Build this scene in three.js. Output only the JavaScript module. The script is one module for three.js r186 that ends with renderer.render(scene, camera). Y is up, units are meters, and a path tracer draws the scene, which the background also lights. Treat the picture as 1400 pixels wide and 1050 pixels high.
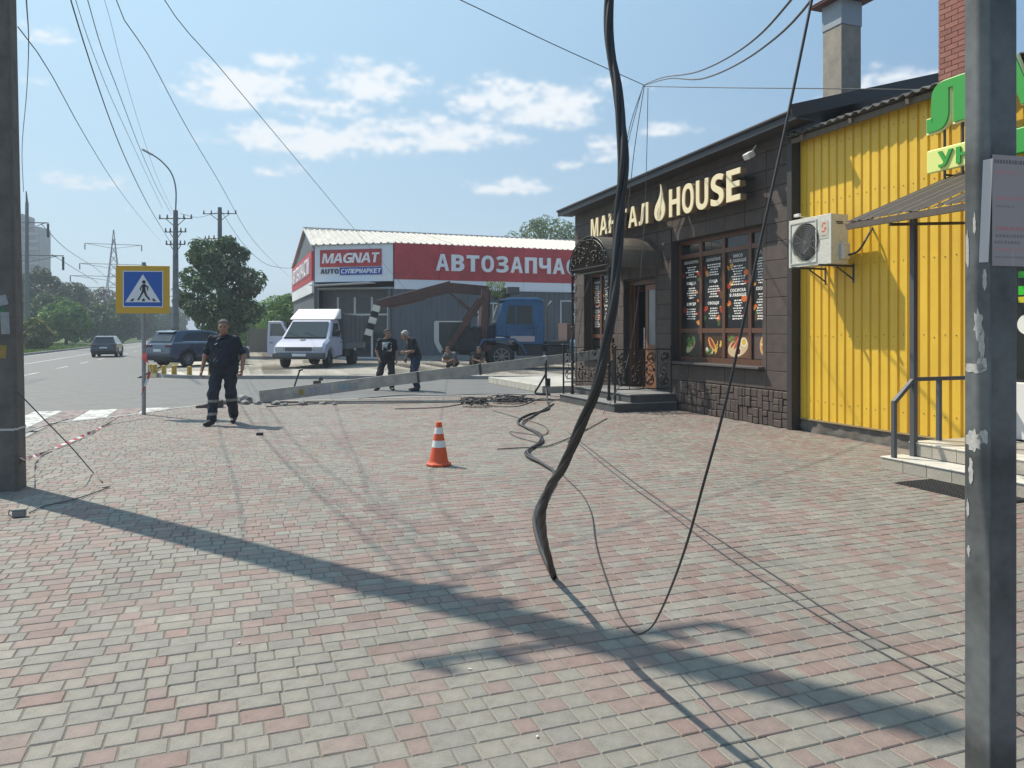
import * as THREE from 'three';
import { RoundedBoxGeometry } from 'three/addons/geometries/RoundedBoxGeometry.js';
import { mergeGeometries, mergeVertices } from 'three/addons/utils/BufferGeometryUtils.js';
import { FontLoader } from 'three/addons/loaders/FontLoader.js';

// ---------------------------------------------------------------- camera, sky, sun, exposure
const scene = new THREE.Scene();
const camera = new THREE.PerspectiveCamera(53.58, 4 / 3, 0.05, 4000);
camera.position.set(0, 1.6, 0);
camera.lookAt(0, 1.6, -10);
camera.setViewOffset(1400, 1050, 0, 71, 1400, 1050);      // lens shift: the picture was cropped, verticals stay upright
const renderer = new THREE.WebGLRenderer({ antialias: true });
renderer.setSize(1400, 1050);
renderer.toneMapping = THREE.LinearToneMapping;
renderer.toneMappingExposure = 1.25;
renderer.shadowMap.enabled = true;

let seed_ = 12345;
const rnd = () => { seed_ = (seed_ * 1664525 + 1013904223) >>> 0; return seed_ / 4294967296; };
const rr = (a, b) => a + (b - a) * rnd();
const seed = (n) => { seed_ = (n * 2654435761 + 97) >>> 0; rnd(); rnd(); };
const clamp = (v, a = 0, b = 1) => Math.min(b, Math.max(a, v));
const sstep = (a, b, v) => { const t = clamp((v - a) / (b - a)); return t * t * (3 - 2 * t); };
const lerp = (a, b, t) => a + (b - a) * t;
const hash2 = (x, y, s = 0) => { let h = Math.imul(x | 0, 374761393) + Math.imul(y | 0, 668265263) + Math.imul(s | 0, 974711); h = Math.imul(h ^ (h >>> 13), 1274126177); h ^= h >>> 16; return (h >>> 0) / 4294967296; };
function vnoise(x, y, s = 0, per = 0) {
  const xi = Math.floor(x), yi = Math.floor(y), fx = x - xi, fy = y - yi;
  const w = (v) => (per ? ((v % per) + per) % per : v);
  const ux = fx * fx * (3 - 2 * fx), uy = fy * fy * (3 - 2 * fy);
  const a = hash2(w(xi), w(yi), s), b = hash2(w(xi + 1), w(yi), s), c = hash2(w(xi), w(yi + 1), s), d = hash2(w(xi + 1), w(yi + 1), s);
  return lerp(lerp(a, b, ux), lerp(c, d, ux), uy);
}
function fbm(x, y, oct = 4, s = 0, per = 0) {
  let v = 0, a = 0.5, n = 0;
  for (let i = 0; i < oct; i++) { v += a * vnoise(x, y, s + i * 17, per); n += a; a *= 0.5; x *= 2; y *= 2; per *= 2; }
  return v / n;
}

// the sun stands ahead and to the left, 52.6 degrees up
const SUN_EL = 52.6 * Math.PI / 180;
const sunDir = new THREE.Vector3(-0.835 * Math.cos(SUN_EL), Math.sin(SUN_EL), -0.55 * Math.cos(SUN_EL)).normalize();
{
  // clear early summer sky: deeper blue overhead and away from the sun, pale at the horizon, a band of thin fair-weather clouds all round
  const W = 2048, H = 1024, data = new Float32Array(W * H * 4);
  const clouds = [];
  const C = (az, el, wa, we, k) => clouds.push([az, el, wa, we, k]);
  C(-17.2, 18.9, 2.0, 0.7, 0.95); C(-19.5, 16.6, 4.4, 1.3, 0.95); C(-10.6, 17.6, 3.4, 1.4, 1.05); C(-13.5, 15.8, 4.2, 1.0, 0.75);
  C(-15, 13.4, 5.2, 1.1, 1); C(-7.5, 14.3, 6.6, 1.3, 1); C(1, 16.4, 5.4, 1.5, 1); C(6.2, 17.2, 3, 1.3, 0.6);
  C(0.2, 10.7, 2.8, 0.55, 0.95); C(4.3, 12.2, 0.9, 0.4, 0.8); C(6.7, 13.8, 1.2, 0.5, 0.6); C(-16.5, 11.4, 2.2, 0.5, 0.5);
  C(11.2, 14.6, 2.6, 0.5, 0.7); C(7, 13.0, 2, 0.5, 0.6); C(26.5, 15.8, 3.6, 1.2, 0.9); C(24, 14.6, 3, 0.8, 0.8);
  C(-30, 9.8, 2.6, 0.5, 0.5); C(-27, 8.4, 1.8, 0.4, 0.35); C(-34, 15.4, 2.4, 0.4, 0.35); C(-33, 18.2, 3, 0.5, 0.35);
  seed(5);
  for (let i = 0; i < 120; i++) { const az = rr(38, 322); C(az > 180 ? az - 360 : az, rr(6, 26), rr(2, 6), rr(0.5, 1.7), rr(0.4, 1)); }
  for (let j = 0; j < H; j++) {
    const el = ((j + 0.5) / H - 0.5) * Math.PI, eld = el * 180 / Math.PI;
    const near = eld > 0 && eld < 32 ? clouds.filter((c) => Math.abs(c[1] - eld) < c[3] * 2.2) : [];
    for (let i = 0; i < W; i++) {
      const phi = ((i + 0.5) / W - 0.5) * 2 * Math.PI;                 // atan2(z, x)
      const dx = Math.cos(phi) * Math.cos(el), dz = Math.sin(phi) * Math.cos(el), dy = Math.sin(el);
      const ang = Math.acos(clamp(dx * sunDir.x + dy * sunDir.y + dz * sunDir.z, -1, 1)) * 180 / Math.PI;
      const e = Math.max(eld, 0), w = 1 - sstep(15, 100, ang), h = Math.exp(-e / 7);
      let r = 0.07 + 0.43 * w + 0.52 * h, gg = 0.20 + 0.53 * w + 0.50 * h, b = 0.41 + 0.50 * w + 0.31 * h;
      if (near.length) {
        const azd = Math.atan2(dx, -dz) * 180 / Math.PI;
        let m = 0;
        for (const c of near) {
          let da = azd - c[0]; if (da > 180) da -= 360; if (da < -180) da += 360;
          const de = eld - c[1], q = (da * da) / (c[2] * c[2]) + (de * de) / (c[3] * c[3] * (de < 0 ? 0.6 : 1.3));
          if (q < 2.4) m = Math.max(m, c[4] * (1 - q / 2.4));
        }
        if (m > 0) {
          const n = fbm(azd * 0.55, eld * 1.6, 5, 3), n2 = fbm(azd * 2.2, eld * 5.0, 4, 9);
          const d = sstep(0.2, 1.0, m * 1.05 + (n - 0.5) * 1.7 + (n2 - 0.5) * 0.9 - 0.12) * 0.85;
          r = lerp(r, 0.86, d); gg = lerp(gg, 0.87, d); b = lerp(b, 0.88, d);
        }
      }
      if (eld < 0) { const q = clamp(-eld / 8); r = lerp(r, 0.36, q); gg = lerp(gg, 0.36, q); b = lerp(b, 0.34, q); }
      const o = (j * W + i) * 4; data[o] = r; data[o + 1] = gg; data[o + 2] = b; data[o + 3] = 1;
    }
  }
  const sky = new THREE.DataTexture(data, W, H, THREE.RGBAFormat, THREE.FloatType);
  sky.mapping = THREE.EquirectangularReflectionMapping; sky.magFilter = THREE.LinearFilter; sky.needsUpdate = true;
  scene.background = sky; scene.environment = sky;
}
const sun = new THREE.DirectionalLight(new THREE.Color().setRGB(1, 0.915, 0.78), 5.0);
sun.position.copy(sunDir).multiplyScalar(120); sun.target.position.set(0, 0, -20); sun.position.add(sun.target.position);
sun.castShadow = true; sun.shadow.mapSize.set(4096, 4096); sun.shadow.radius = 1;
Object.assign(sun.shadow.camera, { left: -70, right: 70, top: 70, bottom: -70, near: 1, far: 400 });
scene.add(sun, sun.target);
scene.fog = new THREE.FogExp2(new THREE.Color().setRGB(0.80, 0.90, 1.0), 0.0013);

// ---------------------------------------------------------------- helpers
// street grid: s runs across the street (right positive), t along it (away); the grid is turned 20.56 degrees from the view axis
const TH = 0.3588, CT = Math.cos(TH), ST = Math.sin(TH);
const V = (x, y, z) => new THREE.Vector3(x, y, z);
const W3 = (s, t, y = 0) => V(CT * s - ST * t, y, -(ST * s + CT * t));
const taken = new Map();
const numbered = (n) => { const k = taken.get(n) || 0; taken.set(n, k + 1); return k ? n + '_' + String(k).padStart(3, '0') : n; };
function tag(o, label, category, group, kind) {
  o.userData.label = label; o.userData.category = category;
  if (group) o.userData.group = group;
  if (kind) o.userData.kind = kind;
  return o;
}
function thing(name, label, category, pos = V(0, 0, 0), turn = 0, group) {
  const o = new THREE.Group(); o.name = numbered(name); o.position.copy(pos); o.rotation.y = turn; scene.add(o);
  return tag(o, label, category, group);
}
function boxUV(g) {
  const p = g.attributes.position, n = g.attributes.normal, uv = new Float32Array(p.count * 2);
  for (let i = 0; i < p.count; i++) {
    const ax = Math.abs(n.getX(i)), ay = Math.abs(n.getY(i)), az = Math.abs(n.getZ(i));
    let u, v;
    if (ay >= ax && ay >= az) { u = p.getX(i); v = -p.getZ(i); } else if (ax >= az) { u = p.getZ(i); v = p.getY(i); } else { u = p.getX(i); v = p.getY(i); }
    uv[i * 2] = u; uv[i * 2 + 1] = v;
  }
  g.setAttribute('uv', new THREE.BufferAttribute(uv, 2));
  return g;
}
function merge(geos, keepUV) {
  const list = (Array.isArray(geos) ? geos : [geos]).flat(3).filter(Boolean).map((g) => {
    let h = g.index ? g.toNonIndexed() : g;
    if (!h.attributes.normal) h.computeVertexNormals();
    for (const k of Object.keys(h.attributes)) if (!['position', 'normal', 'uv', 'color'].includes(k) || (k === 'color' && !keepUV?.color)) h.deleteAttribute(k);
    if (!h.attributes.uv) boxUV(h);
    h.morphAttributes = {}; h.clearGroups();
    return h;
  });
  return list.length === 1 ? list[0] : mergeGeometries(list);
}
function mesh(name, geos, mat, parent, keepUV = false) {
  let g = merge(geos, keepUV);
  if (!keepUV) { g = g.clone(); boxUV(g); }
  const m = new THREE.Mesh(g, mat); m.name = parent ? name : numbered(name); m.castShadow = m.receiveShadow = true;
  (parent || scene).add(m);
  return m;
}
function struct(name, geos, mat, keepUV) { const m = mesh(name, geos, mat, null, keepUV); m.userData.kind = 'structure'; return m; }
function copyOf(o, pos, turn) { const c = o.clone(); c.name = numbered(o.name.replace(/_\d{3}$/, '')); c.userData = { ...o.userData }; if (pos) c.position.copy(pos); if (turn !== undefined) c.rotation.y = turn; scene.add(c); return c; }
const M4 = new THREE.Matrix4();
function place(g, x = 0, y = 0, z = 0, rx = 0, ry = 0, rz = 0) { M4.makeRotationFromEuler(new THREE.Euler(rx, ry, rz)); M4.setPosition(x, y, z); g.applyMatrix4(M4); return g; }
const box = (w, h, d, x = 0, y = 0, z = 0, rx = 0, ry = 0, rz = 0) => place(new THREE.BoxGeometry(w, h, d), x, y, z, rx, ry, rz);
const rbox = (w, h, d, r, x = 0, y = 0, z = 0, rx = 0, ry = 0, rz = 0, seg = 1) => place(new RoundedBoxGeometry(w, h, d, seg, Math.min(r, w / 2.01, h / 2.01, d / 2.01)), x, y, z, rx, ry, rz);
const bx = (x0, x1, y0, y1, z0, z1, r = 0) => (r ? rbox(Math.abs(x1 - x0), Math.abs(y1 - y0), Math.abs(z1 - z0), r, (x0 + x1) / 2, (y0 + y1) / 2, (z0 + z1) / 2) : box(Math.abs(x1 - x0), Math.abs(y1 - y0), Math.abs(z1 - z0), (x0 + x1) / 2, (y0 + y1) / 2, (z0 + z1) / 2));
const cyl = (r1, r2, h, x = 0, y = 0, z = 0, seg = 16, rx = 0, ry = 0, rz = 0) => place(new THREE.CylinderGeometry(r1, r2, h, seg), x, y, z, rx, ry, rz);
const ball = (r, x = 0, y = 0, z = 0, sx = 1, sy = 1, sz = 1, a = 14, b = 10) => { const g = new THREE.SphereGeometry(r, a, b); g.scale(sx, sy, sz); g.translate(x, y, z); return g; };
function bar(p, q, r, seg = 8, r2 = r) {
  const d = q.clone().sub(p), g = new THREE.CylinderGeometry(r2, r, d.length(), seg);
  g.applyQuaternion(new THREE.Quaternion().setFromUnitVectors(V(0, 1, 0), d.clone().normalize()));
  g.translate((p.x + q.x) / 2, (p.y + q.y) / 2, (p.z + q.z) / 2);
  return g;
}
function beam(p, q, w, h, w2 = w, h2 = h, up = V(0, 1, 0)) {
  if (Math.abs(q.clone().sub(p).normalize().dot(up)) > 0.999) up = V(0, 0, 1);              // rectangular bar from p to q, tapering
  const d = q.clone().sub(p), L = d.length(), g = new THREE.BoxGeometry(1, 1, L), a = g.attributes.position;
  for (let i = 0; i < a.count; i++) { const f = a.getZ(i) > 0 ? 1 : 0; a.setX(i, a.getX(i) * lerp(w, w2, f)); a.setY(i, a.getY(i) * lerp(h, h2, f)); }
  g.computeVertexNormals();
  const zz = d.normalize(), xx = new THREE.Vector3().crossVectors(up, zz).normalize(), yy = new THREE.Vector3().crossVectors(zz, xx);
  M4.makeBasis(xx, yy, zz); M4.setPosition((p.x + q.x) / 2, (p.y + q.y) / 2, (p.z + q.z) / 2);
  g.applyMatrix4(M4);
  return g;
}
function tube(pts, r, n = 24, rad = 6, tension) {
  const c = new THREE.CatmullRomCurve3(pts, false, tension === undefined ? 'centripetal' : 'catmullrom', tension);
  return new THREE.TubeGeometry(c, n, r, rad, false);
}
function prism(pts, depth, bevel = 0) {                                    // outline in x, y extruded along z, centred in z
  const sh = new THREE.Shape(pts.map((p) => new THREE.Vector2(p[0], p[1])));
  const g = new THREE.ExtrudeGeometry(sh, { depth: depth - 2 * bevel, bevelEnabled: bevel > 0, bevelSize: bevel, bevelOffset: -bevel, bevelThickness: bevel, bevelSegments: 1, curveSegments: 8 });
  g.translate(0, 0, -(depth - 2 * bevel) / 2);
  return g;
}
function quadSheet(corners) {                                              // flat polygon from a fan of points
  const p = []; for (let i = 1; i < corners.length - 1; i++) p.push(corners[0], corners[i], corners[i + 1]);
  const g = new THREE.BufferGeometry().setFromPoints(p); g.computeVertexNormals(); return g;
}
// textures: tileable grey noise, drawn as a tint over the material's own colour
function tint(size, fn) {
  const d = new Uint8Array(size * size * 4);
  for (let j = 0; j < size; j++) for (let i = 0; i < size; i++) {
    const v = fn(i / size, j / size), o = (j * size + i) * 4, a = Array.isArray(v) ? v : [v, v, v];
    d[o] = clamp(a[0]) * 255; d[o + 1] = clamp(a[1]) * 255; d[o + 2] = clamp(a[2]) * 255; d[o + 3] = 255;
  }
  const t = new THREE.DataTexture(d, size, size, THREE.RGBAFormat); t.wrapS = t.wrapT = THREE.RepeatWrapping; t.magFilter = THREE.LinearFilter; t.needsUpdate = true;
  return t;
}
const rep = (t, metresU, metresV = metresU) => { const c = t.clone(); c.repeat.set(1 / metresU, 1 / metresV); c.needsUpdate = true; return c; };
const T = {
  grit: tint(512, (u, v) => 0.60 + 0.44 * fbm(u * 96, v * 96, 3, 1, 96) + (hash2(u * 512, v * 512, 3) > 0.93 ? -0.2 : 0) + (fbm(u * 5, v * 5, 4, 6, 5) - 0.5) * 0.34),
  stain: tint(512, (u, v) => { const a = fbm(u * 5, v * 5, 5, 2, 5), b = fbm(u * 24, v * 24, 3, 8, 24); return 0.80 + (a - 0.5) * 0.5 + (b - 0.5) * 0.18; }),
  fine: tint(256, (u, v) => 0.86 + (fbm(u * 32, v * 32, 4, 4, 32) - 0.5) * 0.34),
  wood: tint(256, (u, v) => 0.78 + (fbm(u * 40, v * 3, 4, 12, 0) - 0.5) * 0.5),
  streak: tint(256, (u, v) => 0.84 + (fbm(u * 24, v * 3, 4, 15, 0) - 0.5) * 0.3),
};
const col = (c) => (Array.isArray(c) ? new THREE.Color().setRGB(...c) : new THREE.Color(c));
function mat(c, rough = 0.8, metal = 0, o = {}) {
  const { tex, size = 1, sizeV, bump, bumpSize, bumpTex, ...rest } = o, m = new THREE.MeshPhysicalMaterial({ color: col(c), roughness: rough, metalness: metal, ...rest });
  if (tex) m.map = rep(tex, size, sizeV ?? size);
  if (bump) { m.bumpMap = rep(bumpTex || tex || T.grit, bumpSize || size); m.bumpScale = bump; }
  return m;
}
function canvasTex(w, h, draw) { const c = document.createElement('canvas'); c.width = w; c.height = h; draw(c.getContext('2d'), w, h); const t = new THREE.CanvasTexture(c); t.colorSpace = THREE.SRGBColorSpace; return t; }
const fontBold = await new FontLoader().loadAsync('fonts/droid/droid_sans_bold.typeface.json');
const fontReg = await new FontLoader().loadAsync('fonts/droid/droid_sans_regular.typeface.json');
// one glyph as an extruded letter: lower left at the origin, cap height `h`, squeezed to width `w`
function glyph(ch, h, w, depth, bevel = 0.006, font = fontBold, skew = 0) {
  const g = new THREE.ExtrudeGeometry(font.generateShapes(ch, 1), { depth, bevelEnabled: bevel > 0, bevelSize: bevel / h * 0.6, bevelThickness: bevel, bevelSegments: 1, curveSegments: 5 });
  g.computeBoundingBox(); const b = g.boundingBox, cap = (font.capH ||= (() => { const q = new THREE.ShapeGeometry(font.generateShapes('H', 1)); q.computeBoundingBox(); return q.boundingBox.max.y; })());
  g.translate(-b.min.x, 0, 0); g.scale(w / (b.max.x - b.min.x), h / cap, 1);
  if (skew) { const m = new THREE.Matrix4().set(1, skew, 0, 0, 0, 1, 0, 0, 0, 0, 1, 0, 0, 0, 0, 1); g.applyMatrix4(m); }
  g.computeVertexNormals();
  return g;
}

// ---------------------------------------------------------------- materials
const MT = {
  asphalt: mat([0.158, 0.157, 0.154], 0.72, 0, { tex: T.grit, size: 1.7, bump: 0.006, bumpTex: T.grit }),
  concrete: mat([0.34, 0.33, 0.31], 0.92, 0, { tex: T.stain, size: 1.3, bump: 0.004, bumpTex: T.grit, bumpSize: 0.5 }),
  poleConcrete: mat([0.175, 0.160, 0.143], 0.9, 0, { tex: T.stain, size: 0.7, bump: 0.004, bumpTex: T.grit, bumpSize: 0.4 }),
  lightConcrete: mat([0.50, 0.48, 0.43], 0.92, 0, { tex: T.stain, size: 1.9, bump: 0.004, bumpTex: T.grit, bumpSize: 0.5 }),
  steelDark: mat([0.055, 0.058, 0.062], 0.5, 0.3),
  iron: mat([0.03, 0.028, 0.026], 0.38, 0.5),
  cable: mat([0.022, 0.022, 0.024], 0.55),
  wire: mat([0.085, 0.086, 0.09], 0.6, 0.2),
  galv: mat([0.33, 0.34, 0.35], 0.5, 0.6, { tex: T.fine, size: 0.4 }),
  white: mat([0.74, 0.75, 0.76], 0.5),
  glassDark: mat([0.02, 0.023, 0.026], 0.06, 0, { specularIntensity: 1 }),
  rubber: mat([0.02, 0.02, 0.021], 0.85),
  black: mat([0.015, 0.015, 0.016], 0.7),
  chrome: mat([0.6, 0.6, 0.62], 0.25, 1),
};
// ---------------------------------------------------------------- ground, road, pavements
struct('ground', place(new THREE.PlaneGeometry(3000, 3000), 0, -0.1, -900, -Math.PI / 2), mat([0.115, 0.12, 0.06], 1, 0, { tex: T.stain, size: 14 }));
{
  const road = new THREE.Group(); road.name = 'road'; road.userData.kind = 'structure'; scene.add(road);
  const flat = (s0, s1, t0, t1, y) => quadSheet([W3(s0, t0, y), W3(s1, t0, y), W3(s1, t1, y), W3(s0, t1, y)]);
  mesh('asphalt', [flat(-13.2, -3, -30, 420, -0.04), flat(-3, 70, 14.0, 30, -0.04)], MT.asphalt, road);
  // worn patches and a repaired trench in the asphalt
  const patch = mat([0.15, 0.15, 0.15], 0.8, 0, { tex: T.grit, size: 1.1 });
  mesh('asphalt_patch', [flat(-7.4, -5.9, 19.5, 31, -0.036)], patch, road);
  mesh('asphalt_patch', [flat(1.2, 5.4, 20.3, 21.4, -0.036)], patch, road);
  const worn = tint(512, (u, v) => { const n = fbm(u * 14, v * 14, 4, 31, 14); const k = sstep(0.30, 0.46, n); return lerp(0.36, 0.98, k); });
  const paint = mat([0.52, 0.52, 0.50], 0.8, 0, { tex: worn, size: 1.6 }), red = mat([0.25, 0.205, 0.195], 0.85, 0, { tex: worn, size: 1.3 });
  for (let i = -2; i < 10; i++) {
    const s = -3.45 - i * 1.02;
    mesh('crosswalk_stripe', flat(s - 0.26, s + 0.26, 15.1, 18.1, -0.035), paint, road);
    mesh('crosswalk_stripe', flat(s - 0.74, s - 0.28, 15.1, 18.1, -0.0355), red, road);
  }
  mesh('lane_line', flat(-9.72, -9.58, 24, 300, -0.035), paint, road);
  for (let t = 21; t < 140; t += 6) mesh('lane_dash', flat(-7.2, -7.08, t, t + 2.6, -0.035), paint, road);
  mesh('edge_line', flat(-12.85, -12.73, 24, 300, -0.035), paint, road);
}
const CORNER = [[-2.85, 15.3], [-2.3, 15.72], [-1.6, 16.4], [-1.15, 17.2], [-0.4, 18.0], [0.5, 18.3]];
const inPlaza = (s, t) => { if (s < -2.84 || t > 18.2) return false; if (s > 0.5 || t < 15.3) return true; for (let i = 0; i < 5; i++) { const [a, b] = CORNER[i], [c, d] = CORNER[i + 1]; if (s >= a && s < c) return t < lerp(b, d, (s - a) / (c - a)) - 0.06; } return true; };
{
  const pav = new THREE.Group(); pav.name = 'pavement'; pav.userData.kind = 'structure'; scene.add(pav);
  const edge = [[8.72, -6], [8.72, 18.3], [0.5, 18.3]];
  edge.push(...[...CORNER].reverse().slice(1));
  edge.push([-2.85, -6]);
  mesh('joint_sand', quadSheet([[3, 8], ...edge, edge[0]].map(([s, t]) => W3(s, t, -0.004))), mat([0.205, 0.185, 0.157], 1, 0, { tex: T.grit, size: 0.35 }), pav);
  // concrete setts laid in rows across the street: three lengths, grey and rose
  const RP = 0.118, J = 0.0058, LEN = [0.088, 0.118, 0.177], H0 = -0.03, CH = 0.0045;
  function settGeo(L, D) {
    const a = L / 2, b = D / 2, c = CH, v = [[-a, 0 - c, b], [a, 0 - c, b], [a, 0 - c, -b], [-a, 0 - c, -b]], u = [[-a + c, 0, b - c], [a - c, 0, b - c], [a - c, 0, -b + c], [-a + c, 0, -b + c]], w = v.map((q) => [q[0], H0, q[2]]), p = [];
    const quad = (A, B, C, D_) => p.push(...A, ...B, ...C, ...A, ...C, ...D_);
    quad(u[0], u[1], u[2], u[3]);
    for (let i = 0; i < 4; i++) { const k = (i + 1) % 4; quad(v[i], v[k], u[k], u[i]); quad(w[i], w[k], v[k], v[i]); }
    const g = new THREE.BufferGeometry(); g.setAttribute('position', new THREE.Float32BufferAttribute(p, 3)); g.computeVertexNormals();
    return boxUV(g);
  }
  const settTex = rep(T.grit, 0.33), settBump = rep(T.grit, 0.2);
  const cols = [[0.254, 0.237, 0.203], [0.243, 0.229, 0.198], [0.266, 0.247, 0.209], [0.233, 0.22, 0.193], [0.256, 0.192, 0.167], [0.248, 0.19, 0.168], [0.266, 0.21, 0.182], [0.25, 0.176, 0.152]];
  const settMats = cols.map((c) => mat(c, 0.7, 0, {}));
  settMats.forEach((m) => { m.map = settTex; m.bumpMap = settBump; m.bumpScale = 0.002; });
  const field = mat([1, 1, 1], 0.7); field.map = settTex; field.bumpMap = settBump; field.bumpScale = 0.002; field.vertexColors = true;
  seed(77);
  const setts = [];
  for (let row = -30; row < 154; row++) {
    const t = row * RP + 0.4; let s = -2.84 + rr(0, 0.1);
    while (s < 8.6) {
      const k = rnd() < 0.3 ? 0 : rnd() < 0.55 ? 1 : 2, L = LEN[k], sc = s + L / 2; s += L;
      if (!inPlaza(sc, t)) continue;
      const redness = 0.40 + 0.5 * (fbm(sc * 0.55, t * 0.55, 3, 21) - 0.5) * 2 + (sc > 1.5 ? 0.13 : -0.05);
      const c = rnd() < clamp(redness, 0.1, 0.68) ? 4 + Math.floor(rnd() * 4) : Math.floor(rnd() * 4);
      const w = W3(sc, t), Z = -w.z, px = 700 + 1040 * w.x / Math.max(Z, 0.1);
      const y = (fbm(sc * 0.8, t * 0.8, 2, 40) - 0.5) * 0.008 + rr(-0.0014, 0.0018);
      setts.push({ k, c, sc, t, y, rx: rr(-0.011, 0.011), rz: rr(-0.009, 0.009), ry: TH + rr(-0.012, 0.012), seen: Z > 2.74 && Z < 6 && px > 20 && px < 1300, Z, d: rr(0.9, 1.07) * (0.86 + 0.28 * fbm(sc * 1.3 + 7, t * 1.3, 4, 61)) });
    }
  }
  const near = new Set(setts.filter((q) => q.seen).sort((a, b) => a.Z - b.Z).slice(0, 300));
  const geos = LEN.map((L) => settGeo(L - J, RP - J));
  const P = [], N = [], U = [], C = [], m = new THREE.Matrix4(), e = new THREE.Euler(), tv = new THREE.Vector3(), nm = new THREE.Matrix3();
  for (const q of setts) {
    const w = W3(q.sc, q.t, q.y);
    if (near.has(q)) {
      const o = new THREE.Mesh(geos[q.k], settMats[q.c]); o.name = 'paver'; o.position.copy(w); o.rotation.set(q.rx, q.ry, q.rz); o.castShadow = o.receiveShadow = true; pav.add(o);
      continue;
    }
    m.makeRotationFromEuler(e.set(q.rx, q.ry, q.rz)); m.setPosition(w.x, w.y, w.z); nm.getNormalMatrix(m);
    const g = geos[q.k], p = g.attributes.position, n = g.attributes.normal, u = g.attributes.uv, c = cols[q.c], ou = rnd(), ov = rnd();
    for (let i = 0; i < p.count; i++) {
      tv.fromBufferAttribute(p, i).applyMatrix4(m); P.push(tv.x, tv.y, tv.z);
      tv.fromBufferAttribute(n, i).applyMatrix3(nm).normalize(); N.push(tv.x, tv.y, tv.z);
      U.push(u.getX(i) + ou, u.getY(i) + ov); C.push(c[0] * q.d, c[1] * q.d, c[2] * q.d);
    }
  }
  const g = new THREE.BufferGeometry();
  g.setAttribute('position', new THREE.Float32BufferAttribute(P, 3)); g.setAttribute('normal', new THREE.Float32BufferAttribute(N, 3));
  g.setAttribute('uv', new THREE.Float32BufferAttribute(U, 2)); g.setAttribute('color', new THREE.Float32BufferAttribute(C, 3));
  const f = new THREE.Mesh(g, field); f.name = 'paver_field'; f.userData.kind = 'stuff'; f.castShadow = f.receiveShadow = true; pav.add(f);
}
{
  // kerb stones round the paved square
  const kerb = new THREE.Group(); kerb.name = 'kerb'; kerb.userData.kind = 'structure'; scene.add(kerb);
  const stone = new RoundedBoxGeometry(0.14, 0.22, 0.99, 1, 0.018), m = mat([0.40, 0.39, 0.365], 0.9, 0, { tex: T.stain, size: 0.9 });
  const put = (s, t, turn, len = 1) => { const o = new THREE.Mesh(stone, m); o.name = 'kerb_stone'; o.position.copy(W3(s, t, -0.10)); o.rotation.y = TH + turn; o.scale.z = len; o.castShadow = o.receiveShadow = true; kerb.add(o); };
  for (let t = -5.5; t < 15.2; t += 1) put(-2.92, t, 0, t > 14.4 ? 0.6 : 1);
  for (let i = 0; i < 5; i++) { const [a, b] = CORNER[i], [c, d] = CORNER[i + 1]; put((a + c) / 2 - 0.03, (b + d) / 2 + 0.03, Math.atan2(-(c - a), d - b), Math.hypot(c - a, d - b)); }
  for (let s = 1; s < 7.9; s += 1) put(s, 18.29, Math.PI / 2);
}
{
  // pale paved yard in front of the parts shop across the side street
  const sh = new THREE.Shape([[-9.5, 26.7], [14, 26.3], [40, 30], [40, 75], [-26, 75]].map(([x, z]) => new THREE.Vector2(x, z)));
  sh.setFromPoints([[-10.6, 26.75], [14, 26.35], [45, 29], [45, 80], [-32.5, 80], [-14.7, 33.2], [-13.9, 30.6], [-13.3, 28.8], [-12.4, 27.5], [-11.6, 26.95]].map(([x, z]) => new THREE.Vector2(x, z)));
  const top = new THREE.ExtrudeGeometry(sh, { depth: 0.2, bevelEnabled: false }); top.rotateX(-Math.PI / 2); top.translate(0, -0.12, 0);
  struct('yard_pavement', top, mat([0.53, 0.49, 0.42], 0.93, 0, { tex: tint(512, (u, v) => { const a = (u * 8) % 1, b = (v * 8) % 1; return (a < 0.05 || b < 0.06 ? 0.7 : 0.86 + 0.12 * hash2(u * 8, v * 8, 4)) + (fbm(u * 6, v * 6, 4, 5, 6) - 0.5) * 0.12; }), size: 2.4 }));
  const k = new THREE.Group(); k.name = 'yard_kerb'; k.userData.kind = 'structure'; scene.add(k);
  const stone = new RoundedBoxGeometry(0.99, 0.26, 0.15, 1, 0.02), m = mat([0.36, 0.355, 0.34], 0.9, 0, { tex: T.stain, size: 0.8 });
  const put = (x, z, a) => { const o = new THREE.Mesh(stone, m); o.name = 'kerb_stone'; o.position.set(x, -0.045, -z); o.rotation.y = a; o.castShadow = o.receiveShadow = true; k.add(o); };
  for (let x = -10.2; x < 14; x += 1) put(x, 26.66 - (x + 10) * 0.0165, -0.0165);
  put(-11.15, 26.79, -0.25); put(-12.02, 27.16, -0.55); put(-12.8, 27.95, -0.95); put(-13.4, 28.9, -1.2); put(-13.78, 29.9, -1.25);
  for (let i = 0; i < 3; i++) put(-14.1 - i * 0.29, 30.9 + i * 0.96, -1.27);
}
{
  // raised concrete apron behind the restaurant
  const o = new THREE.Group(); o.name = 'side_apron'; o.userData.kind = 'structure'; scene.add(o);
  o.position.copy(W3(7.9, 18.75)); o.rotation.y = TH;
  mesh('slab', bx(0.16, 8, -0.04, 0.14, -4.5, 0), MT.lightConcrete, o);
  for (let i = 0; i < 5; i++) mesh('kerb_stone', bx(0, 0.15, -0.04, 0.16, -i * 0.9 - 0.89, -i * 0.9, 0.012), mat([0.52, 0.50, 0.44], 0.9, 0, { tex: T.stain, size: 0.8 }), o);
}
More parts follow.
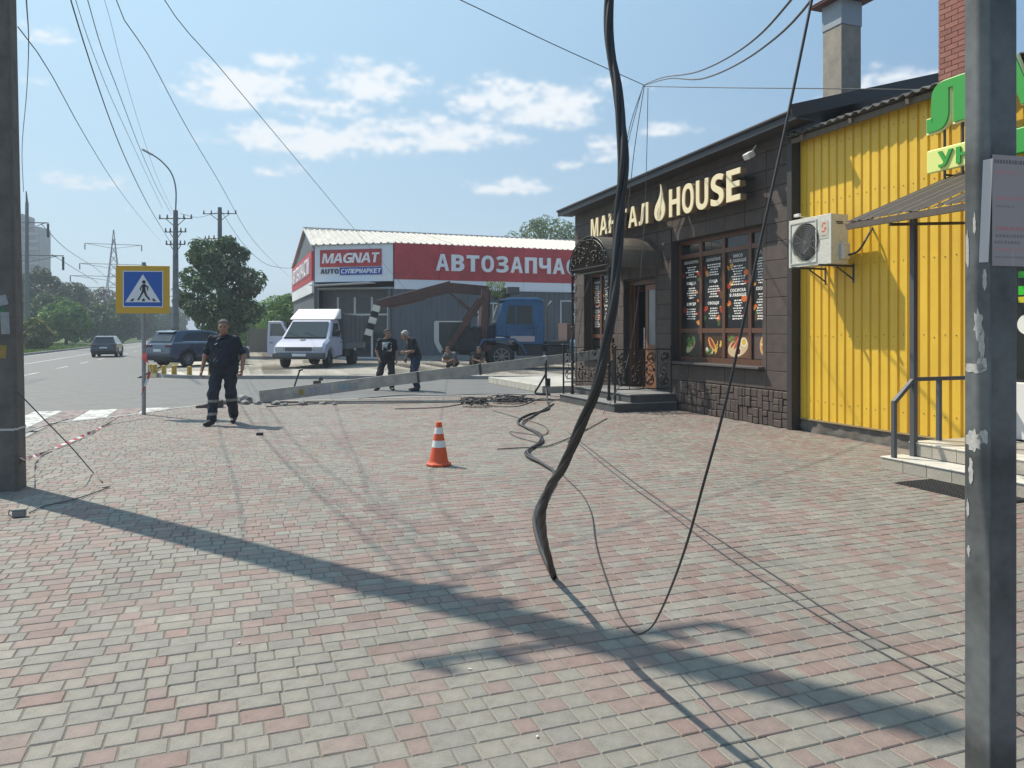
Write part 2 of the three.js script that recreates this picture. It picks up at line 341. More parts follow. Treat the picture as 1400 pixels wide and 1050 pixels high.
{
  // grass verge beyond the road
  const v = struct('grass_verge', bx(-60, 0, -0.12, 0.06, -400, 40), mat([0.10, 0.155, 0.035], 1, 0, { tex: T.stain, size: 5 }));
  v.position.copy(W3(-13.4, 0)); v.rotation.y = TH;
  const k = struct('verge_kerb', bx(-0.2, 0, -0.15, 0.1, -300, 20), MT.concrete);
  k.position.copy(W3(-13.2, 0)); k.rotation.y = TH;
  const tuft = []; seed(9);
  for (let i = 0; i < 5; i++) { const a = rr(0, 6.28), h = rr(0.10, 0.22), w = 0.02, dx = Math.cos(a) * 0.07, dz = Math.sin(a) * 0.07; tuft.push(quadSheet([V(-w + dx * 0.2, 0, dz * 0.2), V(w + dx * 0.2, 0, dz * 0.2), V(dx, h, dz)])); }
  const g = merge(tuft), n = 9000, im = new THREE.InstancedMesh(g, mat([0.13, 0.21, 0.045], 0.9, 0, { transmission: 0.3, thickness: 0, side: THREE.DoubleSide }), n), mm = new THREE.Matrix4(), c = new THREE.Color();
  for (let i = 0; i < n; i++) {
    const t = 28 + Math.pow(rnd(), 1.4) * 75, s = -13.5 - Math.pow(rnd(), 1.3) * 22, p = W3(s, t, 0.055), k2 = rr(0.7, 1.5);
    mm.makeRotationY(rr(0, 6)); mm.scale(V(k2 * 1.6, k2 * 0.8, k2 * 1.6)); mm.setPosition(p); im.setMatrixAt(i, mm); im.setColorAt(i, c.setRGB(rr(0.7, 1.2), rr(0.8, 1.1), rr(0.5, 1)));
  }
  im.name = 'grass'; tag(im, 'mown green grass on the verge beyond the road', 'grass', null, 'stuff'); im.castShadow = true; scene.add(im);
}
// ---------------------------------------------------------------- street-grid builders
function gridThing(name, label, category, s0, t0, group) {
  const o = thing(name, label, category, W3(s0, t0), TH, group);
  const b = (sA, sB, h0, h1, tA, tB, r = 0) => bx(sA - s0, sB - s0, h0, h1, -(tA - t0), -(tB - t0), r);
  const L = (s, t, h) => V(s - s0, h, -(t - t0));
  return { o, b, L, s0, t0 };
}
const faceOut = (g, F, s, t, h) => { g.rotateY(-Math.PI / 2); const p = F.L(s, t, h); g.translate(p.x, p.y, p.z); return g; };   // drawn in x, y; set to face the street
function spiral(cx, cy, r, turns, start, dir = 1, n = 22) { const p = []; for (let i = 0; i <= n; i++) { const k = i / n, a = start + dir * turns * 2 * Math.PI * k, q = r * (1 - 0.8 * k); p.push([cx + Math.cos(a) * q, cy + Math.sin(a) * q]); } return p; }
function cutRects(list, holes) {
  let out = list;
  for (const [a0, a1, b0, b1] of holes) {
    const next = [];
    for (const r of out) {
      const [x0, x1, y0, y1] = r;
      if (x1 <= a0 || x0 >= a1 || y1 <= b0 || y0 >= b1) { next.push(r); continue; }
      if (x0 < a0) next.push([x0, a0, y0, y1]);
      if (x1 > a1) next.push([a1, x1, y0, y1]);
      const m0 = Math.max(x0, a0), m1 = Math.min(x1, a1);
      if (y0 < b0) next.push([m0, m1, y0, b0]);
      if (y1 > b1) next.push([m0, m1, b1, y1]);
    }
    out = next;
  }
  return out;
}
// ---------------------------------------------------------------- brown grill restaurant
const brownC = [[0.096, 0.071, 0.060], [0.086, 0.064, 0.055], [0.105, 0.077, 0.064], [0.090, 0.065, 0.056]];
const brownMats = brownC.map((c) => mat(c, 0.72, 0, { tex: T.stain, size: 0.8, bump: 0.002, bumpTex: T.grit, bumpSize: 0.3 }));
const roofDark = mat([0.03, 0.031, 0.036], 0.5, 0.1, { tex: T.streak, size: 1.2 });
const woodFrame = mat([0.15, 0.062, 0.032], 0.45, 0, { tex: T.wood, size: 0.3, sizeV: 1.2 });
{
  const F = gridThing('restaurant_building', 'dark brown clad grill restaurant with black mono-pitched roof beside the yellow shop', 'building', 8.72, 10.07), { o, b, L } = F;
  const win = [10.82, 13.72, 1.0, 3.48], door = [14.35, 15.75, 0.34, 2.78], win2 = [16.2, 17.85, 0.95, 3.1];
  const outline = new THREE.Shape([[0, 0], [8.33, 0], [8.33, 4.9], [0, 4.9]].map((p) => new THREE.Vector2(...p)));
  for (const [a, c, d, e] of [win, door, win2]) outline.holes.push(new THREE.Path([[a, d], [c, d], [c, e], [a, e]].map((p) => new THREE.Vector2(p[0] - 10.07, p[1]))));
  const wall = new THREE.ExtrudeGeometry(outline, { depth: 0.32, bevelEnabled: false }); wall.rotateY(Math.PI / 2);
  mesh('front_wall', wall, mat([0.045, 0.037, 0.034], 0.9), o);
  mesh('side_wall', [b(9.05, 15.4, 0, 4.9, 10.07, 10.3), b(9.05, 15.4, 0, 4.9, 18.17, 18.4), b(15.2, 15.4, 0, 5.8, 10.31, 18.16)], mat([0.07, 0.058, 0.054], 0.85), o);
  mesh('interior_floor', b(9.05, 15.2, 0.02, 0.34, 10.31, 18.16), mat([0.12, 0.10, 0.09], 0.6), o);
  mesh('ceiling', b(9.05, 15.2, 4.0, 4.1, 10.31, 18.16), mat([0.25, 0.23, 0.2], 0.9), o);
  // cladding panels
  seed(31);
  const holes = [win, door, win2].map(([a, c, d, e]) => [a, c, d, e]);
  const rows = 14, rh = 0.314;
  for (let r = 0; r < rows; r++) {
    const h0 = 0.62 + r * rh, h1 = Math.min(h0 + rh, 4.88);
    for (let k = 0; k < 14; k++) {
      const a = 10.12 + k * 0.592, c = Math.min(a + 0.592, 18.4);
      for (const q of cutRects([[a, c, h0, h1]], holes)) {
        if (q[1] - q[0] < 0.05 || q[3] - q[2] < 0.05) continue;
        mesh('cladding_panel', b(8.692 + rr(-0.003, 0.003), 8.718, q[2] + 0.004, q[3] - 0.004, q[0] + 0.003, q[1] - 0.003, 0.006), brownMats[Math.floor(rnd() * 4)], o);
      }
    }
  }
  // plinth of moulded stones
  const stones = [], split = (x0, x1, y0, y1, d) => {
    const w = x1 - x0, h = y1 - y0;
    if ((w * h < 0.03 && w < 0.3 && h < 0.3) || (w < 0.15 && h < 0.34 && rnd() < 0.5 && d > 2)) { stones.push([x0, x1, y0, y1]); return; }
    if (w > h * rr(0.7, 1.4) && w > 0.15) { const q = x0 + w * rr(0.35, 0.65); split(x0, q, y0, y1, d + 1); split(q, x1, y0, y1, d + 1); } else if (h > 0.15) { const q = y0 + h * rr(0.35, 0.65); split(x0, x1, y0, q, d + 1); split(x0, x1, q, y1, d + 1); } else stones.push([x0, x1, y0, y1]);
  };
  for (let k = 0; k < 5; k++) split(10.12 + k * 0.656, 10.12 + (k + 1) * 0.656, 0.0, 0.61, 0);
  for (let k = 0; k < 2; k++) split(17.0 + k * 0.69, 17.0 + (k + 1) * 0.69, 0.0, 0.61, 0);
  for (const q of stones) mesh('plinth_stone', b(8.655 + rr(-0.012, 0.012), 8.72, q[2] + 0.005, q[3] - 0.005, q[0] + 0.005, q[1] - 0.005, 0.014), brownMats[Math.floor(rnd() * 4)], o);
  mesh('corner_trim', [b(8.60, 8.80, 0, 4.86, 9.98, 10.10, 0.01)], mat([0.03, 0.027, 0.027], 0.55), o);
  // roof: eave rising slightly towards the yellow shop, mono-pitch up to the back
  const he = (t) => 5.11 - (t - 9.6) * 0.026;
  const RQ = [L(8.31, 9.55, he(9.55)), L(8.31, 18.6, he(18.6)), L(15.6, 18.6, he(18.6) + 2.05), L(15.6, 9.55, he(9.55) + 2.05)];
  const RB = RQ.map((p) => V(p.x, p.y - 0.07, p.z));
  mesh('roof', [quadSheet(RQ), quadSheet([...RB].reverse()), quadSheet([RQ[0], RQ[3], RB[3], RB[0]]), quadSheet([RQ[1], RB[1], RB[2], RQ[2]])], roofDark, o);
  const ribs = []; for (let k = 0; k <= 26; k++) { const t = 9.6 + k * 0.345; ribs.push(beam(L(8.55, t, he(t) + 0.07), L(15.6, t, he(t) + 2.05), 0.02, 0.02)); }
  mesh('roof_seam', ribs, roofDark, o);
  mesh('fascia', beam(L(8.31, 9.52, he(9.52) - 0.10), L(8.31, 18.63, he(18.63) - 0.10), 0.03, 0.18), mat([0.024, 0.024, 0.03], 0.45), o);
  mesh('gutter', bar(L(8.28, 9.52, he(9.52) - 0.05), L(8.28, 18.63, he(18.63) - 0.05), 0.034, 10), mat([0.028, 0.028, 0.034], 0.4), o);
  mesh('soffit', [beam(L(8.515, 9.55, he(9.55) - 0.17), L(8.515, 18.6, he(18.6) - 0.17), 0.38, 0.02)], mat([0.05, 0.044, 0.042], 0.7), o);
  mesh('barge_board', beam(L(8.2, 9.53, he(9.53) - 0.08), L(15.6, 9.53, he(9.53) + 1.97), 0.03, 0.2), mat([0.024, 0.024, 0.03], 0.45), o);
  // big menu window
  const makeWin = (W, cols, menus) => {
    const [t0, t1, h0, h1] = W, s = 8.90;
    const g = [b(s, s + 0.08, h0, h0 + 0.1, t0, t1), b(s, s + 0.08, h1 - 0.08, h1, t0, t1)];
    const w = mesh('window', g, woodFrame, o);
    const edges = [t0, ...cols, t1];
    edges.forEach((e, i) => mesh('mullion', b(s - 0.005, s + 0.085, h0 + 0.1, h1 - 0.08, clamp(e - 0.045, t0, t1), clamp(e + 0.045, t0, t1), 0.008), woodFrame, w));
    const rails = menus ? [1.63, 3.16] : [h0 + 0.55];
    for (const r of rails) for (let i = 0; i < edges.length - 1; i++) mesh('rail', b(s + 0.002, s + 0.078, r - 0.045, r + 0.045, edges[i] + 0.045, edges[i + 1] - 0.045), woodFrame, w);
    const yy = [h0 + 0.1, ...rails, h1 - 0.08];
    for (let i = 0; i < edges.length - 1; i++) for (let j = 0; j < yy.length - 1; j++) mesh('pane', b(s + 0.035, s + 0.045, yy[j], yy[j + 1], edges[i] + 0.04, edges[i + 1] - 0.04), MT.glassDark, w);
    return w;
  };
  const w1 = makeWin(win, [11.42, 12.2, 12.95], true), w2 = makeWin(win2, [16.75, 17.3], false);
  mesh('sill', b(8.56, 8.90, 0.955, 0.997, 10.76, 13.78, 0.008), mat([0.075, 0.066, 0.062], 0.5), o);
  mesh('sill', b(8.60, 8.90, 0.905, 0.947, 16.15, 17.9, 0.008), mat([0.075, 0.066, 0.062], 0.5), o);
  // window prints: menu lists above, food pictures below
  const menu = (heads, sd) => canvasTex(256, 640, (c, w, h) => {
    c.fillStyle = '#15110f'; c.fillRect(0, 0, w, h); seed(sd);
    for (let i = 0; i < 15; i++) { const side = rnd() < 0.5 ? rr(0, 60) : rr(190, 256), y = rr(60, 600); c.fillStyle = ['#a3300f', '#d2641a', '#7d1d10', '#c98a35', '#5a3a1a', '#3d5a22'][Math.floor(rnd() * 6)]; c.beginPath(); c.ellipse(side, y, rr(8, 30), rr(8, 34), rr(0, 3), 0, 7); c.fill(); }
    c.textAlign = 'center'; let y = 44; const per = (h - 60) / heads.length;
    heads.forEach((hd, i) => {
      c.fillStyle = i ? '#f4f1ea' : '#c9c5bd'; c.font = 'bold 38px sans-serif'; y = 48 + i * per;
      for (const line of hd) { c.fillText(line, w / 2, y, w - 24); y += 40; }
      c.fillStyle = '#eae6de';
      while (y < 48 + (i + 1) * per - 46) { const ww = rr(70, 170); let x = w / 2 - ww / 2; while (x < w / 2 + ww / 2) { const q = rr(8, 30); c.fillRect(x, y - 12, q, rr(8, 13)); x += q + 6; } y += 22; }
    });
  });
  const plate = (x, y, r, c, fill, rim) => { c.fillStyle = rim; c.beginPath(); c.arc(x, y, r, 0, 7); c.fill(); c.fillStyle = fill; c.beginPath(); c.arc(x, y, r * 0.8, 0, 7); c.fill(); };
  const food = (kind) => canvasTex(256, 192, (c, w, h) => {
    seed(kind * 7 + 3); c.fillStyle = ['#3b3a2c', '#46301f', '#6b4a33', '#5a4a44'][kind]; c.fillRect(0, 0, w, h);
    const blob = (x, y, a, b2, r, f) => { c.fillStyle = f; c.beginPath(); c.ellipse(x, y, a, b2, r, 0, 7); c.fill(); };
    if (kind === 0) { blob(120, 110, 80, 34, -0.7, '#c9b48a'); blob(130, 80, 60, 26, -0.6, '#5f8a3a'); for (let i = 0; i < 14; i++) blob(rr(70, 190), rr(30, 120), rr(8, 22), rr(5, 12), rr(0, 3), ['#4a7a2c', '#86a94e', '#a33a22'][i % 3]); }
    if (kind === 1) { blob(110, 90, 70, 32, 0.9, '#d9a25a'); blob(110, 84, 60, 16, 0.9, '#a23a1c'); for (let i = 0; i < 12; i++) { c.fillStyle = '#e4bb4e'; c.fillRect(rr(150, 230), rr(50, 140), 8, rr(20, 50)); } for (let i = 0; i < 10; i++) blob(rr(30, 120), rr(120, 170), 14, 8, rr(0, 3), ['#5d8f36', '#d9d0c0'][i % 2]); }
    if (kind === 2) { blob(128, 110, 120, 70, -0.3, '#cdb48c'); blob(90, 66, 66, 13, -0.8, '#a4321b'); blob(124, 72, 66, 13, -0.9, '#b84a26'); plate(196, 66, 34, c, '#d3b046', '#efece4'); plate(134, 140, 32, c, '#7b1d14', '#efece4'); for (let i = 0; i < 8; i++) blob(rr(20, 90), rr(20, 70), 12, 7, rr(0, 3), '#5f9140'); }
    if (kind === 3) { blob(180, 92, 84, 84, 0, '#d8b078'); blob(180, 92, 70, 70, 0, '#d98a4a'); for (let i = 0; i < 34; i++) { const a = rr(0, 6.3), r = rr(0, 62); blob(180 + Math.cos(a) * r, 92 + Math.sin(a) * r, rr(5, 12), rr(4, 9), a, ['#b13a20', '#ecd9a6', '#5f8a3a', '#c65a2c'][i % 4]); } }
  });
  const lists = [[['ХАЧАПУРИ'], ['ПИЦЦА'], ['БУРГЕР']], [['ШАШЛЫК'], ['ПИЦА'], ['ОВОЩИ']], [['МЯСО', 'В ЛАВАШЕ'], ['СОСИСКА', 'В ЛАВАШЕ']], [['ХОТ-ДОГ'], ['СОСИСКА']]];
  const spans = [[13.66, 13.0], [12.9, 12.25], [12.15, 11.47], [11.37, 10.88]];
  spans.forEach(([ta, tb], i) => {
    const wdt = ta - tb - 0.02, q = mesh('menu_print', faceOut(new THREE.PlaneGeometry(wdt, 1.42), F, 8.931, (ta + tb) / 2, 2.395), new THREE.MeshPhysicalMaterial({ map: menu(lists[i], 40 + i), roughness: 0.35 }), w1, true);
    q.userData.label = ['menu list headed by khachapuri, pizza and burger', 'menu list of grilled meat and vegetables', 'menu list of meat and sausage in lavash', 'menu list headed by hot dog'][i];
    const f = mesh('food_print', faceOut(new THREE.PlaneGeometry(wdt, 0.46), F, 8.931, (ta + tb) / 2, 1.345), new THREE.MeshPhysicalMaterial({ map: food(i), roughness: 0.3 }), w1, true);
    f.userData.label = ['printed picture of a salad wrap', 'printed picture of a hot dog and fries', 'printed picture of sausages and sauces', 'printed picture of a pizza'][i];
  });
  [[17.8, 17.35], [17.25, 16.8], [16.7, 16.25]].forEach(([ta, tb], i) => mesh('menu_print', faceOut(new THREE.PlaneGeometry(ta - tb - 0.04, 1.36), F, 8.931, (ta + tb) / 2, 2.27), new THREE.MeshPhysicalMaterial({ map: menu([lists[1], lists[2], lists[0]][i].slice(0, 2), 60 + i), roughness: 0.35 }), w2, true));
  // door: brown frame, one leaf with glass above and a wood panel below
  const d = mesh('door_frame', [b(8.85, 8.95, 0.34, 2.78, 14.35, 14.45), b(8.85, 8.95, 0.34, 2.78, 15.65, 15.75), b(8.85, 8.95, 2.68, 2.78, 14.45, 15.65)], woodFrame, o);
  const leafDoor = mesh('door', [b(8.86, 8.91, 0.36, 1.32, 14.47, 15.03), b(8.86, 8.91, 1.32, 2.66, 14.47, 14.57), b(8.86, 8.91, 1.32, 2.66, 14.93, 15.03), b(8.86, 8.91, 2.54, 2.66, 14.57, 14.93)], mat([0.26, 0.11, 0.05], 0.45, 0, { tex: T.wood, size: 0.3, sizeV: 1.2 }), o);
  mesh('pane', b(8.88, 8.89, 1.32, 2.54, 14.57, 14.93), mat([0.22, 0.23, 0.24], 0.15), leafDoor);
  mesh('handle', [bar(L(8.80, 14.98, 1.2), L(8.80, 14.98, 1.7), 0.014), bar(L(8.80, 14.98, 1.25), L(8.87, 14.98, 1.25), 0.01), bar(L(8.80, 14.98, 1.65), L(8.87, 14.98, 1.65), 0.01)], MT.chrome, leafDoor);
  const leaf2 = mesh('door', [b(8.9, 9.55, 0.36, 1.2, 15.58, 15.63), b(8.9, 9.0, 1.2, 2.66, 15.58, 15.63), b(9.45, 9.55, 1.2, 2.66, 15.58, 15.63), b(9.0, 9.45, 2.54, 2.66, 15.58, 15.63)], woodFrame, o);
  mesh('pane', b(9.0, 9.45, 1.2, 2.54, 15.6, 15.61), MT.glassDark, leaf2);
  // floodlight under the eave
  const fl = mesh('floodlight', [rbox(0.16, 0.11, 0.15, 0.02, ...L(8.36, 10.75, 4.62).toArray(), 0, 0, 0.5), bar(L(8.4, 10.75, 4.66), L(8.5, 10.75, 4.80), 0.014)], mat([0.62, 0.60, 0.56], 0.5), o);
}
{
  // raised letters over the window
  const F = gridThing('restaurant_sign', 'cream raised letter sign with a flame emblem on the brown restaurant wall', 'sign', 8.6, 14.4);
  const cream = mat([0.80, 0.68, 0.43], 0.5), side = mat([0.23, 0.155, 0.08], 0.6);
  const word = (w, tA, tB, h, y) => {
    const step = (tA - tB) / w.length;
    [...w].forEach((ch, i) => {
      const t = tA - i * step, m = mesh('letter', faceOut(glyph(ch, h, step * 0.84, 0.015, 0.004), F, 8.335, t, y), cream, F.o);
      mesh('letter_side', faceOut(glyph(ch, h, step * 0.84, 0.11, 0), F, 8.45, t, y), side, m);
    });
  };
  word('МАНГАЛ', 16.70, 13.93, 0.445, 3.90); word('HOUSE', 13.20, 10.86, 0.555, 3.90);
  const fl = new THREE.Shape(); fl.moveTo(0, 0); fl.bezierCurveTo(-0.3, 0.02, -0.3, 0.34, -0.1, 0.5); fl.bezierCurveTo(0.02, 0.62, 0.08, 0.72, 0.03, 0.92); fl.bezierCurveTo(0.16, 0.74, 0.14, 0.58, 0.2, 0.46); fl.bezierCurveTo(0.32, 0.26, 0.24, 0.02, 0, 0);
  const hole = (p) => { const h = new THREE.Path(); h.moveTo(p[0], p[1]); h.quadraticCurveTo(p[2], p[3], p[4], p[5]); h.quadraticCurveTo(p[6], p[7], p[0], p[1]); fl.holes.push(h); };
  hole([-0.10, 0.06, -0.13, 0.24, 0.0, 0.38, -0.06, 0.22]); hole([0.03, 0.05, 0.02, 0.18, 0.10, 0.28, 0.09, 0.14]);
  const ex = (d, b2) => { const g = new THREE.ExtrudeGeometry(fl, { depth: d, bevelEnabled: b2 > 0, bevelSize: b2, bevelThickness: b2, bevelSegments: 1, curveSegments: 10 }); g.scale(0.82, 0.82, 1); return g; };
  mesh('mounting_rail', [F.b(8.46, 8.70, 4.02, 4.05, 16.6, 14.1), F.b(8.46, 8.70, 4.24, 4.27, 16.6, 14.1), F.b(8.46, 8.70, 4.0, 4.03, 13.1, 11.0), F.b(8.46, 8.70, 4.3, 4.33, 13.1, 11.0)].map((g) => g), MT.steelDark, F.o);
  const m = mesh('flame', faceOut(ex(0.015, 0.004), F, 8.335, 13.56, 3.88), cream, F.o); m.userData.label = 'flame emblem between the two words';
  mesh('flame_side', faceOut(ex(0.11, 0), F, 8.45, 13.56, 3.88), side, m);
}
{
  // porch: two dark steps, wrought-iron barrel canopy and railings
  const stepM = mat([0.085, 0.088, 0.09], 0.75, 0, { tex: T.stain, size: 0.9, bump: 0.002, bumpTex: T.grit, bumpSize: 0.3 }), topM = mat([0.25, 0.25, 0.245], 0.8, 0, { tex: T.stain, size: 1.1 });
  const F = gridThing('porch_steps', 'dark grey two-step porch in front of the restaurant door', 'steps', 7.95, 14.75), { o, b } = F;
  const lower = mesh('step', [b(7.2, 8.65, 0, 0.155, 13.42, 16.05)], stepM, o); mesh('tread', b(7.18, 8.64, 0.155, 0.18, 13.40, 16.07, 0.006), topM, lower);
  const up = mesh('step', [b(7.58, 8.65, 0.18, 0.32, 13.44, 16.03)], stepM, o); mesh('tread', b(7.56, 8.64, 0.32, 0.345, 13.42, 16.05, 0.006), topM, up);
}
{
  const F = gridThing('entrance_canopy', 'bronze barrel canopy with wrought-iron scroll front over the restaurant door', 'canopy', 7.42, 15.0), { o, b, L } = F;
  const bronze = mat([0.17, 0.145, 0.115], 0.42, 0.35, { tex: T.streak, size: 0.8 });
  const t0 = 14.02, t1 = 15.92, c = (t0 + t1) / 2, R = (t1 - t0) / 2, H = 3.0, rise = 0.68;
  const arc = (s, k = 1) => { const p = []; for (let i = 0; i <= 18; i++) { const a = Math.PI * i / 18; p.push(L(s, c - Math.cos(a) * R * k, H + Math.sin(a) * rise * k)); } return p; };
  const A = arc(7.40), B = arc(8.68), A2 = arc(7.40, 0.975), B2 = arc(8.68, 0.975), q = [];
  for (let i = 0; i < 18; i++) { q.push(quadSheet([A[i], A[i + 1], B[i + 1], B[i]]), quadSheet([A2[i], B2[i], B2[i + 1], A2[i + 1]]), quadSheet([A[i], A2[i], A2[i + 1], A[i + 1]])); }
  mesh('barrel_roof', q, bronze, o);
  const fr = [], P = (u, v) => L(7.38, c - u, H + v);
  for (const k of [1, 0.9]) fr.push(tube(arc(7.38, k), 0.016, 36, 6));
  fr.push(bar(P(-R, 0), P(R, 0), 0.016), bar(P(-R, -0.12), P(R, -0.12), 0.014));
  for (const [cx, cy, r, tn, st, dr] of [[-0.3, 0.3, 0.2, 1.4, 0, 1], [0.3, 0.3, 0.2, 1.4, Math.PI, -1], [-0.66, 0.18, 0.15, 1.3, 1, 1], [0.66, 0.18, 0.15, 1.3, 2, -1], [0, 0.5, 0.09, 1.1, 4, 1], [-0.45, 0.47, 0.08, 1.2, 2, -1], [0.45, 0.47, 0.08, 1.2, 1, 1], [0, 0.14, 0.11, 1.3, -1, -1], [-0.85, 0.1, 0.08, 1.2, 0, 1], [0.85, 0.1, 0.08, 1.2, 3, -1]]) fr.push(tube(spiral(cx, cy, r, tn, st, dr).map(([x, y]) => P(x, y)), 0.011, 26, 5));
  for (let i = 0; i < 26; i++) { const a = rr(0.2, 2.94), k = rr(0.3, 0.95); fr.push(ball(0.03, ...P(Math.cos(a) * R * k, Math.sin(a) * rise * k * 0.95 + 0.02).toArray(), 1, 1.4, 0.5, 6, 5)); }
  mesh('scroll_front', fr, MT.iron, o);
  for (const t of [t0 + 0.06, t1 - 0.06]) {
    const g = [bar(L(7.43, t, 0.18), L(7.43, t, H), 0.03, 10), bar(L(7.43, t, 0.19), L(7.43, t, 0.25), 0.05, 10)];
    for (const y of [0.9, 1.7, 2.5]) g.push(ball(0.045, ...L(7.43, t, y).toArray(), 1, 1, 1, 8, 6));
    mesh('post', g, MT.iron, o);
    const sc = []; for (let k = 0; k < 4; k++) sc.push(tube(spiral(0.13, 0, 0.11, 1.3, Math.PI, k % 2 ? 1 : -1, 18).map(([x, y]) => L(7.43, t + (t < c ? 1 : -1) * x, 2.85 - k * 0.26 + y)), 0.010, 20, 5));
    mesh('bracket', sc, MT.iron, o);
  }
  for (const t of [t0, t1]) mesh('side_rail', beam(L(7.40, t, H - 0.02), L(8.68, t, H - 0.02), 0.03, 0.06), bronze, o);
}
function ironRail(name, label, sA, tA, sB, tB, base, top, foot0, foot1, rows = [[0.2, 0.13, 1.57, 1], [0.2, 0.09, 1.57, -1], [0.5, 0.12, -1.57, -1], [0.8, 0.13, -1.57, 1], [0.8, 0.09, -1.57, -1]]) {
  const F = gridThing(name, label, 'railing', (sA + sB) / 2, (tA + tB) / 2, 'wrought-iron porch railings'), { o, L } = F;
  const len = Math.hypot(sB - sA, tB - tA), P = (u, y) => L(lerp(sA, sB, u / len), lerp(tA, tB, u / len), y);
  mesh('post', [bar(P(0, foot0), P(0, top + 0.03), 0.022, 8), ball(0.035, ...P(0, top + 0.05).toArray(), 1, 1, 1, 8, 6)], MT.iron, o);
  mesh('post', [bar(P(len, foot1), P(len, top + 0.03), 0.022, 8), ball(0.035, ...P(len, top + 0.05).toArray(), 1, 1, 1, 8, 6)], MT.iron, o);
  mesh('top_rail', beam(P(0, top), P(len, top), 0.045, 0.018), MT.iron, o);
  mesh('bottom_rail', beam(P(0, base), P(len, base), 0.02, 0.02), MT.iron, o);
  const n = Math.max(2, Math.round(len / 0.32)), w = len / n, H = top - base;
  for (let i = 0; i < n; i++) {
    const g = [], cx = (i + 0.5) * w;
    for (const [fy, r, st, dr] of rows) g.push(tube(spiral(cx, base + H * fy, r, 1.25, st, dr, 16).map(([x, y]) => P(clamp(x, 0.02, len - 0.02), y)), 0.011, 20, 5));
    for (let k = 0; k < rows.length + 2; k++) { const a = P(cx + rr(-0.1, 0.1), base + H * rr(0.1, 0.9)); g.push(ball(0.026, a.x, a.y, a.z, 1, 1.5, 1, 6, 5)); }
    if (i) g.push(bar(P(i * w, base), P(i * w, top), 0.009, 6));
    mesh('scroll_panel', g, MT.iron, o);
  }
}
ironRail('porch_railing', 'wrought-iron scroll railing on the porch side towards the yellow shop', 7.26, 13.5, 8.56, 13.5, 0.45, 1.25, 0.18, 0.345);
ironRail('porch_railing', 'wrought-iron scroll railing on the porch side where the fallen pole rests', 7.26, 15.98, 8.56, 15.98, 0.45, 1.25, 0.18, 0.345, [[0.2, 0.13, 1.57, 1], [0.85, 0.08, -1.57, -1]]);

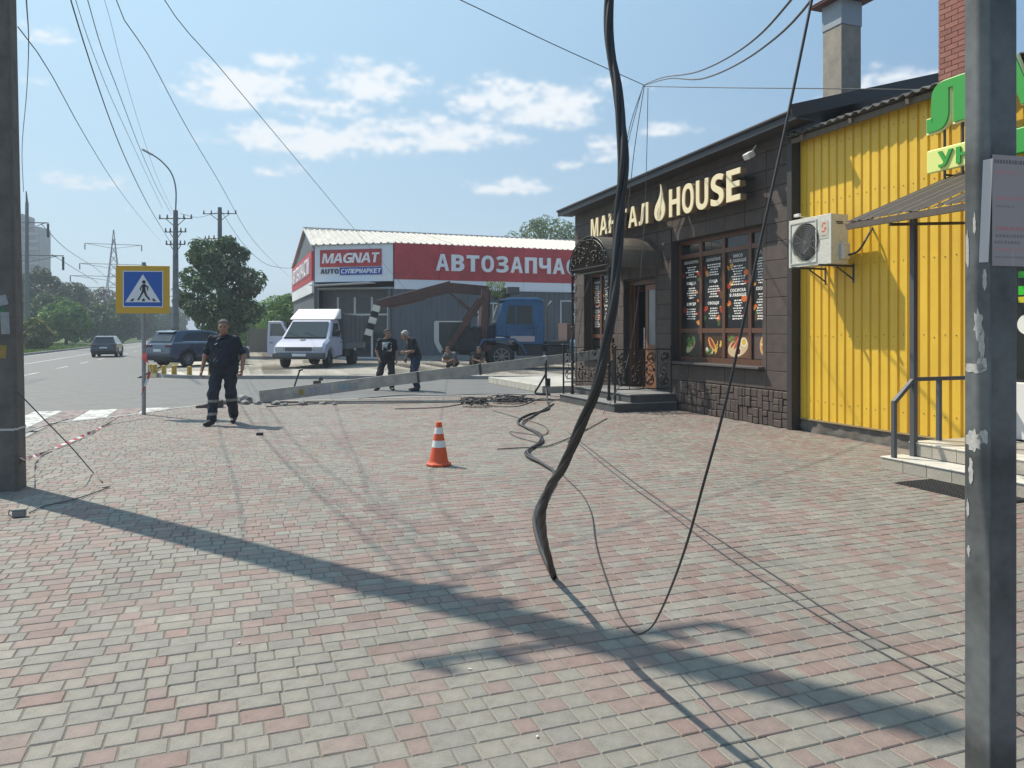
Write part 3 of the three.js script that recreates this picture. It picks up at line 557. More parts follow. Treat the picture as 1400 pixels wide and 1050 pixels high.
// ---------------------------------------------------------------- yellow corrugated shop
const yellowM = mat([0.78, 0.50, 0.04], 0.42, 0, { tex: tint(512, (u, v) => { const a = fbm(u * 5, v * 4, 4, 81, 0), s = fbm(u * 60, v * 2.5, 3, 83, 0), d = fbm(u * 26, v * 26, 3, 84, 0); const k = 0.90 + (a - 0.5) * 0.16 + (s - 0.5) * 0.16; return [k, k * (0.985 + (a - 0.5) * 0.05), k]; }), size: 2.6, sizeV: 2.6, bump: 0.012, bumpTex: T.stain, bumpSize: 2.2 });
{
  const F = gridThing('yellow_shop', 'yellow corrugated metal shop with wavy slate roof next to the brown restaurant', 'building', 8.8, 10.0), { o, b, L } = F;
  const pitch = 0.163, per = 7, sheetW = pitch * per, tTop = 9.97;
  const prof = []; for (let k = 0; k < per; k++) { const u = k * pitch; prof.push([u, 0], [u + 0.118, 0], [u + 0.127, 0.022], [u + 0.152, 0.022]); } prof.push([sheetW, 0]);
  const sheet = (h0, h1, u1 = sheetW) => {
    const p = [], pr = prof.filter((q) => q[0] <= u1 + 1e-6);
    for (let i = 0; i < pr.length - 1; i++) { const [u0, d0] = pr[i], [u2, d2] = pr[i + 1], A = V(d0, h0, u0), B = V(d2, h0, u2), C = V(d2, h1, u2), D = V(d0, h1, u0); p.push(A, B, C, A, C, D); }
    const g = new THREE.BufferGeometry().setFromPoints(p); g.computeVertexNormals(); return g;
  };
  for (let k = 0; k < 3; k++) { const g = sheet(0.2, 4.72); const z = k * sheetW; g.translate(-0.03 - 0.0015 * (k % 2), 0, z + 0.03); mesh('wall_sheet', g, yellowM, o); }
  { const g = sheet(3.1, 4.72); g.translate(-0.03, 0, 3 * sheetW + 0.03); mesh('wall_sheet', g, yellowM, o); }
  for (let k = 4; k < 8; k++) { const g = sheet(0.2, 4.72); g.translate(-0.03 - 0.0015 * (k % 2), 0, k * sheetW + 0.03); mesh('wall_sheet', g, yellowM, o); }
  seed(14); const scr = [];
  for (let k = 0; k < 22; k++) for (const h of [0.5, 1.55, 2.6, 3.65, 4.5]) scr.push(ball(0.009, -0.033, h + rr(-0.02, 0.02), 0.03 + k * pitch + 0.06, 1, 1, 1, 6, 4));
  mesh('screw_head', scr, mat([0.35, 0.26, 0.09], 0.6), o);
  mesh('inner_wall', [b(8.83, 8.98, 0.1, 4.7, 10.0, 6.6), b(8.83, 8.98, 3.1, 4.7, 6.6, 5.3), b(8.83, 8.98, 0.1, 4.7, 5.3, 0.6)], mat([0.3, 0.29, 0.27], 0.9), o);
  mesh('rear_wall', [b(14, 14.2, 0, 5.8, 10, 0.6), b(8.98, 14, 0, 4.7, 0.6, 0.8)], mat([0.3, 0.29, 0.27], 0.9), o);
  // rough concrete footing
  { const g = new THREE.BoxGeometry(0.2, 0.24, 9.4, 2, 4, 90), a = g.attributes.position; for (let i = 0; i < a.count; i++) { const y = a.getY(i), z = a.getZ(i); a.setX(i, a.getX(i) + (fbm(z * 7, y * 9, 3, 51) - 0.5) * 0.09); a.setY(i, y + (fbm(z * 5, 3, 2, 52) - 0.5) * 0.03); } g.computeVertexNormals(); g.translate(0.09, 0.1, 4.72); mesh('footing', g, mat([0.20, 0.18, 0.155], 1, 0, { tex: T.stain, size: 0.5, bump: 0.01, bumpTex: T.grit, bumpSize: 0.4 }), o); }
  mesh('drip_edge', b(8.755, 8.80, 0.185, 0.21, 9.97, 0.6), mat([0.30, 0.22, 0.10], 0.7), o);
  // wavy slate roof
  const p = [], nz = 190, t0 = 10.12, tN = 0.5, wave = (t) => 0.026 * Math.cos((t / 0.165) * 2 * Math.PI);
  for (let i = 0; i < nz; i++) {
    const a = lerp(t0, tN, i / nz), c = lerp(t0, tN, (i + 1) / nz), f = (s, t, d) => L(s, t, 4.79 + (s - 8.52) * 0.23 + wave(t) - d);
    p.push(f(8.52, a, 0), f(8.52, c, 0), f(14.3, c, 0), f(8.52, a, 0), f(14.3, c, 0), f(14.3, a, 0), f(8.52, a, 0.014), f(14.3, c, 0.014), f(8.52, c, 0.014), f(8.52, a, 0.014), f(14.3, a, 0.014), f(14.3, c, 0.014), f(8.52, a, 0), f(8.52, a, 0.014), f(8.52, c, 0.014), f(8.52, a, 0), f(8.52, c, 0.014), f(8.52, c, 0));
  }
  const rg = new THREE.BufferGeometry().setFromPoints(p); rg.computeVertexNormals();
  mesh('slate_roof', rg, mat([0.15, 0.145, 0.14], 0.95, 0, { tex: T.stain, size: 0.9 }), o);
  mesh('eave_board', b(8.60, 8.64, 4.66, 4.74, 10.05, 0.6), mat([0.16, 0.13, 0.10], 0.85, 0, { tex: T.wood, size: 0.4 }), o);
  mesh('rafter', Array.from({ length: 9 }, (_, k) => beam(L(8.55, 9.7 - k, 4.70), L(9.6, 9.7 - k, 4.93), 0.05, 0.07)), mat([0.16, 0.13, 0.10], 0.85), o);
  // shop door with stickers on dark glass, white panel below
  const dm = mat([0.72, 0.72, 0.71], 0.4);
  const d = mesh('door', [b(8.82, 8.9, 0.32, 1.0, 6.55, 5.35, 0.01), b(8.82, 8.9, 1.0, 3.05, 6.55, 6.46), b(8.82, 8.9, 1.0, 3.05, 5.44, 5.35), b(8.82, 8.9, 2.95, 3.05, 6.46, 5.44)], dm, o);
  mesh('pane', b(8.85, 8.86, 1.0, 2.95, 6.46, 5.44), MT.glassDark, d);
  const st = canvasTex(256, 512, (c, w, h) => { c.fillStyle = '#1d211f'; c.fillRect(0, 0, w, h); c.fillStyle = '#35c026'; [[10, 40, 70, 26], [10, 150, 60, 22], [10, 200, 80, 30], [120, 90, 90, 30]].forEach((q) => c.fillRect(...q)); c.fillStyle = '#c8c022'; c.fillRect(10, 96, 60, 14); c.fillRect(10, 236, 50, 20); c.fillStyle = '#e6e8e4'; c.beginPath(); c.arc(40, 330, 34, 0, 7); c.fill(); });
  mesh('sticker_sheet', faceOut(new THREE.PlaneGeometry(0.9, 1.8), F, 8.842, 5.96, 1.95), new THREE.MeshPhysicalMaterial({ map: st, roughness: 0.25 }), d, true);
}
{
  // tiled entrance steps, handrail, mat, awning of the yellow shop
  const tileM = [[0.42, 0.385, 0.32], [0.395, 0.365, 0.31], [0.44, 0.40, 0.335]].map((c) => mat(c, 0.45, 0, { tex: T.fine, size: 0.4 })), nose = mat([0.62, 0.60, 0.54], 0.4);
  const F = gridThing('tiled_steps', 'beige tiled entrance steps of the yellow shop', 'steps', 7.9, 5.8), { o, b } = F;
  mesh('core', [b(7.19, 8.74, 0, 0.135, 6.80, 3.4), b(7.53, 8.74, 0.135, 0.30, 6.72, 3.4)], mat([0.32, 0.3, 0.27], 0.95), o);
  for (let k = 0; k < 11; k++) {
    const a = 6.82 - k * 0.31, c = a - 0.305;
    mesh('riser_tile', b(7.172, 7.19, 0.003, 0.135, a, c, 0.003), tileM[k % 3], o); mesh('riser_tile', b(7.512, 7.53, 0.16, 0.30, a - 0.09, c - 0.09, 0.003), tileM[(k + 1) % 3], o);
    mesh('tread_tile', b(7.16, 7.51, 0.136, 0.152, a, c, 0.004), nose, o);
    for (let j = 0; j < 4; j++) mesh('tread_tile', b(7.5 + j * 0.305, 7.8 + j * 0.305, 0.301, 0.317, a - 0.09, c - 0.09, 0.004), j ? tileM[(j + k) % 3] : nose, o);
  }
  for (let j = 0; j < 5; j++) { mesh('riser_tile', b(7.19 + j * 0.305, 7.49 + j * 0.305, 0.003, 0.135, 6.80, 6.818, 0.003), tileM[j % 3], o); }
}
{
  const F = gridThing('shop_handrail', 'grey square-tube handrail on the tiled steps', 'handrail', 7.5, 6.7), { o, L } = F, grey = mat([0.085, 0.092, 0.105], 0.5, 0.2);
  const P = (s, h) => L(s, 6.66, h), w = 0.045;
  mesh('post', beam(P(7.20, 0.152), P(7.20, 0.80), w, w), grey, o); mesh('post', beam(P(7.9, 0.317), P(7.9, 1.03), w, w), grey, o);
  mesh('post', beam(P(8.62, 0.317), P(8.62, 1.06), w * 1.3, w * 1.3), grey, o);
  mesh('rail', [beam(P(7.20, 0.79), P(7.5, 1.05), w, w), beam(P(7.49, 1.05), P(8.64, 1.05), w, w)], grey, o);
}
{
  const F = gridThing('shop_awning', 'weathered ribbed awning on posts over the yellow shop entrance', 'awning', 7.5, 6.0), { o, L } = F;
  const brownish = mat([0.12, 0.095, 0.075], 0.7, 0, { tex: T.streak, size: 0.5 }), grey = mat([0.085, 0.09, 0.10], 0.5, 0.2);
  const p = [], n = 130, f = (s, t, d = 0) => L(s, t, 2.90 + (s - 6.9) * 0.395 + (Math.abs(((t / 0.1) % 1) - 0.5) < 0.2 ? 0.018 : 0) - d);
  for (let i = 0; i < n; i++) { const a = 7.05 - i * 0.028, c = a - 0.028; p.push(f(6.88, a), f(6.88, c), f(8.72, c), f(6.88, a), f(8.72, c), f(8.72, a)); }
  const g = new THREE.BufferGeometry().setFromPoints(p); g.computeVertexNormals();
  mesh('ribbed_sheet', g, mat([0.125, 0.098, 0.075], 0.6, 0, { tex: T.streak, size: 0.6, side: THREE.DoubleSide }), o);
  mesh('frame', [beam(L(6.9, 7.06, 2.85), L(8.72, 7.06, 3.57), 0.04, 0.07), beam(L(6.9, 7.06, 2.85), L(6.9, 3.4, 2.85), 0.04, 0.07), beam(L(7.5, 7.0, 2.9), L(8.74, 7.0, 2.98), 0.035, 0.035), beam(L(7.8, 7.0, 3.22), L(7.8, 3.4, 3.22), 0.035, 0.035)], brownish, o);
  mesh('post', beam(L(7.5, 6.66, 0.152), L(7.5, 6.66, 3.1), 0.06, 0.06), grey, o);
  mesh('post', beam(L(7.5, 3.6, 0.152), L(7.5, 3.6, 3.1), 0.06, 0.06), grey, o);
}
{
  // rubber mat
  const F = gridThing('rubber_mat', 'black ribbed rubber mat lying before the tiled steps', 'mat', 6.86, 5.55), { o, b } = F;
  mesh('mat_base', b(6.6, 7.12, 0.005, 0.013, 6.1, 5.0, 0.003), MT.rubber, o);
  const rb = []; for (let k = 0; k < 26; k++) rb.push(b(6.62, 7.10, 0.013, 0.021, 6.08 - k * 0.042, 6.06 - k * 0.042)); for (let k = 0; k < 12; k++) rb.push(b(6.62 + k * 0.042, 6.64 + k * 0.042, 0.013, 0.019, 6.08, 5.02));
  mesh('mat_ribs', rb, MT.rubber, o);
}
{
  // green shop sign on stand-off brackets
  const F = gridThing('shop_sign', 'green letter sign with pale yellow name board above the awning', 'sign', 8.6, 7.0), { o, b, L } = F;
  const green = mat([0.035, 0.32, 0.045], 0.4), lime = mat([0.72, 0.76, 0.24], 0.45), rim = mat([0.80, 0.83, 0.42], 0.45);
  const letterShape = (e) => {
    const s = new THREE.Shape();
    s.moveTo(-e, -e); s.lineTo(-e, 0.30 + e); s.lineTo(0.11, 0.30 + e); s.quadraticCurveTo(0.17, 0.3, 0.12, 0.2 + e);
    s.lineTo(0.12, 0.2); s.quadraticCurveTo(0.09, 0.30, 0.11, 0.70); s.quadraticCurveTo(0.12, 0.98 + e, 0.36, 1.0 + e); s.lineTo(0.92 + e, 1.0 + e); s.lineTo(0.92 + e, 0.08 - e); s.lineTo(0.54 - e, 0.08 - e); s.lineTo(0.54 - e, 0.82 - e * 0.5); s.lineTo(0.47 + e, 0.82 - e * 0.5);
    s.lineTo(0.47 + e, 0.36); s.quadraticCurveTo(0.46 + e, -e, 0.2, -e); s.lineTo(-e, -e);
    return s;
  };
  const ex = (e, d) => { const g = new THREE.ExtrudeGeometry(letterShape(e), { depth: d, bevelEnabled: false, curveSegments: 10 }); g.scale(0.70, 0.61, 1); return g; };
  const m = mesh('letter', faceOut(ex(-0.012, 0.02), F, 8.42, 7.27, 4.14), green, o); mesh('letter_edge', faceOut(ex(0.022, 0.05), F, 8.475, 7.27, 4.14), rim, m);
  const gA = (d, k) => { const g = glyph('А', 0.58, 0.62, d, k); return g; };
  const m2 = mesh('letter', faceOut(gA(0.02, 0), F, 8.42, 6.50, 4.18), green, o); mesh('letter_edge', faceOut(gA(0.05, 0.018), F, 8.485, 6.50, 4.18), rim, m2);
  const bd = mesh('name_board', [b(8.44, 8.48, 3.63, 3.93, 7.30, 6.25, 0.02)], lime, o);
  const bg = mesh('name_board', [b(8.44, 8.48, 3.63, 3.93, 6.23, 5.2, 0.02)], green, o);
  [['У', 7.12], ['Н', 6.86]].forEach(([ch, t]) => mesh('board_letter', faceOut(glyph(ch, 0.20, 0.21, 0.02, 0), F, 8.438, t, 3.68), green, bd));
  mesh('bracket', [bar(L(8.46, 7.05, 3.5), L(8.46, 7.05, 4.6), 0.016), bar(L(8.46, 6.8, 3.5), L(8.46, 6.8, 4.6), 0.016), bar(L(8.46, 7.05, 3.58), L(8.78, 7.05, 3.58), 0.014), bar(L(8.46, 6.4, 3.5), L(8.46, 6.4, 4.6), 0.016), bar(L(8.46, 7.05, 4.4), L(8.78, 7.05, 4.4), 0.014)], MT.steelDark, o);
}
{
  // split-system outdoor unit
  const F = gridThing('air_conditioner', 'cream outdoor air-conditioner unit on brackets on the yellow wall', 'air conditioner', 8.4, 9.14), { o, b, L } = F;
  const shell = mat([0.66, 0.645, 0.57], 0.45, 0, { tex: T.fine, size: 0.6 });
  const cy = 2.96, ct = 9.22, R = 0.285, cc = L(8.198, ct, cy);
  const fp = new THREE.Shape([[-0.36, 2.6], [0.52, 2.6], [0.52, 3.32], [-0.36, 3.32]].map((q) => new THREE.Vector2(...q))), fh = new THREE.Path(); fh.absarc(0, cy, R, 0, Math.PI * 2, true); fp.holes.push(fh);
  const front = new THREE.ExtrudeGeometry(fp, { depth: 0.008, bevelEnabled: true, bevelSize: 0.006, bevelThickness: 0.006, bevelSegments: 1, curveSegments: 32 });
  const body = mesh('casing', [faceOut(front, F, 8.216, ct, 0), b(8.222, 8.52, 3.3, 3.32, 9.58, 8.70), b(8.222, 8.52, 2.6, 2.62, 9.58, 8.70), b(8.222, 8.52, 2.62, 3.3, 8.72, 8.70), b(8.222, 8.52, 2.62, 3.3, 9.58, 9.56), b(8.222, 8.5, 2.62, 3.3, 8.90, 8.88)], shell, o);
  mesh('condenser_coil', [b(8.49, 8.52, 2.62, 3.3, 9.56, 8.9), ...Array.from({ length: 30 }, (_, k) => b(8.48, 8.49, 2.62, 3.3, 9.55 - k * 0.0216, 9.545 - k * 0.0216))], mat([0.16, 0.165, 0.165], 0.6, 0.3), body);
  const gr = []; for (let k = 1; k <= 9; k++) gr.push(place(new THREE.TorusGeometry(R * k / 9, 0.0045, 5, 36), cc.x - 0.006, cc.y, cc.z, 0, Math.PI / 2)); for (let k = 0; k < 12; k++) { const a = k * Math.PI / 6; gr.push(bar(V(cc.x - 0.004, cc.y, cc.z), V(cc.x - 0.004, cc.y + Math.sin(a) * (R + 0.01), cc.z + Math.cos(a) * (R + 0.01)), 0.004, 5)); }
  mesh('fan_grille', gr, mat([0.16, 0.16, 0.155], 0.6), body);
  const fan = [cyl(0.05, 0.05, 0.08, cc.x + 0.12, cc.y, cc.z, 14, 0, 0, Math.PI / 2)]; for (let k = 0; k < 3; k++) { const bl = new THREE.BoxGeometry(0.006, 0.21, 0.17); bl.rotateY(0.45); bl.translate(0, 0.15, 0); bl.rotateX(k * 2.094); bl.translate(cc.x + 0.12, cc.y, cc.z); fan.push(bl); }
  mesh('fan_blades', fan, mat([0.12, 0.12, 0.122], 0.6), body);
  mesh('front_frame', [b(8.19, 8.2, 2.64, 2.66, 9.55, 8.98), b(8.19, 8.2, 3.26, 3.28, 9.55, 8.98), b(8.19, 8.2, 2.66, 3.26, 9.55, 9.53), b(8.19, 8.2, 2.66, 3.26, 9.0, 8.98)], mat([0.5, 0.49, 0.44], 0.5), body);
  const lg = canvasTex(128, 192, (c) => { c.clearRect(0, 0, 128, 192); c.fillStyle = '#a8a491'; c.fillStyle = '#b9b5a4'; c.fillRect(0, 0, 128, 192); c.strokeStyle = '#c8452f'; c.lineWidth = 15; c.beginPath(); c.arc(70, 50, 26, 2.4, 5.9); c.stroke(); c.beginPath(); c.arc(58, 92, 26, -0.9, 2.5); c.stroke(); c.fillStyle = '#c8452f'; c.beginPath(); c.arc(92, 84, 14, 0, 7); c.fill(); c.fillStyle = '#4a4a4a'; c.font = 'bold 26px sans-serif'; c.textAlign = 'center'; c.fillText('CHIGO', 64, 170); });
  mesh('logo', faceOut(new THREE.PlaneGeometry(0.17, 0.255), F, 8.1975, 8.84, 3.10), new THREE.MeshPhysicalMaterial({ map: lg, roughness: 0.45 }), body, true);
  mesh('valve_box', b(8.36, 8.5, 2.66, 2.9, 8.70, 8.63, 0.02), shell, body);
  mesh('louvre', [b(8.30, 8.42, 3.2, 3.215, 8.70, 8.692), b(8.30, 8.42, 3.18, 3.19, 8.70, 8.692)], MT.black, body);
  mesh('bracket', [beam(L(8.12, 8.85, 2.585), L(8.80, 8.85, 2.585), 0.03, 0.03), beam(L(8.45, 8.85, 2.57), L(8.78, 8.85, 2.38), 0.018, 0.018), beam(L(8.78, 8.85, 2.34), L(8.78, 8.85, 2.62), 0.03, 0.03)], MT.steelDark, o);
  mesh('bracket', [beam(L(8.12, 9.42, 2.585), L(8.80, 9.42, 2.585), 0.03, 0.03), beam(L(8.45, 9.42, 2.57), L(8.78, 9.42, 2.38), 0.018, 0.018), beam(L(8.78, 9.42, 2.34), L(8.78, 9.42, 2.62), 0.03, 0.03)], MT.steelDark, o);
  mesh('pipe', tube([L(8.46, 8.65, 2.72), L(8.5, 8.5, 2.76), L(8.65, 8.45, 3.0), L(8.78, 8.5, 3.12)], 0.016, 20, 6), MT.cable, o);
  mesh('wall_camera', [rbox(0.05, 0.05, 0.12, 0.01, ...L(8.35, 9.56, 3.42).toArray()), bar(L(8.35, 9.5, 3.40), L(8.72, 9.5, 3.36), 0.008)], mat([0.6, 0.6, 0.58], 0.5), o);
}
{
  // sheet-metal flue on the restaurant roof
  const F = gridThing('metal_flue', 'square sheet-metal flue with a hipped cap on the black roof', 'chimney', 11.24, 11.64), { o, b, L } = F;
  mesh('stack', b(11.0, 11.48, 5.6, 7.8, 11.88, 11.4), mat([0.30, 0.262, 0.215], 0.6, 0, { tex: T.stain, size: 1.1 }), o);
  mesh('collar', b(10.985, 11.495, 7.50, 7.98, 11.895, 11.385, 0.005), mat([0.27, 0.30, 0.34], 0.5, 0.1), o);
  mesh('cap', [bar(L(11.24, 11.64, 7.99), L(11.24, 11.64, 8.03), 0.60, 4), place(new THREE.ConeGeometry(0.62, 0.3, 4, 1), 0, 8.18, 0, 0, Math.PI / 4)].map((g, i) => (i ? g : g.rotateY(Math.PI / 4))), mat([0.18, 0.07, 0.055], 0.5, 0.1), o);
}
{
  // brick chimney of the yellow shop, laid brick by brick
  const F = gridThing('brick_chimney', 'rose brick chimney rising behind the green sign', 'chimney', 9.7, 7.81), { o, b } = F;
  mesh('mortar_core', b(9.515, 9.905, 4.7, 7.7, 8.01, 7.61), mat([0.20, 0.17, 0.15], 1), o);
  const bm = [[0.36, 0.145, 0.11], [0.33, 0.13, 0.10], [0.39, 0.165, 0.125]].map((c) => mat(c, 0.9, 0, { tex: T.grit, size: 0.4 }));
  seed(8);
  for (let r = 0; r < 39; r++) {
    const h = 4.72 + r * 0.077, q = r % 2;
    const cut = (lo, hi) => (q ? [[lo, lo + 0.105], [lo + 0.115, lo + 0.315], [lo + 0.325, hi]] : [[lo, lo + 0.205], [lo + 0.215, hi]]);
    for (const [a, c] of cut(7.6, 8.02)) mesh('brick', b(9.505, 9.515, h, h + 0.066, a, c), bm[Math.floor(rnd() * 3)], o);
    for (const [a, c] of cut(9.505, 9.915)) mesh('brick', b(a, c, h, h + 0.066, 7.6, 7.61), bm[Math.floor(rnd() * 3)], o);
  }
}
// ---------------------------------------------------------------- auto parts shop across the side street
{
  const F = gridThing('parts_shop', 'grey auto parts shop with pale ribbed metal roof and red sign bands', 'building', 8.62, 41.6), { o, b, L } = F;
  const Y0 = 0.06, sE = 34, grey = mat([0.14, 0.155, 0.175], 0.6, 0.1, { tex: T.streak, size: 2 }), frame = mat([0.62, 0.63, 0.64], 0.5), glass = mat([0.03, 0.045, 0.05], 0.08);
  // ribbed facade sheets between the openings
  const opens = [[13.5, 15.4, 1.25, 3.3], [18.7, 20.6, 0.9, 3.5], [25, 27, 1.2, 3.4]];
  let k = 0;
  for (const [a, c, d, e] of cutRects([[8.62, sE, Y0, 4.0]], opens)) {
    const g = [b(a, c, d, e, 41.62, 41.8)];
    for (let s = Math.ceil(a / 0.3) * 0.3; s < c - 0.06; s += 0.3) g.push(b(s, s + 0.05, d, e, 41.59, 41.62));
    mesh('wall_sheet', g, grey, o); k++;
  }
  for (const [a, c, d, e] of opens) {
    const w = mesh('window', [b(a, c, d, d + 0.07, 41.62, 41.7), b(a, c, e - 0.07, e, 41.62, 41.7), b(a, a + 0.07, d + 0.07, e - 0.07, 41.62, 41.7), b(c - 0.07, c, d + 0.07, e - 0.07, 41.62, 41.7), b((a + c) / 2 - 0.03, (a + c) / 2 + 0.03, d + 0.07, e - 0.07, 41.63, 41.69)], frame, o);
    mesh('pane', b(a + 0.07, c - 0.07, d + 0.07, e - 0.07, 41.655, 41.665), glass, w);
    mesh('blind', Array.from({ length: 9 }, (_, i) => b(a + 0.1 + i * (c - a - 0.2) / 9, a + 0.1 + (i + 0.6) * (c - a - 0.2) / 9, d + 0.5, e - 0.1, 41.72, 41.73)), mat([0.36, 0.34, 0.30], 0.8), w);
    mesh('sill', b(a - 0.05, c + 0.05, d - 0.06, d, 41.5, 41.64), frame, w);
  }
  // side wall and gable
  const gable = prism([[0, 0], [13.9, 0], [13.9, 6.3], [4.82, 7.95], [0, 6.4]], 0.2); gable.rotateY(Math.PI / 2); const gp = L(4.72, 44.18, 0); gable.translate(gp.x, Y0, gp.z);
  mesh('side_wall', gable, grey, o);
  mesh('rear_wall', [b(4.6, sE, 0, 6.3, 58.1, 58.3), b(sE - 0.2, sE, 0, 6.4, 41.8, 58.1)], grey, o);
  // recessed corner entrance: glazed screen with white frames
  const cA = [4.7, 44.3], cB = [8.62, 41.7], U = V(cB[0] - cA[0], 0, -(cB[1] - cA[1])), Lc = U.length(); U.normalize(); const NRM = V(-U.z, 0, U.x).multiplyScalar(-1);
  const C = (u, h, d) => L(cA[0], cA[1], h).add(U.clone().multiplyScalar(u)).add(NRM.clone().multiplyScalar(d));        // d: outwards from the chamfer
  const cbx = (u0, u1, h0, h1, d0, d1) => { const g = new THREE.BoxGeometry(u1 - u0, h1 - h0, Math.abs(d1 - d0)); g.rotateY(Math.atan2(-U.z, U.x)); const p = C((u0 + u1) / 2, (h0 + h1) / 2, (d0 + d1) / 2); g.translate(p.x, p.y, p.z); return g; };
  const out = NRM.z > 0 ? 1 : -1;
  const D = (x) => x * out;
  mesh('entrance_wall', [cbx(0, 0.9, Y0, 4.0, D(-0.9), D(-1.0)), cbx(4.1, Lc, Y0, 4.0, D(-0.9), D(-1.0)), cbx(0.9, 4.1, 3.6, 4.0, D(-0.9), D(-1.0))], grey, o);
  const scr = mesh('entrance_screen', [cbx(0.9, 1.02, Y0, 3.6, D(-0.88), D(-0.98)), cbx(1.95, 2.07, Y0, 3.6, D(-0.88), D(-0.98)), cbx(3.0, 3.12, Y0, 3.6, D(-0.88), D(-0.98)), cbx(3.98, 4.1, Y0, 3.6, D(-0.88), D(-0.98)), cbx(1.02, 3.98, 2.55, 2.65, D(-0.89), D(-0.97)), cbx(1.02, 3.98, Y0, Y0 + 0.12, D(-0.89), D(-0.97))], frame, o);
  mesh('pane', [cbx(1.02, 1.95, Y0 + 0.12, 2.55, D(-0.92), D(-0.93)), cbx(2.07, 3.0, Y0 + 0.12, 2.55, D(-0.92), D(-0.93)), cbx(3.12, 3.98, Y0 + 0.12, 2.55, D(-0.92), D(-0.93)), cbx(1.02, 3.98, 2.65, 3.6, D(-0.92), D(-0.93))], glass, scr);
  mesh('door_handle', [bar(C(2.9, 1.0, D(-0.82)), C(2.9, 1.6, D(-0.82)), 0.02)], MT.chrome, scr);
  mesh('entrance_soffit', cbx(-0.1, Lc + 0.1, 4.0, 4.1, D(-1.0), D(0.05)), mat([0.3, 0.31, 0.32], 0.8), o);
  mesh('entrance_post', cbx(0.02, 0.16, Y0, 4.0, D(-0.12), D(0)), frame, o); mesh('entrance_post', cbx(Lc - 0.3, Lc - 0.16, Y0, 4.0, D(-0.12), D(0)), grey, o);
  mesh('drip_canopy', [beam(C(0.1, 4.2, D(0.45)), C(Lc * 0.78, 4.32, D(0.45)), 0.9, 0.05)], frame, o);
  // fascia: white corner board, red bands with a white strip
  const white = mat([0.74, 0.77, 0.81], 0.5), redM = mat([0.60, 0.052, 0.062], 0.5, 0, { tex: T.stain, size: 4 });
  mesh('corner_board', cbx(-0.02, Lc + 0.03, 4.42, 6.5, D(0.0), D(0.12)), white, o);
  for (let s = 8.66; s < sE; s += 2.54) { mesh('red_panel', b(s, Math.min(s + 2.525, sE), 4.525, 6.52, 41.46 + hash2(s * 9, 1) * 0.008, 41.6), redM, o); mesh('white_strip', b(s, Math.min(s + 2.53, sE), 3.98, 4.515, 41.48, 41.6), white, o); }
  for (let t = 44.2; t < 57.9; t += 2.76) { mesh('red_panel', b(4.48, 4.62, 4.505, 6.2, t, t + 2.745), redM, o); mesh('white_strip', b(4.50, 4.62, 3.82, 4.495, t, t + 2.75), white, o); }
  // ribbed roof
  const p = [], n = 620, eT = (s) => (s < 8.62 ? lerp(44.18, 41.6, (s - 4.61) / 4.01) : 41.6) - 0.12;
  const q = (s, f, d) => { const e = eT(s), rib = (Math.abs(((s / 0.36) % 1)) < 0.3 ? 0.06 : 0); return L(s, lerp(e, 49, f), lerp(6.52, 8.06, f) + rib - d); };
  for (let i = 0; i < n; i++) { const a = 4.5 + i * 0.048, c = a + 0.048; for (const [f0, f1] of [[0, 1]]) p.push(q(a, f0, 0), q(c, f0, 0), q(c, f1, 0), q(a, f0, 0), q(c, f1, 0), q(a, f1, 0)); p.push(q(a, 0, 0), q(a, 0, 0.06), q(c, 0, 0.06), q(a, 0, 0), q(c, 0, 0.06), q(c, 0, 0)); }
  const rg = new THREE.BufferGeometry().setFromPoints(p); rg.computeVertexNormals();
  mesh('roof', [rg, quadSheet([L(4.5, 49, 8.06), L(sE, 49, 8.06), L(sE, 58.4, 6.3), L(4.5, 58.4, 6.3)])], mat([0.56, 0.54, 0.49], 0.6, 0.1, { tex: T.stain, size: 3 }), o);
  mesh('ridge_cap', beam(L(4.45, 49, 8.12), L(sE, 49, 8.12), 0.36, 0.03), frame, o);
  mesh('verge_trim', [beam(L(4.48, 49, 8.06), L(4.48, 44.1, 6.5), 0.05, 0.12), beam(L(4.48, 49, 8.06), L(4.48, 58.3, 6.35), 0.05, 0.12)], frame, o);
  mesh('plinth', b(8.7, sE, Y0, 0.28, 41.5, 41.585), MT.concrete, o);
  // lettering, each word a sign of its own
  const pale = mat([0.84, 0.84, 0.86], 0.45);
  const A = gridThing('parts_sign', 'white auto parts lettering on the long front red band of the shop', 'sign', 16, 41.46);
  [...'АВТОЗАПЧАСТИ'].forEach((ch, i) => { const g = glyph(ch, 0.90, 0.76, 0.07, 0.03), v = A.L(10.98 + i * 0.892, 41.45, 5.06); g.translate(v.x, v.y, v.z); mesh('letter', g, pale, A.o); });
  const S = gridThing('parts_sign', 'white auto parts lettering on the red side band above the white van', 'sign', 4.48, 51);
  [...'АВТОЗАПЧАСТИ'].forEach((ch, i) => mesh('letter', faceOut(glyph(ch, 0.95, 0.72, 0.07, 0.01), S, 4.48, 56.6 - i * 0.98, 4.95), pale, S.o));
  const Mg = thing('brand_sign', 'auto supermarket sign with red and blue panels on the white corner board', 'sign', W3(8.62, 41.6).add(C(Lc / 2, 5.4, D(0.12)).applyAxisAngle(V(0, 1, 0), TH)), TH + Math.atan2(-U.z, U.x));
  const bd = mesh('red_panel', bx(-1.98, 1.72, -0.14, 0.82, 0.01, 0.05, 0.01), redM, Mg), bl = mesh('blue_panel', bx(-0.78, 1.74, -0.60, -0.19, 0.01, 0.05, 0.01), mat([0.028, 0.06, 0.36], 0.5), Mg);
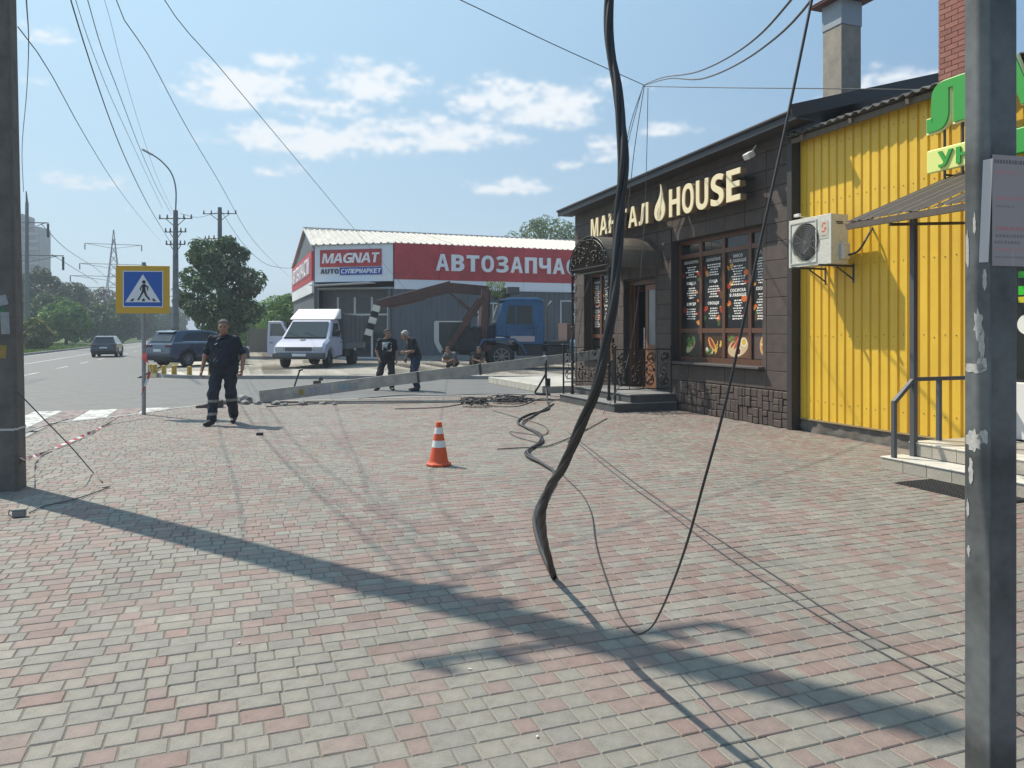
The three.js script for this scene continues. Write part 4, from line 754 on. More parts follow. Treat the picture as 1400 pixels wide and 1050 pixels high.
  let x = -1.85; for (const [ch, w] of [['M', 0.72], ['A', 0.64], ['G', 0.6], ['N', 0.58], ['A', 0.64], ['T', 0.5]]) { const g = glyph(ch, 0.54, w - 0.06, 0.03, 0.006, fontBold, 0.18); g.translate(x, 0.07, 0.05); mesh('letter', g, pale, bd); x += w * 0.925; }
  x = -1.95; for (const ch of 'AUTO') { const g = glyph(ch, 0.26, 0.25, 0.03, 0.004); g.translate(x, -0.52, 0.02); mesh('letter', g, mat([0.04, 0.05, 0.07], 0.5), Mg); x += 0.285; }
  x = -0.70; for (const ch of 'СУПЕРМАРКЕТ') { const g = glyph(ch, 0.25, 0.19, 0.02, 0, fontBold, 0.2); g.translate(x, -0.52, 0.05); mesh('letter', g, pale, bl); x += 0.218; }
}
// ---------------------------------------------------------------- trees
const leafCols = { chestnut: [0.088, 0.158, 0.056], poplar: [0.085, 0.155, 0.045], hedge: [0.14, 0.27, 0.05], grey: [0.105, 0.135, 0.07], pale: [0.19, 0.22, 0.065] };
const barkM = mat([0.085, 0.07, 0.055], 0.95, 0, { tex: T.stain, size: 0.5 });
function tree(name, label, X, Z, y0, H, R, o = {}) {
  const { puff = 1, trunk = 0.18, crownLo = 0.3, leaves = 3500, leaf = 0.24, c = leafCols.poplar, blobs = 22, sq = 1, group, sd = 1, lean = 0, flowers } = o;
  seed(sd * 131 + 7);
  const t = thing(name, label, o.cat || 'tree', V(X, y0, -Z), 0, group);
  const top = V(lean, H * 0.8, 0), bl = [], g = [];
  const base = V(0, 0, 0), mid = V(lean * 0.3 + rr(-0.1, 0.1) * R * 0.3, H * crownLo * 1.05, rr(-0.1, 0.1));
  g.push(bar(base, mid, trunk, 9, trunk * 0.75), bar(mid, top, trunk * 0.75, 7, trunk * 0.15));
  for (let i = 0; i < blobs; i++) {
    const f = (i + 0.5) / blobs, h = lerp(crownLo, 0.93, f), w = Math.sqrt(Math.max(0.06, 1 - (2.1 * (h - crownLo) / (0.97 - crownLo) - 0.95) ** 2)), a = i * 2.399 + rr(-0.5, 0.5), r = R * w * Math.sqrt(rr(0.12, 0.85)) * 0.85;
    const p = V(Math.cos(a) * r + lean * f, h * H, Math.sin(a) * r * sq), q = puff * R * rr(0.26, 0.46) * (0.65 + 0.35 * w);
    bl.push([p, q]);
    const s0 = mid.clone().lerp(top, clamp((h - crownLo) * 0.9)); g.push(bar(s0, p, trunk * 0.3, 5, trunk * 0.07));
  }
  mesh('trunk', g, barkM, t);
  const n = Math.round(leaves), P = new Float32Array(n * 18), N = new Float32Array(n * 18), Cc = new Float32Array(n * 18);
  const a = V(0, 0, 0), u = V(0, 0, 0), v = V(0, 0, 0), nn = V(0, 0, 0);
  for (let i = 0; i < n; i++) {
    const [p, q] = bl[Math.floor(rnd() * bl.length)];
    let dx, dy, dz, d; do { dx = rr(-1, 1); dy = rr(-1, 1); dz = rr(-1, 1); d = dx * dx + dy * dy + dz * dz; } while (d > 1 || d < 0.16 * rnd());
    const k = Math.pow(d, -0.17), c0 = V(p.x + dx * q * k, p.y + dy * q * 0.8 * k, p.z + dz * q * k);
    nn.set(dx + rr(-0.9, 0.9), dy + rr(-0.3, 1.3), dz + rr(-0.9, 0.9)).normalize(); u.set(rr(-1, 1), rr(-1, 0.4), rr(-1, 1)).cross(nn).normalize(); v.crossVectors(nn, u);
    const L = leaf * rr(0.6, 1.25), w = L * rr(0.32, 0.5), tip = c0.clone().addScaledVector(u, L / 2), tail = c0.clone().addScaledVector(u, -L / 2), l = c0.clone().addScaledVector(v, w / 2).addScaledVector(nn, L * 0.12), r = c0.clone().addScaledVector(v, -w / 2).addScaledVector(nn, L * 0.12);
    [tail, r, tip, tail, tip, l].forEach((w2, j) => { P[i * 18 + j * 3] = w2.x; P[i * 18 + j * 3 + 1] = w2.y; P[i * 18 + j * 3 + 2] = w2.z; });
    const n1 = r.clone().sub(tail).cross(tip.clone().sub(tail)).normalize(), n2 = tip.clone().sub(tail).cross(l.clone().sub(tail)).normalize();
    for (let j = 0; j < 6; j++) { const m = j < 3 ? n1 : n2; N[i * 18 + j * 3] = m.x; N[i * 18 + j * 3 + 1] = m.y; N[i * 18 + j * 3 + 2] = m.z; }
    const s = rr(0.65, 1.35), y = rr(-0.15, 0.25);
    for (let j = 0; j < 6; j++) { Cc[i * 18 + j * 3] = c[0] * s * (1 + y); Cc[i * 18 + j * 3 + 1] = c[1] * s; Cc[i * 18 + j * 3 + 2] = c[2] * s * (1 - y * 0.5); }
  }
  const gg = new THREE.BufferGeometry(); gg.setAttribute('position', new THREE.BufferAttribute(P, 3)); gg.setAttribute('normal', new THREE.BufferAttribute(N, 3)); gg.setAttribute('color', new THREE.BufferAttribute(Cc, 3)); boxUV(gg);
  const m = new THREE.Mesh(gg, tree.mat ||= new THREE.MeshPhysicalMaterial({ color: 0xffffff, vertexColors: true, roughness: 0.75, transmission: 0.42, thickness: 0, side: THREE.DoubleSide }));
  m.name = 'crown'; m.castShadow = m.receiveShadow = true; t.add(m);
  if (flowers) { const fl = []; for (let i = 0; i < flowers; i++) { const [p, q] = bl[Math.floor(rnd() * bl.length)], a2 = rr(0, 6.28), e = rr(0.1, 1.2); fl.push(cyl(0.02, 0.075, 0.24, p.x + Math.cos(a2) * Math.cos(e) * q, p.y + Math.sin(e) * q * 0.85, p.z + Math.sin(a2) * Math.cos(e) * q, 5)); } mesh('blossom', fl, mat([0.34, 0.27, 0.22], 0.9), t); }
  return t;
}
tree('chestnut_tree', 'round dark green chestnut tree with faded blossom candles beside the yard', -18.1, 47, 0.06, 7.55, 3.35, { trunk: 0.2, crownLo: 0.24, leaves: 6800, leaf: 0.42, c: leafCols.chestnut, blobs: 30, puff: 0.66, sd: 1, flowers: 60 });
const beyond = 'trees and bushes behind the chestnut';
tree('background_tree', 'small bright green tree showing under the chestnut crown', -24.5, 66, 0, 5.4, 3.4, { leaves: 5000, leaf: 0.26, c: leafCols.hedge, crownLo: 0.1, sd: 2, group: beyond });
tree('background_tree', 'bright green bush between the chestnut and the parts shop', -18.6, 62, 0, 4.6, 3.0, { leaves: 6000, leaf: 0.34, c: leafCols.hedge, crownLo: 0.08, sd: 3, group: beyond });
tree('background_tree', 'grey-green bushy tree against the red side wall of the shop', -17.6, 68, 0, 5.6, 3.0, { leaves: 6000, leaf: 0.34, c: leafCols.grey, crownLo: 0.08, sd: 4, group: beyond });
tree('background_tree', 'low dark bush behind the blue car', -26, 74, 0, 4.2, 3.6, { leaves: 4000, leaf: 0.3, c: leafCols.poplar, crownLo: 0.05, sd: 5, group: beyond });
tree('walnut_tree', 'tall airy green tree rising behind the parts shop roof', 3.6, 78, 0, 13.7, 4.6, { trunk: 0.3, leaves: 5500, leaf: 0.42, c: [0.115, 0.185, 0.06], crownLo: 0.45, blobs: 34, sd: 6 });
const rowG = 'trees along the grass verge';
const verge = [   // s, t, height, radius, colour, label, leaves, crown start
  [-15.2, 75, 2.6, 1.5, leafCols.pale, 'yellow-green shrub on the grass verge by the transmission pole', 2600, 0.05],
  [-17, 98, 5.0, 2.7, leafCols.hedge, 'bright green round tree on the verge beyond the car', 6000, 0.22],
  [-24, 122, 10.5, 4.6, leafCols.grey, 'tall greyish tree under the apartment block', 6500, 0.18],
  [-21.5, 112, 6.5, 3.4, leafCols.poplar, 'mid green tree behind the yellow-green shrub', 5000, 0.12],
  [-22, 134, 9.2, 4.2, leafCols.grey, 'grey-green tree behind the bright round tree', 5000, 0.15],
  [-17.5, 124, 5.4, 3.2, leafCols.poplar, 'low green tree next to the bright round tree', 5000, 0.14],
  [-22, 165, 10.2, 5.0, [0.14, 0.12, 0.085], 'thin brownish half-bare tree beside the lattice pylon', 1900, 0.3],
  [-17, 140, 6.6, 3.8, leafCols.chestnut, 'dark dense tree hanging over the far kerb', 6000, 0.12],
  [-16.5, 168, 7.4, 4.4, leafCols.poplar, 'broad dark tree left of the sign post', 6000, 0.1],
  [-15.5, 202, 8.4, 5.0, leafCols.chestnut, 'broad dark tree closing the street view', 5500, 0.08],
  [-15.0, 245, 8.6, 5.0, leafCols.chestnut, 'furthest dark tree by the bend of the street', 4500, 0.06],
];
verge.forEach(([s, t, H, R, c, label, n, lo], i) => { const p = W3(s, t); tree('verge_tree', label, p.x, -p.z, 0.05, H, R, { trunk: 0.16 + H * 0.008, leaves: n, leaf: 0.30 + t * 0.0024, c, crownLo: lo, blobs: 26, sd: 20 + i, group: rowG }); });
// far belt of trees at the end of the street, read as one mass
{
  const geo = [], cs = [leafCols.poplar, leafCols.chestnut, leafCols.grey]; seed(55);
  const n = 16000, P = [], N = [], C = [];
  const spots = []; for (let i = 0; i < 46; i++) { const s = i < 26 ? rr(-160, -18) : rr(2, 60), t = rr(210, 330); spots.push([W3(s, t), rr(6, 11), rr(5, 9), cs[i % 3]]); }
  for (let i = 0; i < n; i++) {
    const [p, H, R, c] = spots[i % spots.length], a = rr(0, 6.28), r = R * Math.sqrt(rnd()), y = rr(0.2, 1) * H * Math.sqrt(Math.max(0.05, 1 - (r / R) ** 2)), q = V(p.x + Math.cos(a) * r, y, p.z + Math.sin(a) * r), L = rr(0.7, 1.4);
    const u = V(rr(-1, 1), rr(-1, 1), rr(-1, 1)).normalize().multiplyScalar(L), v = V(rr(-1, 1), rr(-1, 1), rr(-1, 1)).normalize().multiplyScalar(L * 0.6), k = rr(0.7, 1.3), nn = u.clone().cross(v).normalize();
    for (const w of [q.clone().sub(u), q.clone().add(v), q.clone().add(u)]) { P.push(w.x, w.y, w.z); N.push(nn.x, nn.y, nn.z); C.push(c[0] * k, c[1] * k, c[2] * k); }
  }
  const g = new THREE.BufferGeometry(); g.setAttribute('position', new THREE.Float32BufferAttribute(P, 3)); g.setAttribute('normal', new THREE.Float32BufferAttribute(N, 3)); g.setAttribute('color', new THREE.Float32BufferAttribute(C, 3)); boxUV(g);
  const m = new THREE.Mesh(g, tree.mat); m.name = 'distant_wood'; tag(m, 'distant dark belt of trees at the end of the street', 'trees', null, 'stuff'); m.castShadow = true; scene.add(m);
}
// ---------------------------------------------------------------- apartment block, pylons, poles in the distance
{
  const o = thing('apartment_block', 'tall grey apartment block standing far off behind the verge trees', 'building', V(-204, 0, -310), 0.25);
  const c = mat([0.17, 0.18, 0.20], 0.9, 0, { tex: T.stain, size: 9 });
  mesh('wall', [bx(-22, 4, 0, 50, -14, 0), bx(4, 10, 0, 45, -14, -1), bx(-16, -4, 50, 53, -11, -3)], c, o);
  const wm = mat([0.05, 0.06, 0.075], 0.2), fr = mat([0.25, 0.26, 0.28], 0.7);
  for (let r = 0; r < 15; r++) for (const x of [-19, -14.5, -10, -5.5, -1, 2.2]) mesh('window', bx(x - 0.9, x + 0.9, 3.6 + r * 3.05, 5.3 + r * 3.05, -0.02, 0.06), wm, o);
  for (let r = 0; r < 14; r++) { mesh('window', bx(6, 8.2, 3.6 + r * 3, 5.3 + r * 3, -1.02, -0.94), wm, o); mesh('balcony', bx(4.3, 9.6, 2.4 + r * 3, 3.4 + r * 3, -0.98, 0.3), fr, o); }
}
function lattice(name, label, X, Z, H, base, arms) {
  const o = thing(name, label, 'pylon', V(X, 0, -Z), 0.35, 'power-line towers'), g = [], m = mat([0.13, 0.145, 0.165], 0.6, 0.3), w = (y) => lerp(base, 0.42, Math.min(1, y / (H * 0.82))) * (y > H * 0.82 ? 1 - (y - H * 0.82) / (H * 0.18) * 0.92 : 1), n = 13;
  for (let i = 0; i < n; i++) {
    const a = H * i / n, c = H * (i + 1) / n, wa = w(a), wc = w(c), K = [[-1, -1], [1, -1], [1, 1], [-1, 1]];
    for (let k = 0; k < 4; k++) { const [x0, z0] = K[k], [x1, z1] = K[(k + 1) % 4]; g.push(bar(V(x0 * wa, a, z0 * wa), V(x0 * wc, c, z0 * wc), 0.07, 4), bar(V(x0 * wa, a, z0 * wa), V(x1 * wc, c, z1 * wc), 0.04, 4), bar(V(x1 * wa, a, z1 * wa), V(x0 * wc, c, z0 * wc), 0.04, 4)); }
  }
  mesh('lattice_body', g, m, o);
  for (const [y, l] of arms) { const a = [], ww = w(y); a.push(bar(V(-l, y, 0), V(l, y, 0), 0.07, 4), bar(V(-l, y, 0), V(-ww, y - 0.9, 0), 0.05, 4), bar(V(l, y, 0), V(ww, y - 0.9, 0), 0.05, 4)); mesh('cross_arm', a, m, o); for (const q of [-1, 1]) mesh('insulator', cyl(0.12, 0.12, 1.3, q * l, y - 0.7, 0, 6), MT.steelDark, o); }
}
lattice('lattice_pylon', 'steel lattice pylon standing behind the pedestrian sign', -88, 168, 24.2, 2.4, [[21.0, 5.6], [16.6, 6.6], [13.9, 8.4], [11.4, 6.5]]);
{
  const o = thing('transmission_pole', 'tall concrete transmission pole with two long cross arms on the verge', 'pole', V(-47.2, 0, -74), 0.1, 'power-line towers'), m = mat([0.17, 0.175, 0.18], 0.8);
  mesh('shaft', [bar(V(0, 0, 0), V(0, 14.2, 0), 0.22, 10, 0.15), bar(V(0, 14.2, 0), V(-0.06, 15.3, 0), 0.12, 8, 0.05)], m, o);
  for (const [y, l, r] of [[12.2, -3.2, 2.0], [9.0, -2, 3.4]]) { mesh('cross_arm', [bar(V(l, y + 0.1, 0), V(r, y + 0.05, 0), 0.06, 6), bar(V(0, y - 0.6, 0), V(r * 0.8, y, 0), 0.04, 5), bar(V(0, y - 0.6, 0), V(l * 0.8, y, 0), 0.04, 5)], m, o); mesh('insulator', cyl(0.11, 0.11, 1.3, r - 0.05, y - 0.7, 0, 8), MT.steelDark, o); }
}
function linePole(name, label, X, Z, top, arms, lamp) {
  const o = thing(name, label, 'pole', V(X, 0, -Z), -0.05, 'street poles across the side street'), m = mat([0.205, 0.215, 0.225], 0.85, 0, { tex: T.stain, size: 0.8 });
  mesh('shaft', bar(V(0, 0, 0), V(0, top, 0), 0.19, 12, 0.125), m, o);
  for (const [y, w] of arms) { mesh('cross_arm', [bar(V(-w, y, 0), V(w, y, 0), 0.035, 6), bar(V(-w * 0.6, y, 0), V(0, y - 0.5, 0), 0.022, 5), bar(V(w * 0.6, y, 0), V(0, y - 0.5, 0), 0.022, 5)], MT.steelDark, o); for (const q of [-0.95, -0.5, 0.5, 0.95]) mesh('insulator', cyl(0.03, 0.055, 0.2, q * w, y + 0.12, 0, 7), mat([0.16, 0.17, 0.17], 0.3), o); }
  if (lamp) {
    mesh('lamp_arm', tube([V(0, top - 0.3, 0), V(0, top + 1.3, 0), V(-0.25, top + 2.1, 0), V(-0.8, top + 2.75, 0), V(-1.35, top + 3.15, 0)], 0.04, 24, 8), m, o);
    mesh('lamp_head', [rbox(0.62, 0.12, 0.24, 0.05, -1.62, top + 3.28, 0, 0, 0, -0.5, 2)], mat([0.34, 0.36, 0.38], 0.5), o);
  }
}
linePole('street_lamp', 'concrete street lamp pole with curved arm and two cross arms', -18.8, 42.5, 8.4, [[7.95, 0.95], [7.2, 0.6], [6.5, 0.55]], true);
linePole('utility_pole', 'thick concrete utility pole rising out of the chestnut crown', -18.75, 48.8, 9.6, [[9.2, 1.1], [7.6, 0.75]], false);
for (const [X, Z, H] of [[-62, 140, 8.6], [-79.5, 185, 8.6], [-105, 240, 8.8]]) {
  const o = thing('distant_pole', 'thin distant utility pole at the end of the street', 'pole', V(X, 0, -Z), 0, 'row of distant utility poles');
  mesh('shaft', bar(V(0, 0, 0), V(0, H, 0), 0.2, 6, 0.14), MT.poleConcrete, o); mesh('cross_arm', [bar(V(-1, H - 0.4, 0), V(1, H - 0.4, 0), 0.06, 4), bar(V(-0.7, H - 1.2, 0), V(0.7, H - 1.2, 0), 0.06, 4)], MT.steelDark, o);
}
{
  // metal fence between chestnut and shop
  const o = thing('plank_fence', 'grey plank fence with a steel gate post behind the white van', 'fence', V(-19.4, 0.06, -56)), gm = mat([0.20, 0.19, 0.17], 0.9, 0, { tex: T.wood, size: 0.4 });
  for (let k = 0; k < 26; k++) mesh('plank', bx(k * 0.16, k * 0.16 + 0.145, 0.05, 1.75 + hash2(k, 3) * 0.06, -0.02, 0.01), gm, o);
  mesh('fence_rail', [bx(0, 4.2, 0.45, 0.53, -0.06, -0.02), bx(0, 4.2, 1.35, 1.43, -0.06, -0.02)], gm, o); for (const x of [0, 2.1, 4.2]) mesh('post', bx(x - 0.05, x + 0.05, 0, 1.95, -0.16, -0.06), MT.steelDark, o);
}
// ---------------------------------------------------------------- vehicles
function arcPts(cx, cy, r, a0, a1, n = 10) { const p = []; for (let i = 0; i <= n; i++) { const a = lerp(a0, a1, i / n); p.push([cx + Math.cos(a) * r, cy + Math.sin(a) * r]); } return p; }
function taperZ(g, y0, y1, k) { const a = g.attributes.position; for (let i = 0; i < a.count; i++) { const f = clamp((a.getY(i) - y0) / (y1 - y0)); a.setZ(i, a.getZ(i) * lerp(1, k, f)); } g.computeVertexNormals(); return g; }
const wheelGeo = {};
function wheel(parent, x, y, z, r, w, rimC, spokes = 10) {
  const k = [r, w].join();
  wheelGeo[k] ||= (() => { const g = new THREE.LatheGeometry([[r * 0.6, -w / 2], [r * 0.9, -w / 2], [r * 0.98, -w * 0.36], [r, -w * 0.2], [r, w * 0.2], [r * 0.98, w * 0.36], [r * 0.9, w / 2], [r * 0.6, w / 2]].map((p) => new THREE.Vector2(...p)), 30); g.rotateX(Math.PI / 2); return g; })();
  const o = mesh('wheel', wheelGeo[k].clone(), MT.rubber, parent); o.position.set(x, y, z);
  const s = Math.sign(z) || 1, g = [cyl(r * 0.61, r * 0.61, w * 0.5, 0, 0, 0, 28, Math.PI / 2), cyl(r * 0.14, r * 0.14, 0.04, 0, 0, s * w * 0.42, 12, Math.PI / 2), place(new THREE.TorusGeometry(r * 0.6, r * 0.035, 6, 30), 0, 0, s * w * 0.46)];
  const sp = []; for (let i = 0; i < spokes; i++) { const a = i * 2 * Math.PI / spokes; sp.push(bar(V(0, 0, s * w * 0.38), V(Math.cos(a) * r * 0.58, Math.sin(a) * r * 0.58, s * w * 0.42), r * 0.05, 5)); }
  mesh('rim', [g[1], g[2], sp], rimC, o); mesh('hub_disc', g[0], MT.steelDark, o);
  return o;
}
function crossover(name, label, pos, turn, paint, k) {
  const o = thing(name, label, 'car', pos, turn, null); o.scale.setScalar(k);
  const arches = (cx) => arcPts(cx, 0.36, 0.41, 0, Math.PI, 12);
  const low = [[-2.05, 0.3], [-2.24, 0.42], [-2.29, 0.62], [-2.26, 0.82], [-2.2, 1.02], [-2.1, 1.13], [-1.2, 1.14], [0.2, 1.12], [1.05, 1.07], [1.75, 0.97], [2.12, 0.84], [2.27, 0.66], [2.28, 0.45], [2.15, 0.3], ...arches(1.36), ...arches(-1.36)].filter((p) => true);
  mesh('body', prism(low, 1.82, 0.07), paint, o);
  mesh('roof', taperZ(prism([[-2.14, 1.1], [-1.86, 1.50], [-1.72, 1.62], [-1.2, 1.675], [-0.5, 1.685], [0.1, 1.645], [0.45, 1.56], [1.2, 1.08]], 1.66, 0.03), 1.1, 1.68, 0.76), paint, o);
  const glass = mat([0.018, 0.024, 0.03], 0.07);
  mesh('side_window', taperZ(prism([[-1.55, 1.17], [-1.62, 1.3], [-1.25, 1.53], [-0.4, 1.6], [0.1, 1.57], [0.42, 1.48], [0.92, 1.16]], 1.672, 0.003), 1.1, 1.68, 0.76), glass, o);
  mesh('window_trim', taperZ(prism([[-1.6, 1.14], [-1.6, 1.165], [0.98, 1.155], [0.98, 1.13]], 1.69), 1.1, 1.68, 0.76), MT.chrome, o);
  mesh('pillar', taperZ(prism([[-0.28, 1.17], [-0.28, 1.6], [-0.2, 1.6], [-0.2, 1.17]], 1.678, 0.002), 1.1, 1.68, 0.76), MT.black, o);
  mesh('rear_window', taperZ(prism([[-2.13, 1.16], [-1.87, 1.515], [-1.865, 1.515], [-2.115, 1.16]].map(([x, y]) => [x - 0.006, y]), 1.4), 1.1, 1.68, 0.8), mat([0.05, 0.06, 0.07], 0.08), o);
  mesh('spoiler', rbox(0.22, 0.04, 1.22, 0.015, -1.83, 1.60, 0, 0, 0, 0.35), paint, o);
  mesh('windscreen', taperZ(prism([[0.5, 1.55], [1.2, 1.1], [1.215, 1.1], [0.515, 1.55]], 1.45), 1.1, 1.68, 0.8), glass, o);
  for (const z of [-0.62, 0.62]) { mesh('tail_light', rbox(0.16, 0.11, 0.38, 0.03, -2.19, 0.96, z * 1.08), mat([0.12, 0.012, 0.014], 0.2), o); mesh('head_light', rbox(0.2, 0.12, 0.4, 0.03, 2.16, 0.8, z * 1.08), mat([0.6, 0.62, 0.64], 0.15), o); }
  mesh('number_plate', box(0.015, 0.11, 0.52, -2.29, 0.76, 0), MT.white, o);
  mesh('bumper', [rbox(0.14, 0.2, 1.72, 0.04, -2.22, 0.40, 0), rbox(0.14, 0.2, 1.72, 0.04, 2.22, 0.38, 0)], MT.black, o);
  mesh('sill_cladding', [bx(-0.92, 0.92, 0.26, 0.4, -0.92, -0.86, 0.02), bx(-0.92, 0.92, 0.26, 0.4, 0.86, 0.92, 0.02)], MT.black, o);
  for (const cx of [-1.36, 1.36]) { const ar = arcPts(cx, 0.36, 0.41, 0, Math.PI, 14); for (const z of [-0.905, 0.905]) mesh('arch_trim', tube(ar.map(([x, y]) => V(x, y, z)), 0.022, 20, 5), MT.black, o); }
  for (const z of [-1.0, 1.0]) mesh('mirror', rbox(0.12, 0.15, 0.2, 0.04, 0.78, 1.15, z), paint, o);
  mesh('door_handle', [-0.9, 0.1].flatMap((x) => [-0.925, 0.925].map((z) => rbox(0.2, 0.03, 0.03, 0.01, x, 0.98, z))), paint, o);
  mesh('roof_antenna', taperZ(prism([[-1.35, 1.66], [-1.5, 1.74], [-1.52, 1.66]], 0.04), 1, 2, 1), MT.black, o);
  mesh('underbody', bx(-1.9, 1.9, 0.22, 0.35, -0.75, 0.75), MT.black, o);
  for (const x of [-1.36, 1.36]) for (const z of [-0.80, 0.80]) wheel(o, x, 0.35, z, 0.35, 0.23, mat([0.32, 0.33, 0.34], 0.35, 0.8), 10);
  return o;
}
crossover('parked_car', 'dark blue crossover car parked on the yard corner behind yellow posts', V(-14.25, 0.08, -34.7), 1.08, mat([0.012, 0.034, 0.082], 0.28, 0.1, { clearcoat: 1, clearcoatRoughness: 0.05 }), 0.96);
crossover('moving_car', 'dark grey crossover car driving away along the main road', W3(-7.47, 57.2, -0.04), TH + Math.PI / 2, mat([0.055, 0.06, 0.068], 0.3, 0.3, { clearcoat: 1, clearcoatRoughness: 0.05 }), 0.83);
{
  // white and lilac light truck with canvas body, passenger door open
  const o = thing('canvas_truck', 'white light truck with grey canvas body and one cab door open', 'truck', V(-8.66, 0.08, -34.3), -1.655); o.scale.set(1.06, 1.03, 1.13);
  const lilac = mat([0.50, 0.50, 0.60], 0.32, 0, { clearcoat: 0.7 }), white = mat([0.72, 0.72, 0.71], 0.4), grey = mat([0.10, 0.105, 0.11], 0.7);
  const arch = arcPts(1.62, 0.36, 0.43, 0, Math.PI, 12);
  mesh('cab', prism([[0.08, 0.42], [0.08, 1.22], [1.72, 1.25], [2.30, 1.05], [2.5, 0.86], [2.54, 0.62], [2.5, 0.5], ...arch], 1.92, 0.09), lilac, o);
  mesh('cab_roof', taperZ(prism([[0.08, 1.2], [0.08, 1.98], [0.25, 2.06], [0.8, 2.04], [1.0, 1.98], [1.78, 1.22]], 1.84, 0.05), 1.2, 2.05, 0.84), lilac, o);
  const glass = mat([0.035, 0.045, 0.05], 0.05);
  mesh('windscreen', taperZ(prism([[1.05, 1.92], [1.74, 1.25], [1.772, 1.25], [1.082, 1.92]].map(([x, y]) => [x + 0.045, y]), 1.6), 1.2, 2.05, 0.86), glass, o);
  mesh('side_window', taperZ(prism([[0.28, 1.28], [0.3, 1.86], [0.86, 1.86], [1.36, 1.3]], 1.86, 0.003), 1.2, 2.05, 0.84), glass, o);
  mesh('wiper', [bar(V(1.80, 1.27, -0.5), V(1.62, 1.46, 0.05), 0.012), bar(V(1.80, 1.27, 0.15), V(1.62, 1.46, 0.7), 0.012), bx(1.74, 1.86, 1.22, 1.27, -0.8, 0.8)], MT.black, o);
  mesh('wind_deflector', taperZ(prism([[0.98, 2.02], [0.12, 2.48], [0.02, 2.48], [0.02, 2.04]], 1.78, 0.04), 2.0, 2.5, 0.97), white, o);
  mesh('grille', [bx(2.42, 2.56, 0.71, 0.87, -0.5, 0.5), ...[0.75, 0.81].map((y) => bx(2.55, 2.575, y, y + 0.018, -0.5, 0.5))], mat([0.10, 0.10, 0.115], 0.4), o);
  for (const z of [-0.72, 0.72]) mesh('head_light', rbox(0.14, 0.19, 0.36, 0.03, 2.475, 0.79, z), mat([0.42, 0.43, 0.45], 0.1), o);
  mesh('emblem', place(cyl(0.11, 0.11, 0.02, 0, 0, 0, 16), 2.02, 1.155, 0, 0, 0, -0.33), grey, o);
  mesh('bumper', rbox(0.26, 0.26, 1.98, 0.07, 2.47, 0.52, 0), grey, o); mesh('number_plate', box(0.015, 0.11, 0.52, 2.615, 0.55, -0.05), MT.white, o);
  const pts = [[1.08, 0.48], [1.08, 1.24], [1.42, 1.26], [0.92, 1.93], [0.22, 1.93], [0.16, 1.2], [0.16, 0.48]];
  const dsh = new THREE.Shape(pts.map(([x, y]) => new THREE.Vector2(x - 1.12, y))); dsh.holes.push(new THREE.Path([[1.28, 1.3], [0.88, 1.85], [0.3, 1.85], [0.27, 1.3]].map(([x, y]) => new THREE.Vector2(x - 1.12, y))));
  const door = mesh('door', new THREE.ExtrudeGeometry(dsh, { depth: 0.07, bevelEnabled: true, bevelSize: 0.012, bevelThickness: 0.012, bevelSegments: 1 }), lilac, o); door.position.set(1.12, 0, 0.97); door.rotation.y = 1.12; door.userData.label = 'cab door swung wide open';
  mesh('door_window', box(0.98, 0.52, 0.008, -0.42, 1.57, 0.04), mat([0.5, 0.55, 0.55], 0.05, 0, { transmission: 0.9, thickness: 0 }), door); mesh('door_mirror', rbox(0.1, 0.26, 0.2, 0.03, 0.12, 1.3, 0.14), MT.black, door); mesh('door_handle', rbox(0.18, 0.03, 0.03, 0.01, -0.72, 1.02, 0.09), MT.black, door);
  mesh('door_gap', [bx(0.15, 1.12, 0.5, 1.9, 0.90, 0.968)], MT.black, o);
  mesh('door_handle', rbox(0.18, 0.035, 0.03, 0.01, 0.4, 1.05, -0.975), MT.black, o); mesh('mirror', [rbox(0.1, 0.28, 0.18, 0.03, 1.22, 1.42, -1.1), bar(V(1.2, 1.3, -0.95), V(1.2, 1.35, -1.1), 0.015)], MT.black, o);
  const canvasM = mat([0.115, 0.115, 0.115], 0.9, 0, { tex: T.fine, size: 0.8, bump: 0.01, bumpTex: T.stain, bumpSize: 1.2 });
  const side = prism([[-3.1, 0.92], [-3.1, 2.26], [-0.02, 2.30], [-0.02, 0.92]], 2.06, 0.05); mesh('canvas_cover', side, canvasM, o);
  const st = []; for (let k = 0; k < 5; k++) st.push(bx(-2.9 + k * 0.68, -2.86 + k * 0.68, 0.95, 2.27, -1.042, 1.042)); mesh('cover_seam', st, mat([0.085, 0.085, 0.088], 0.9), o);
  mesh('drop_side', bx(-3.1, -0.02, 0.74, 1.0, -1.055, 1.055, 0.01), mat([0.13, 0.135, 0.14], 0.7), o);
  mesh('chassis', [bx(-3.1, 2.2, 0.5, 0.68, -0.4, 0.4), bx(-0.9, -0.2, 0.4, 0.72, -0.95, -0.5), bx(0.1, 1.1, 0.38, 0.5, -0.85, 0.85)], MT.black, o);
  for (const z of [-0.82, 0.82]) { wheel(o, 1.62, 0.33, z, 0.34, 0.22, grey, 6); wheel(o, -1.75, 0.33, z * 0.98, 0.34, 0.32, grey, 6); }
  mesh('roof_clutter', [bar(V(-0.4, 2.3, -0.5), V(-0.4, 2.62, -0.5), 0.012), rbox(0.6, 0.05, 0.5, 0.02, -1.0, 2.33, -0.4)], MT.black, o);
}
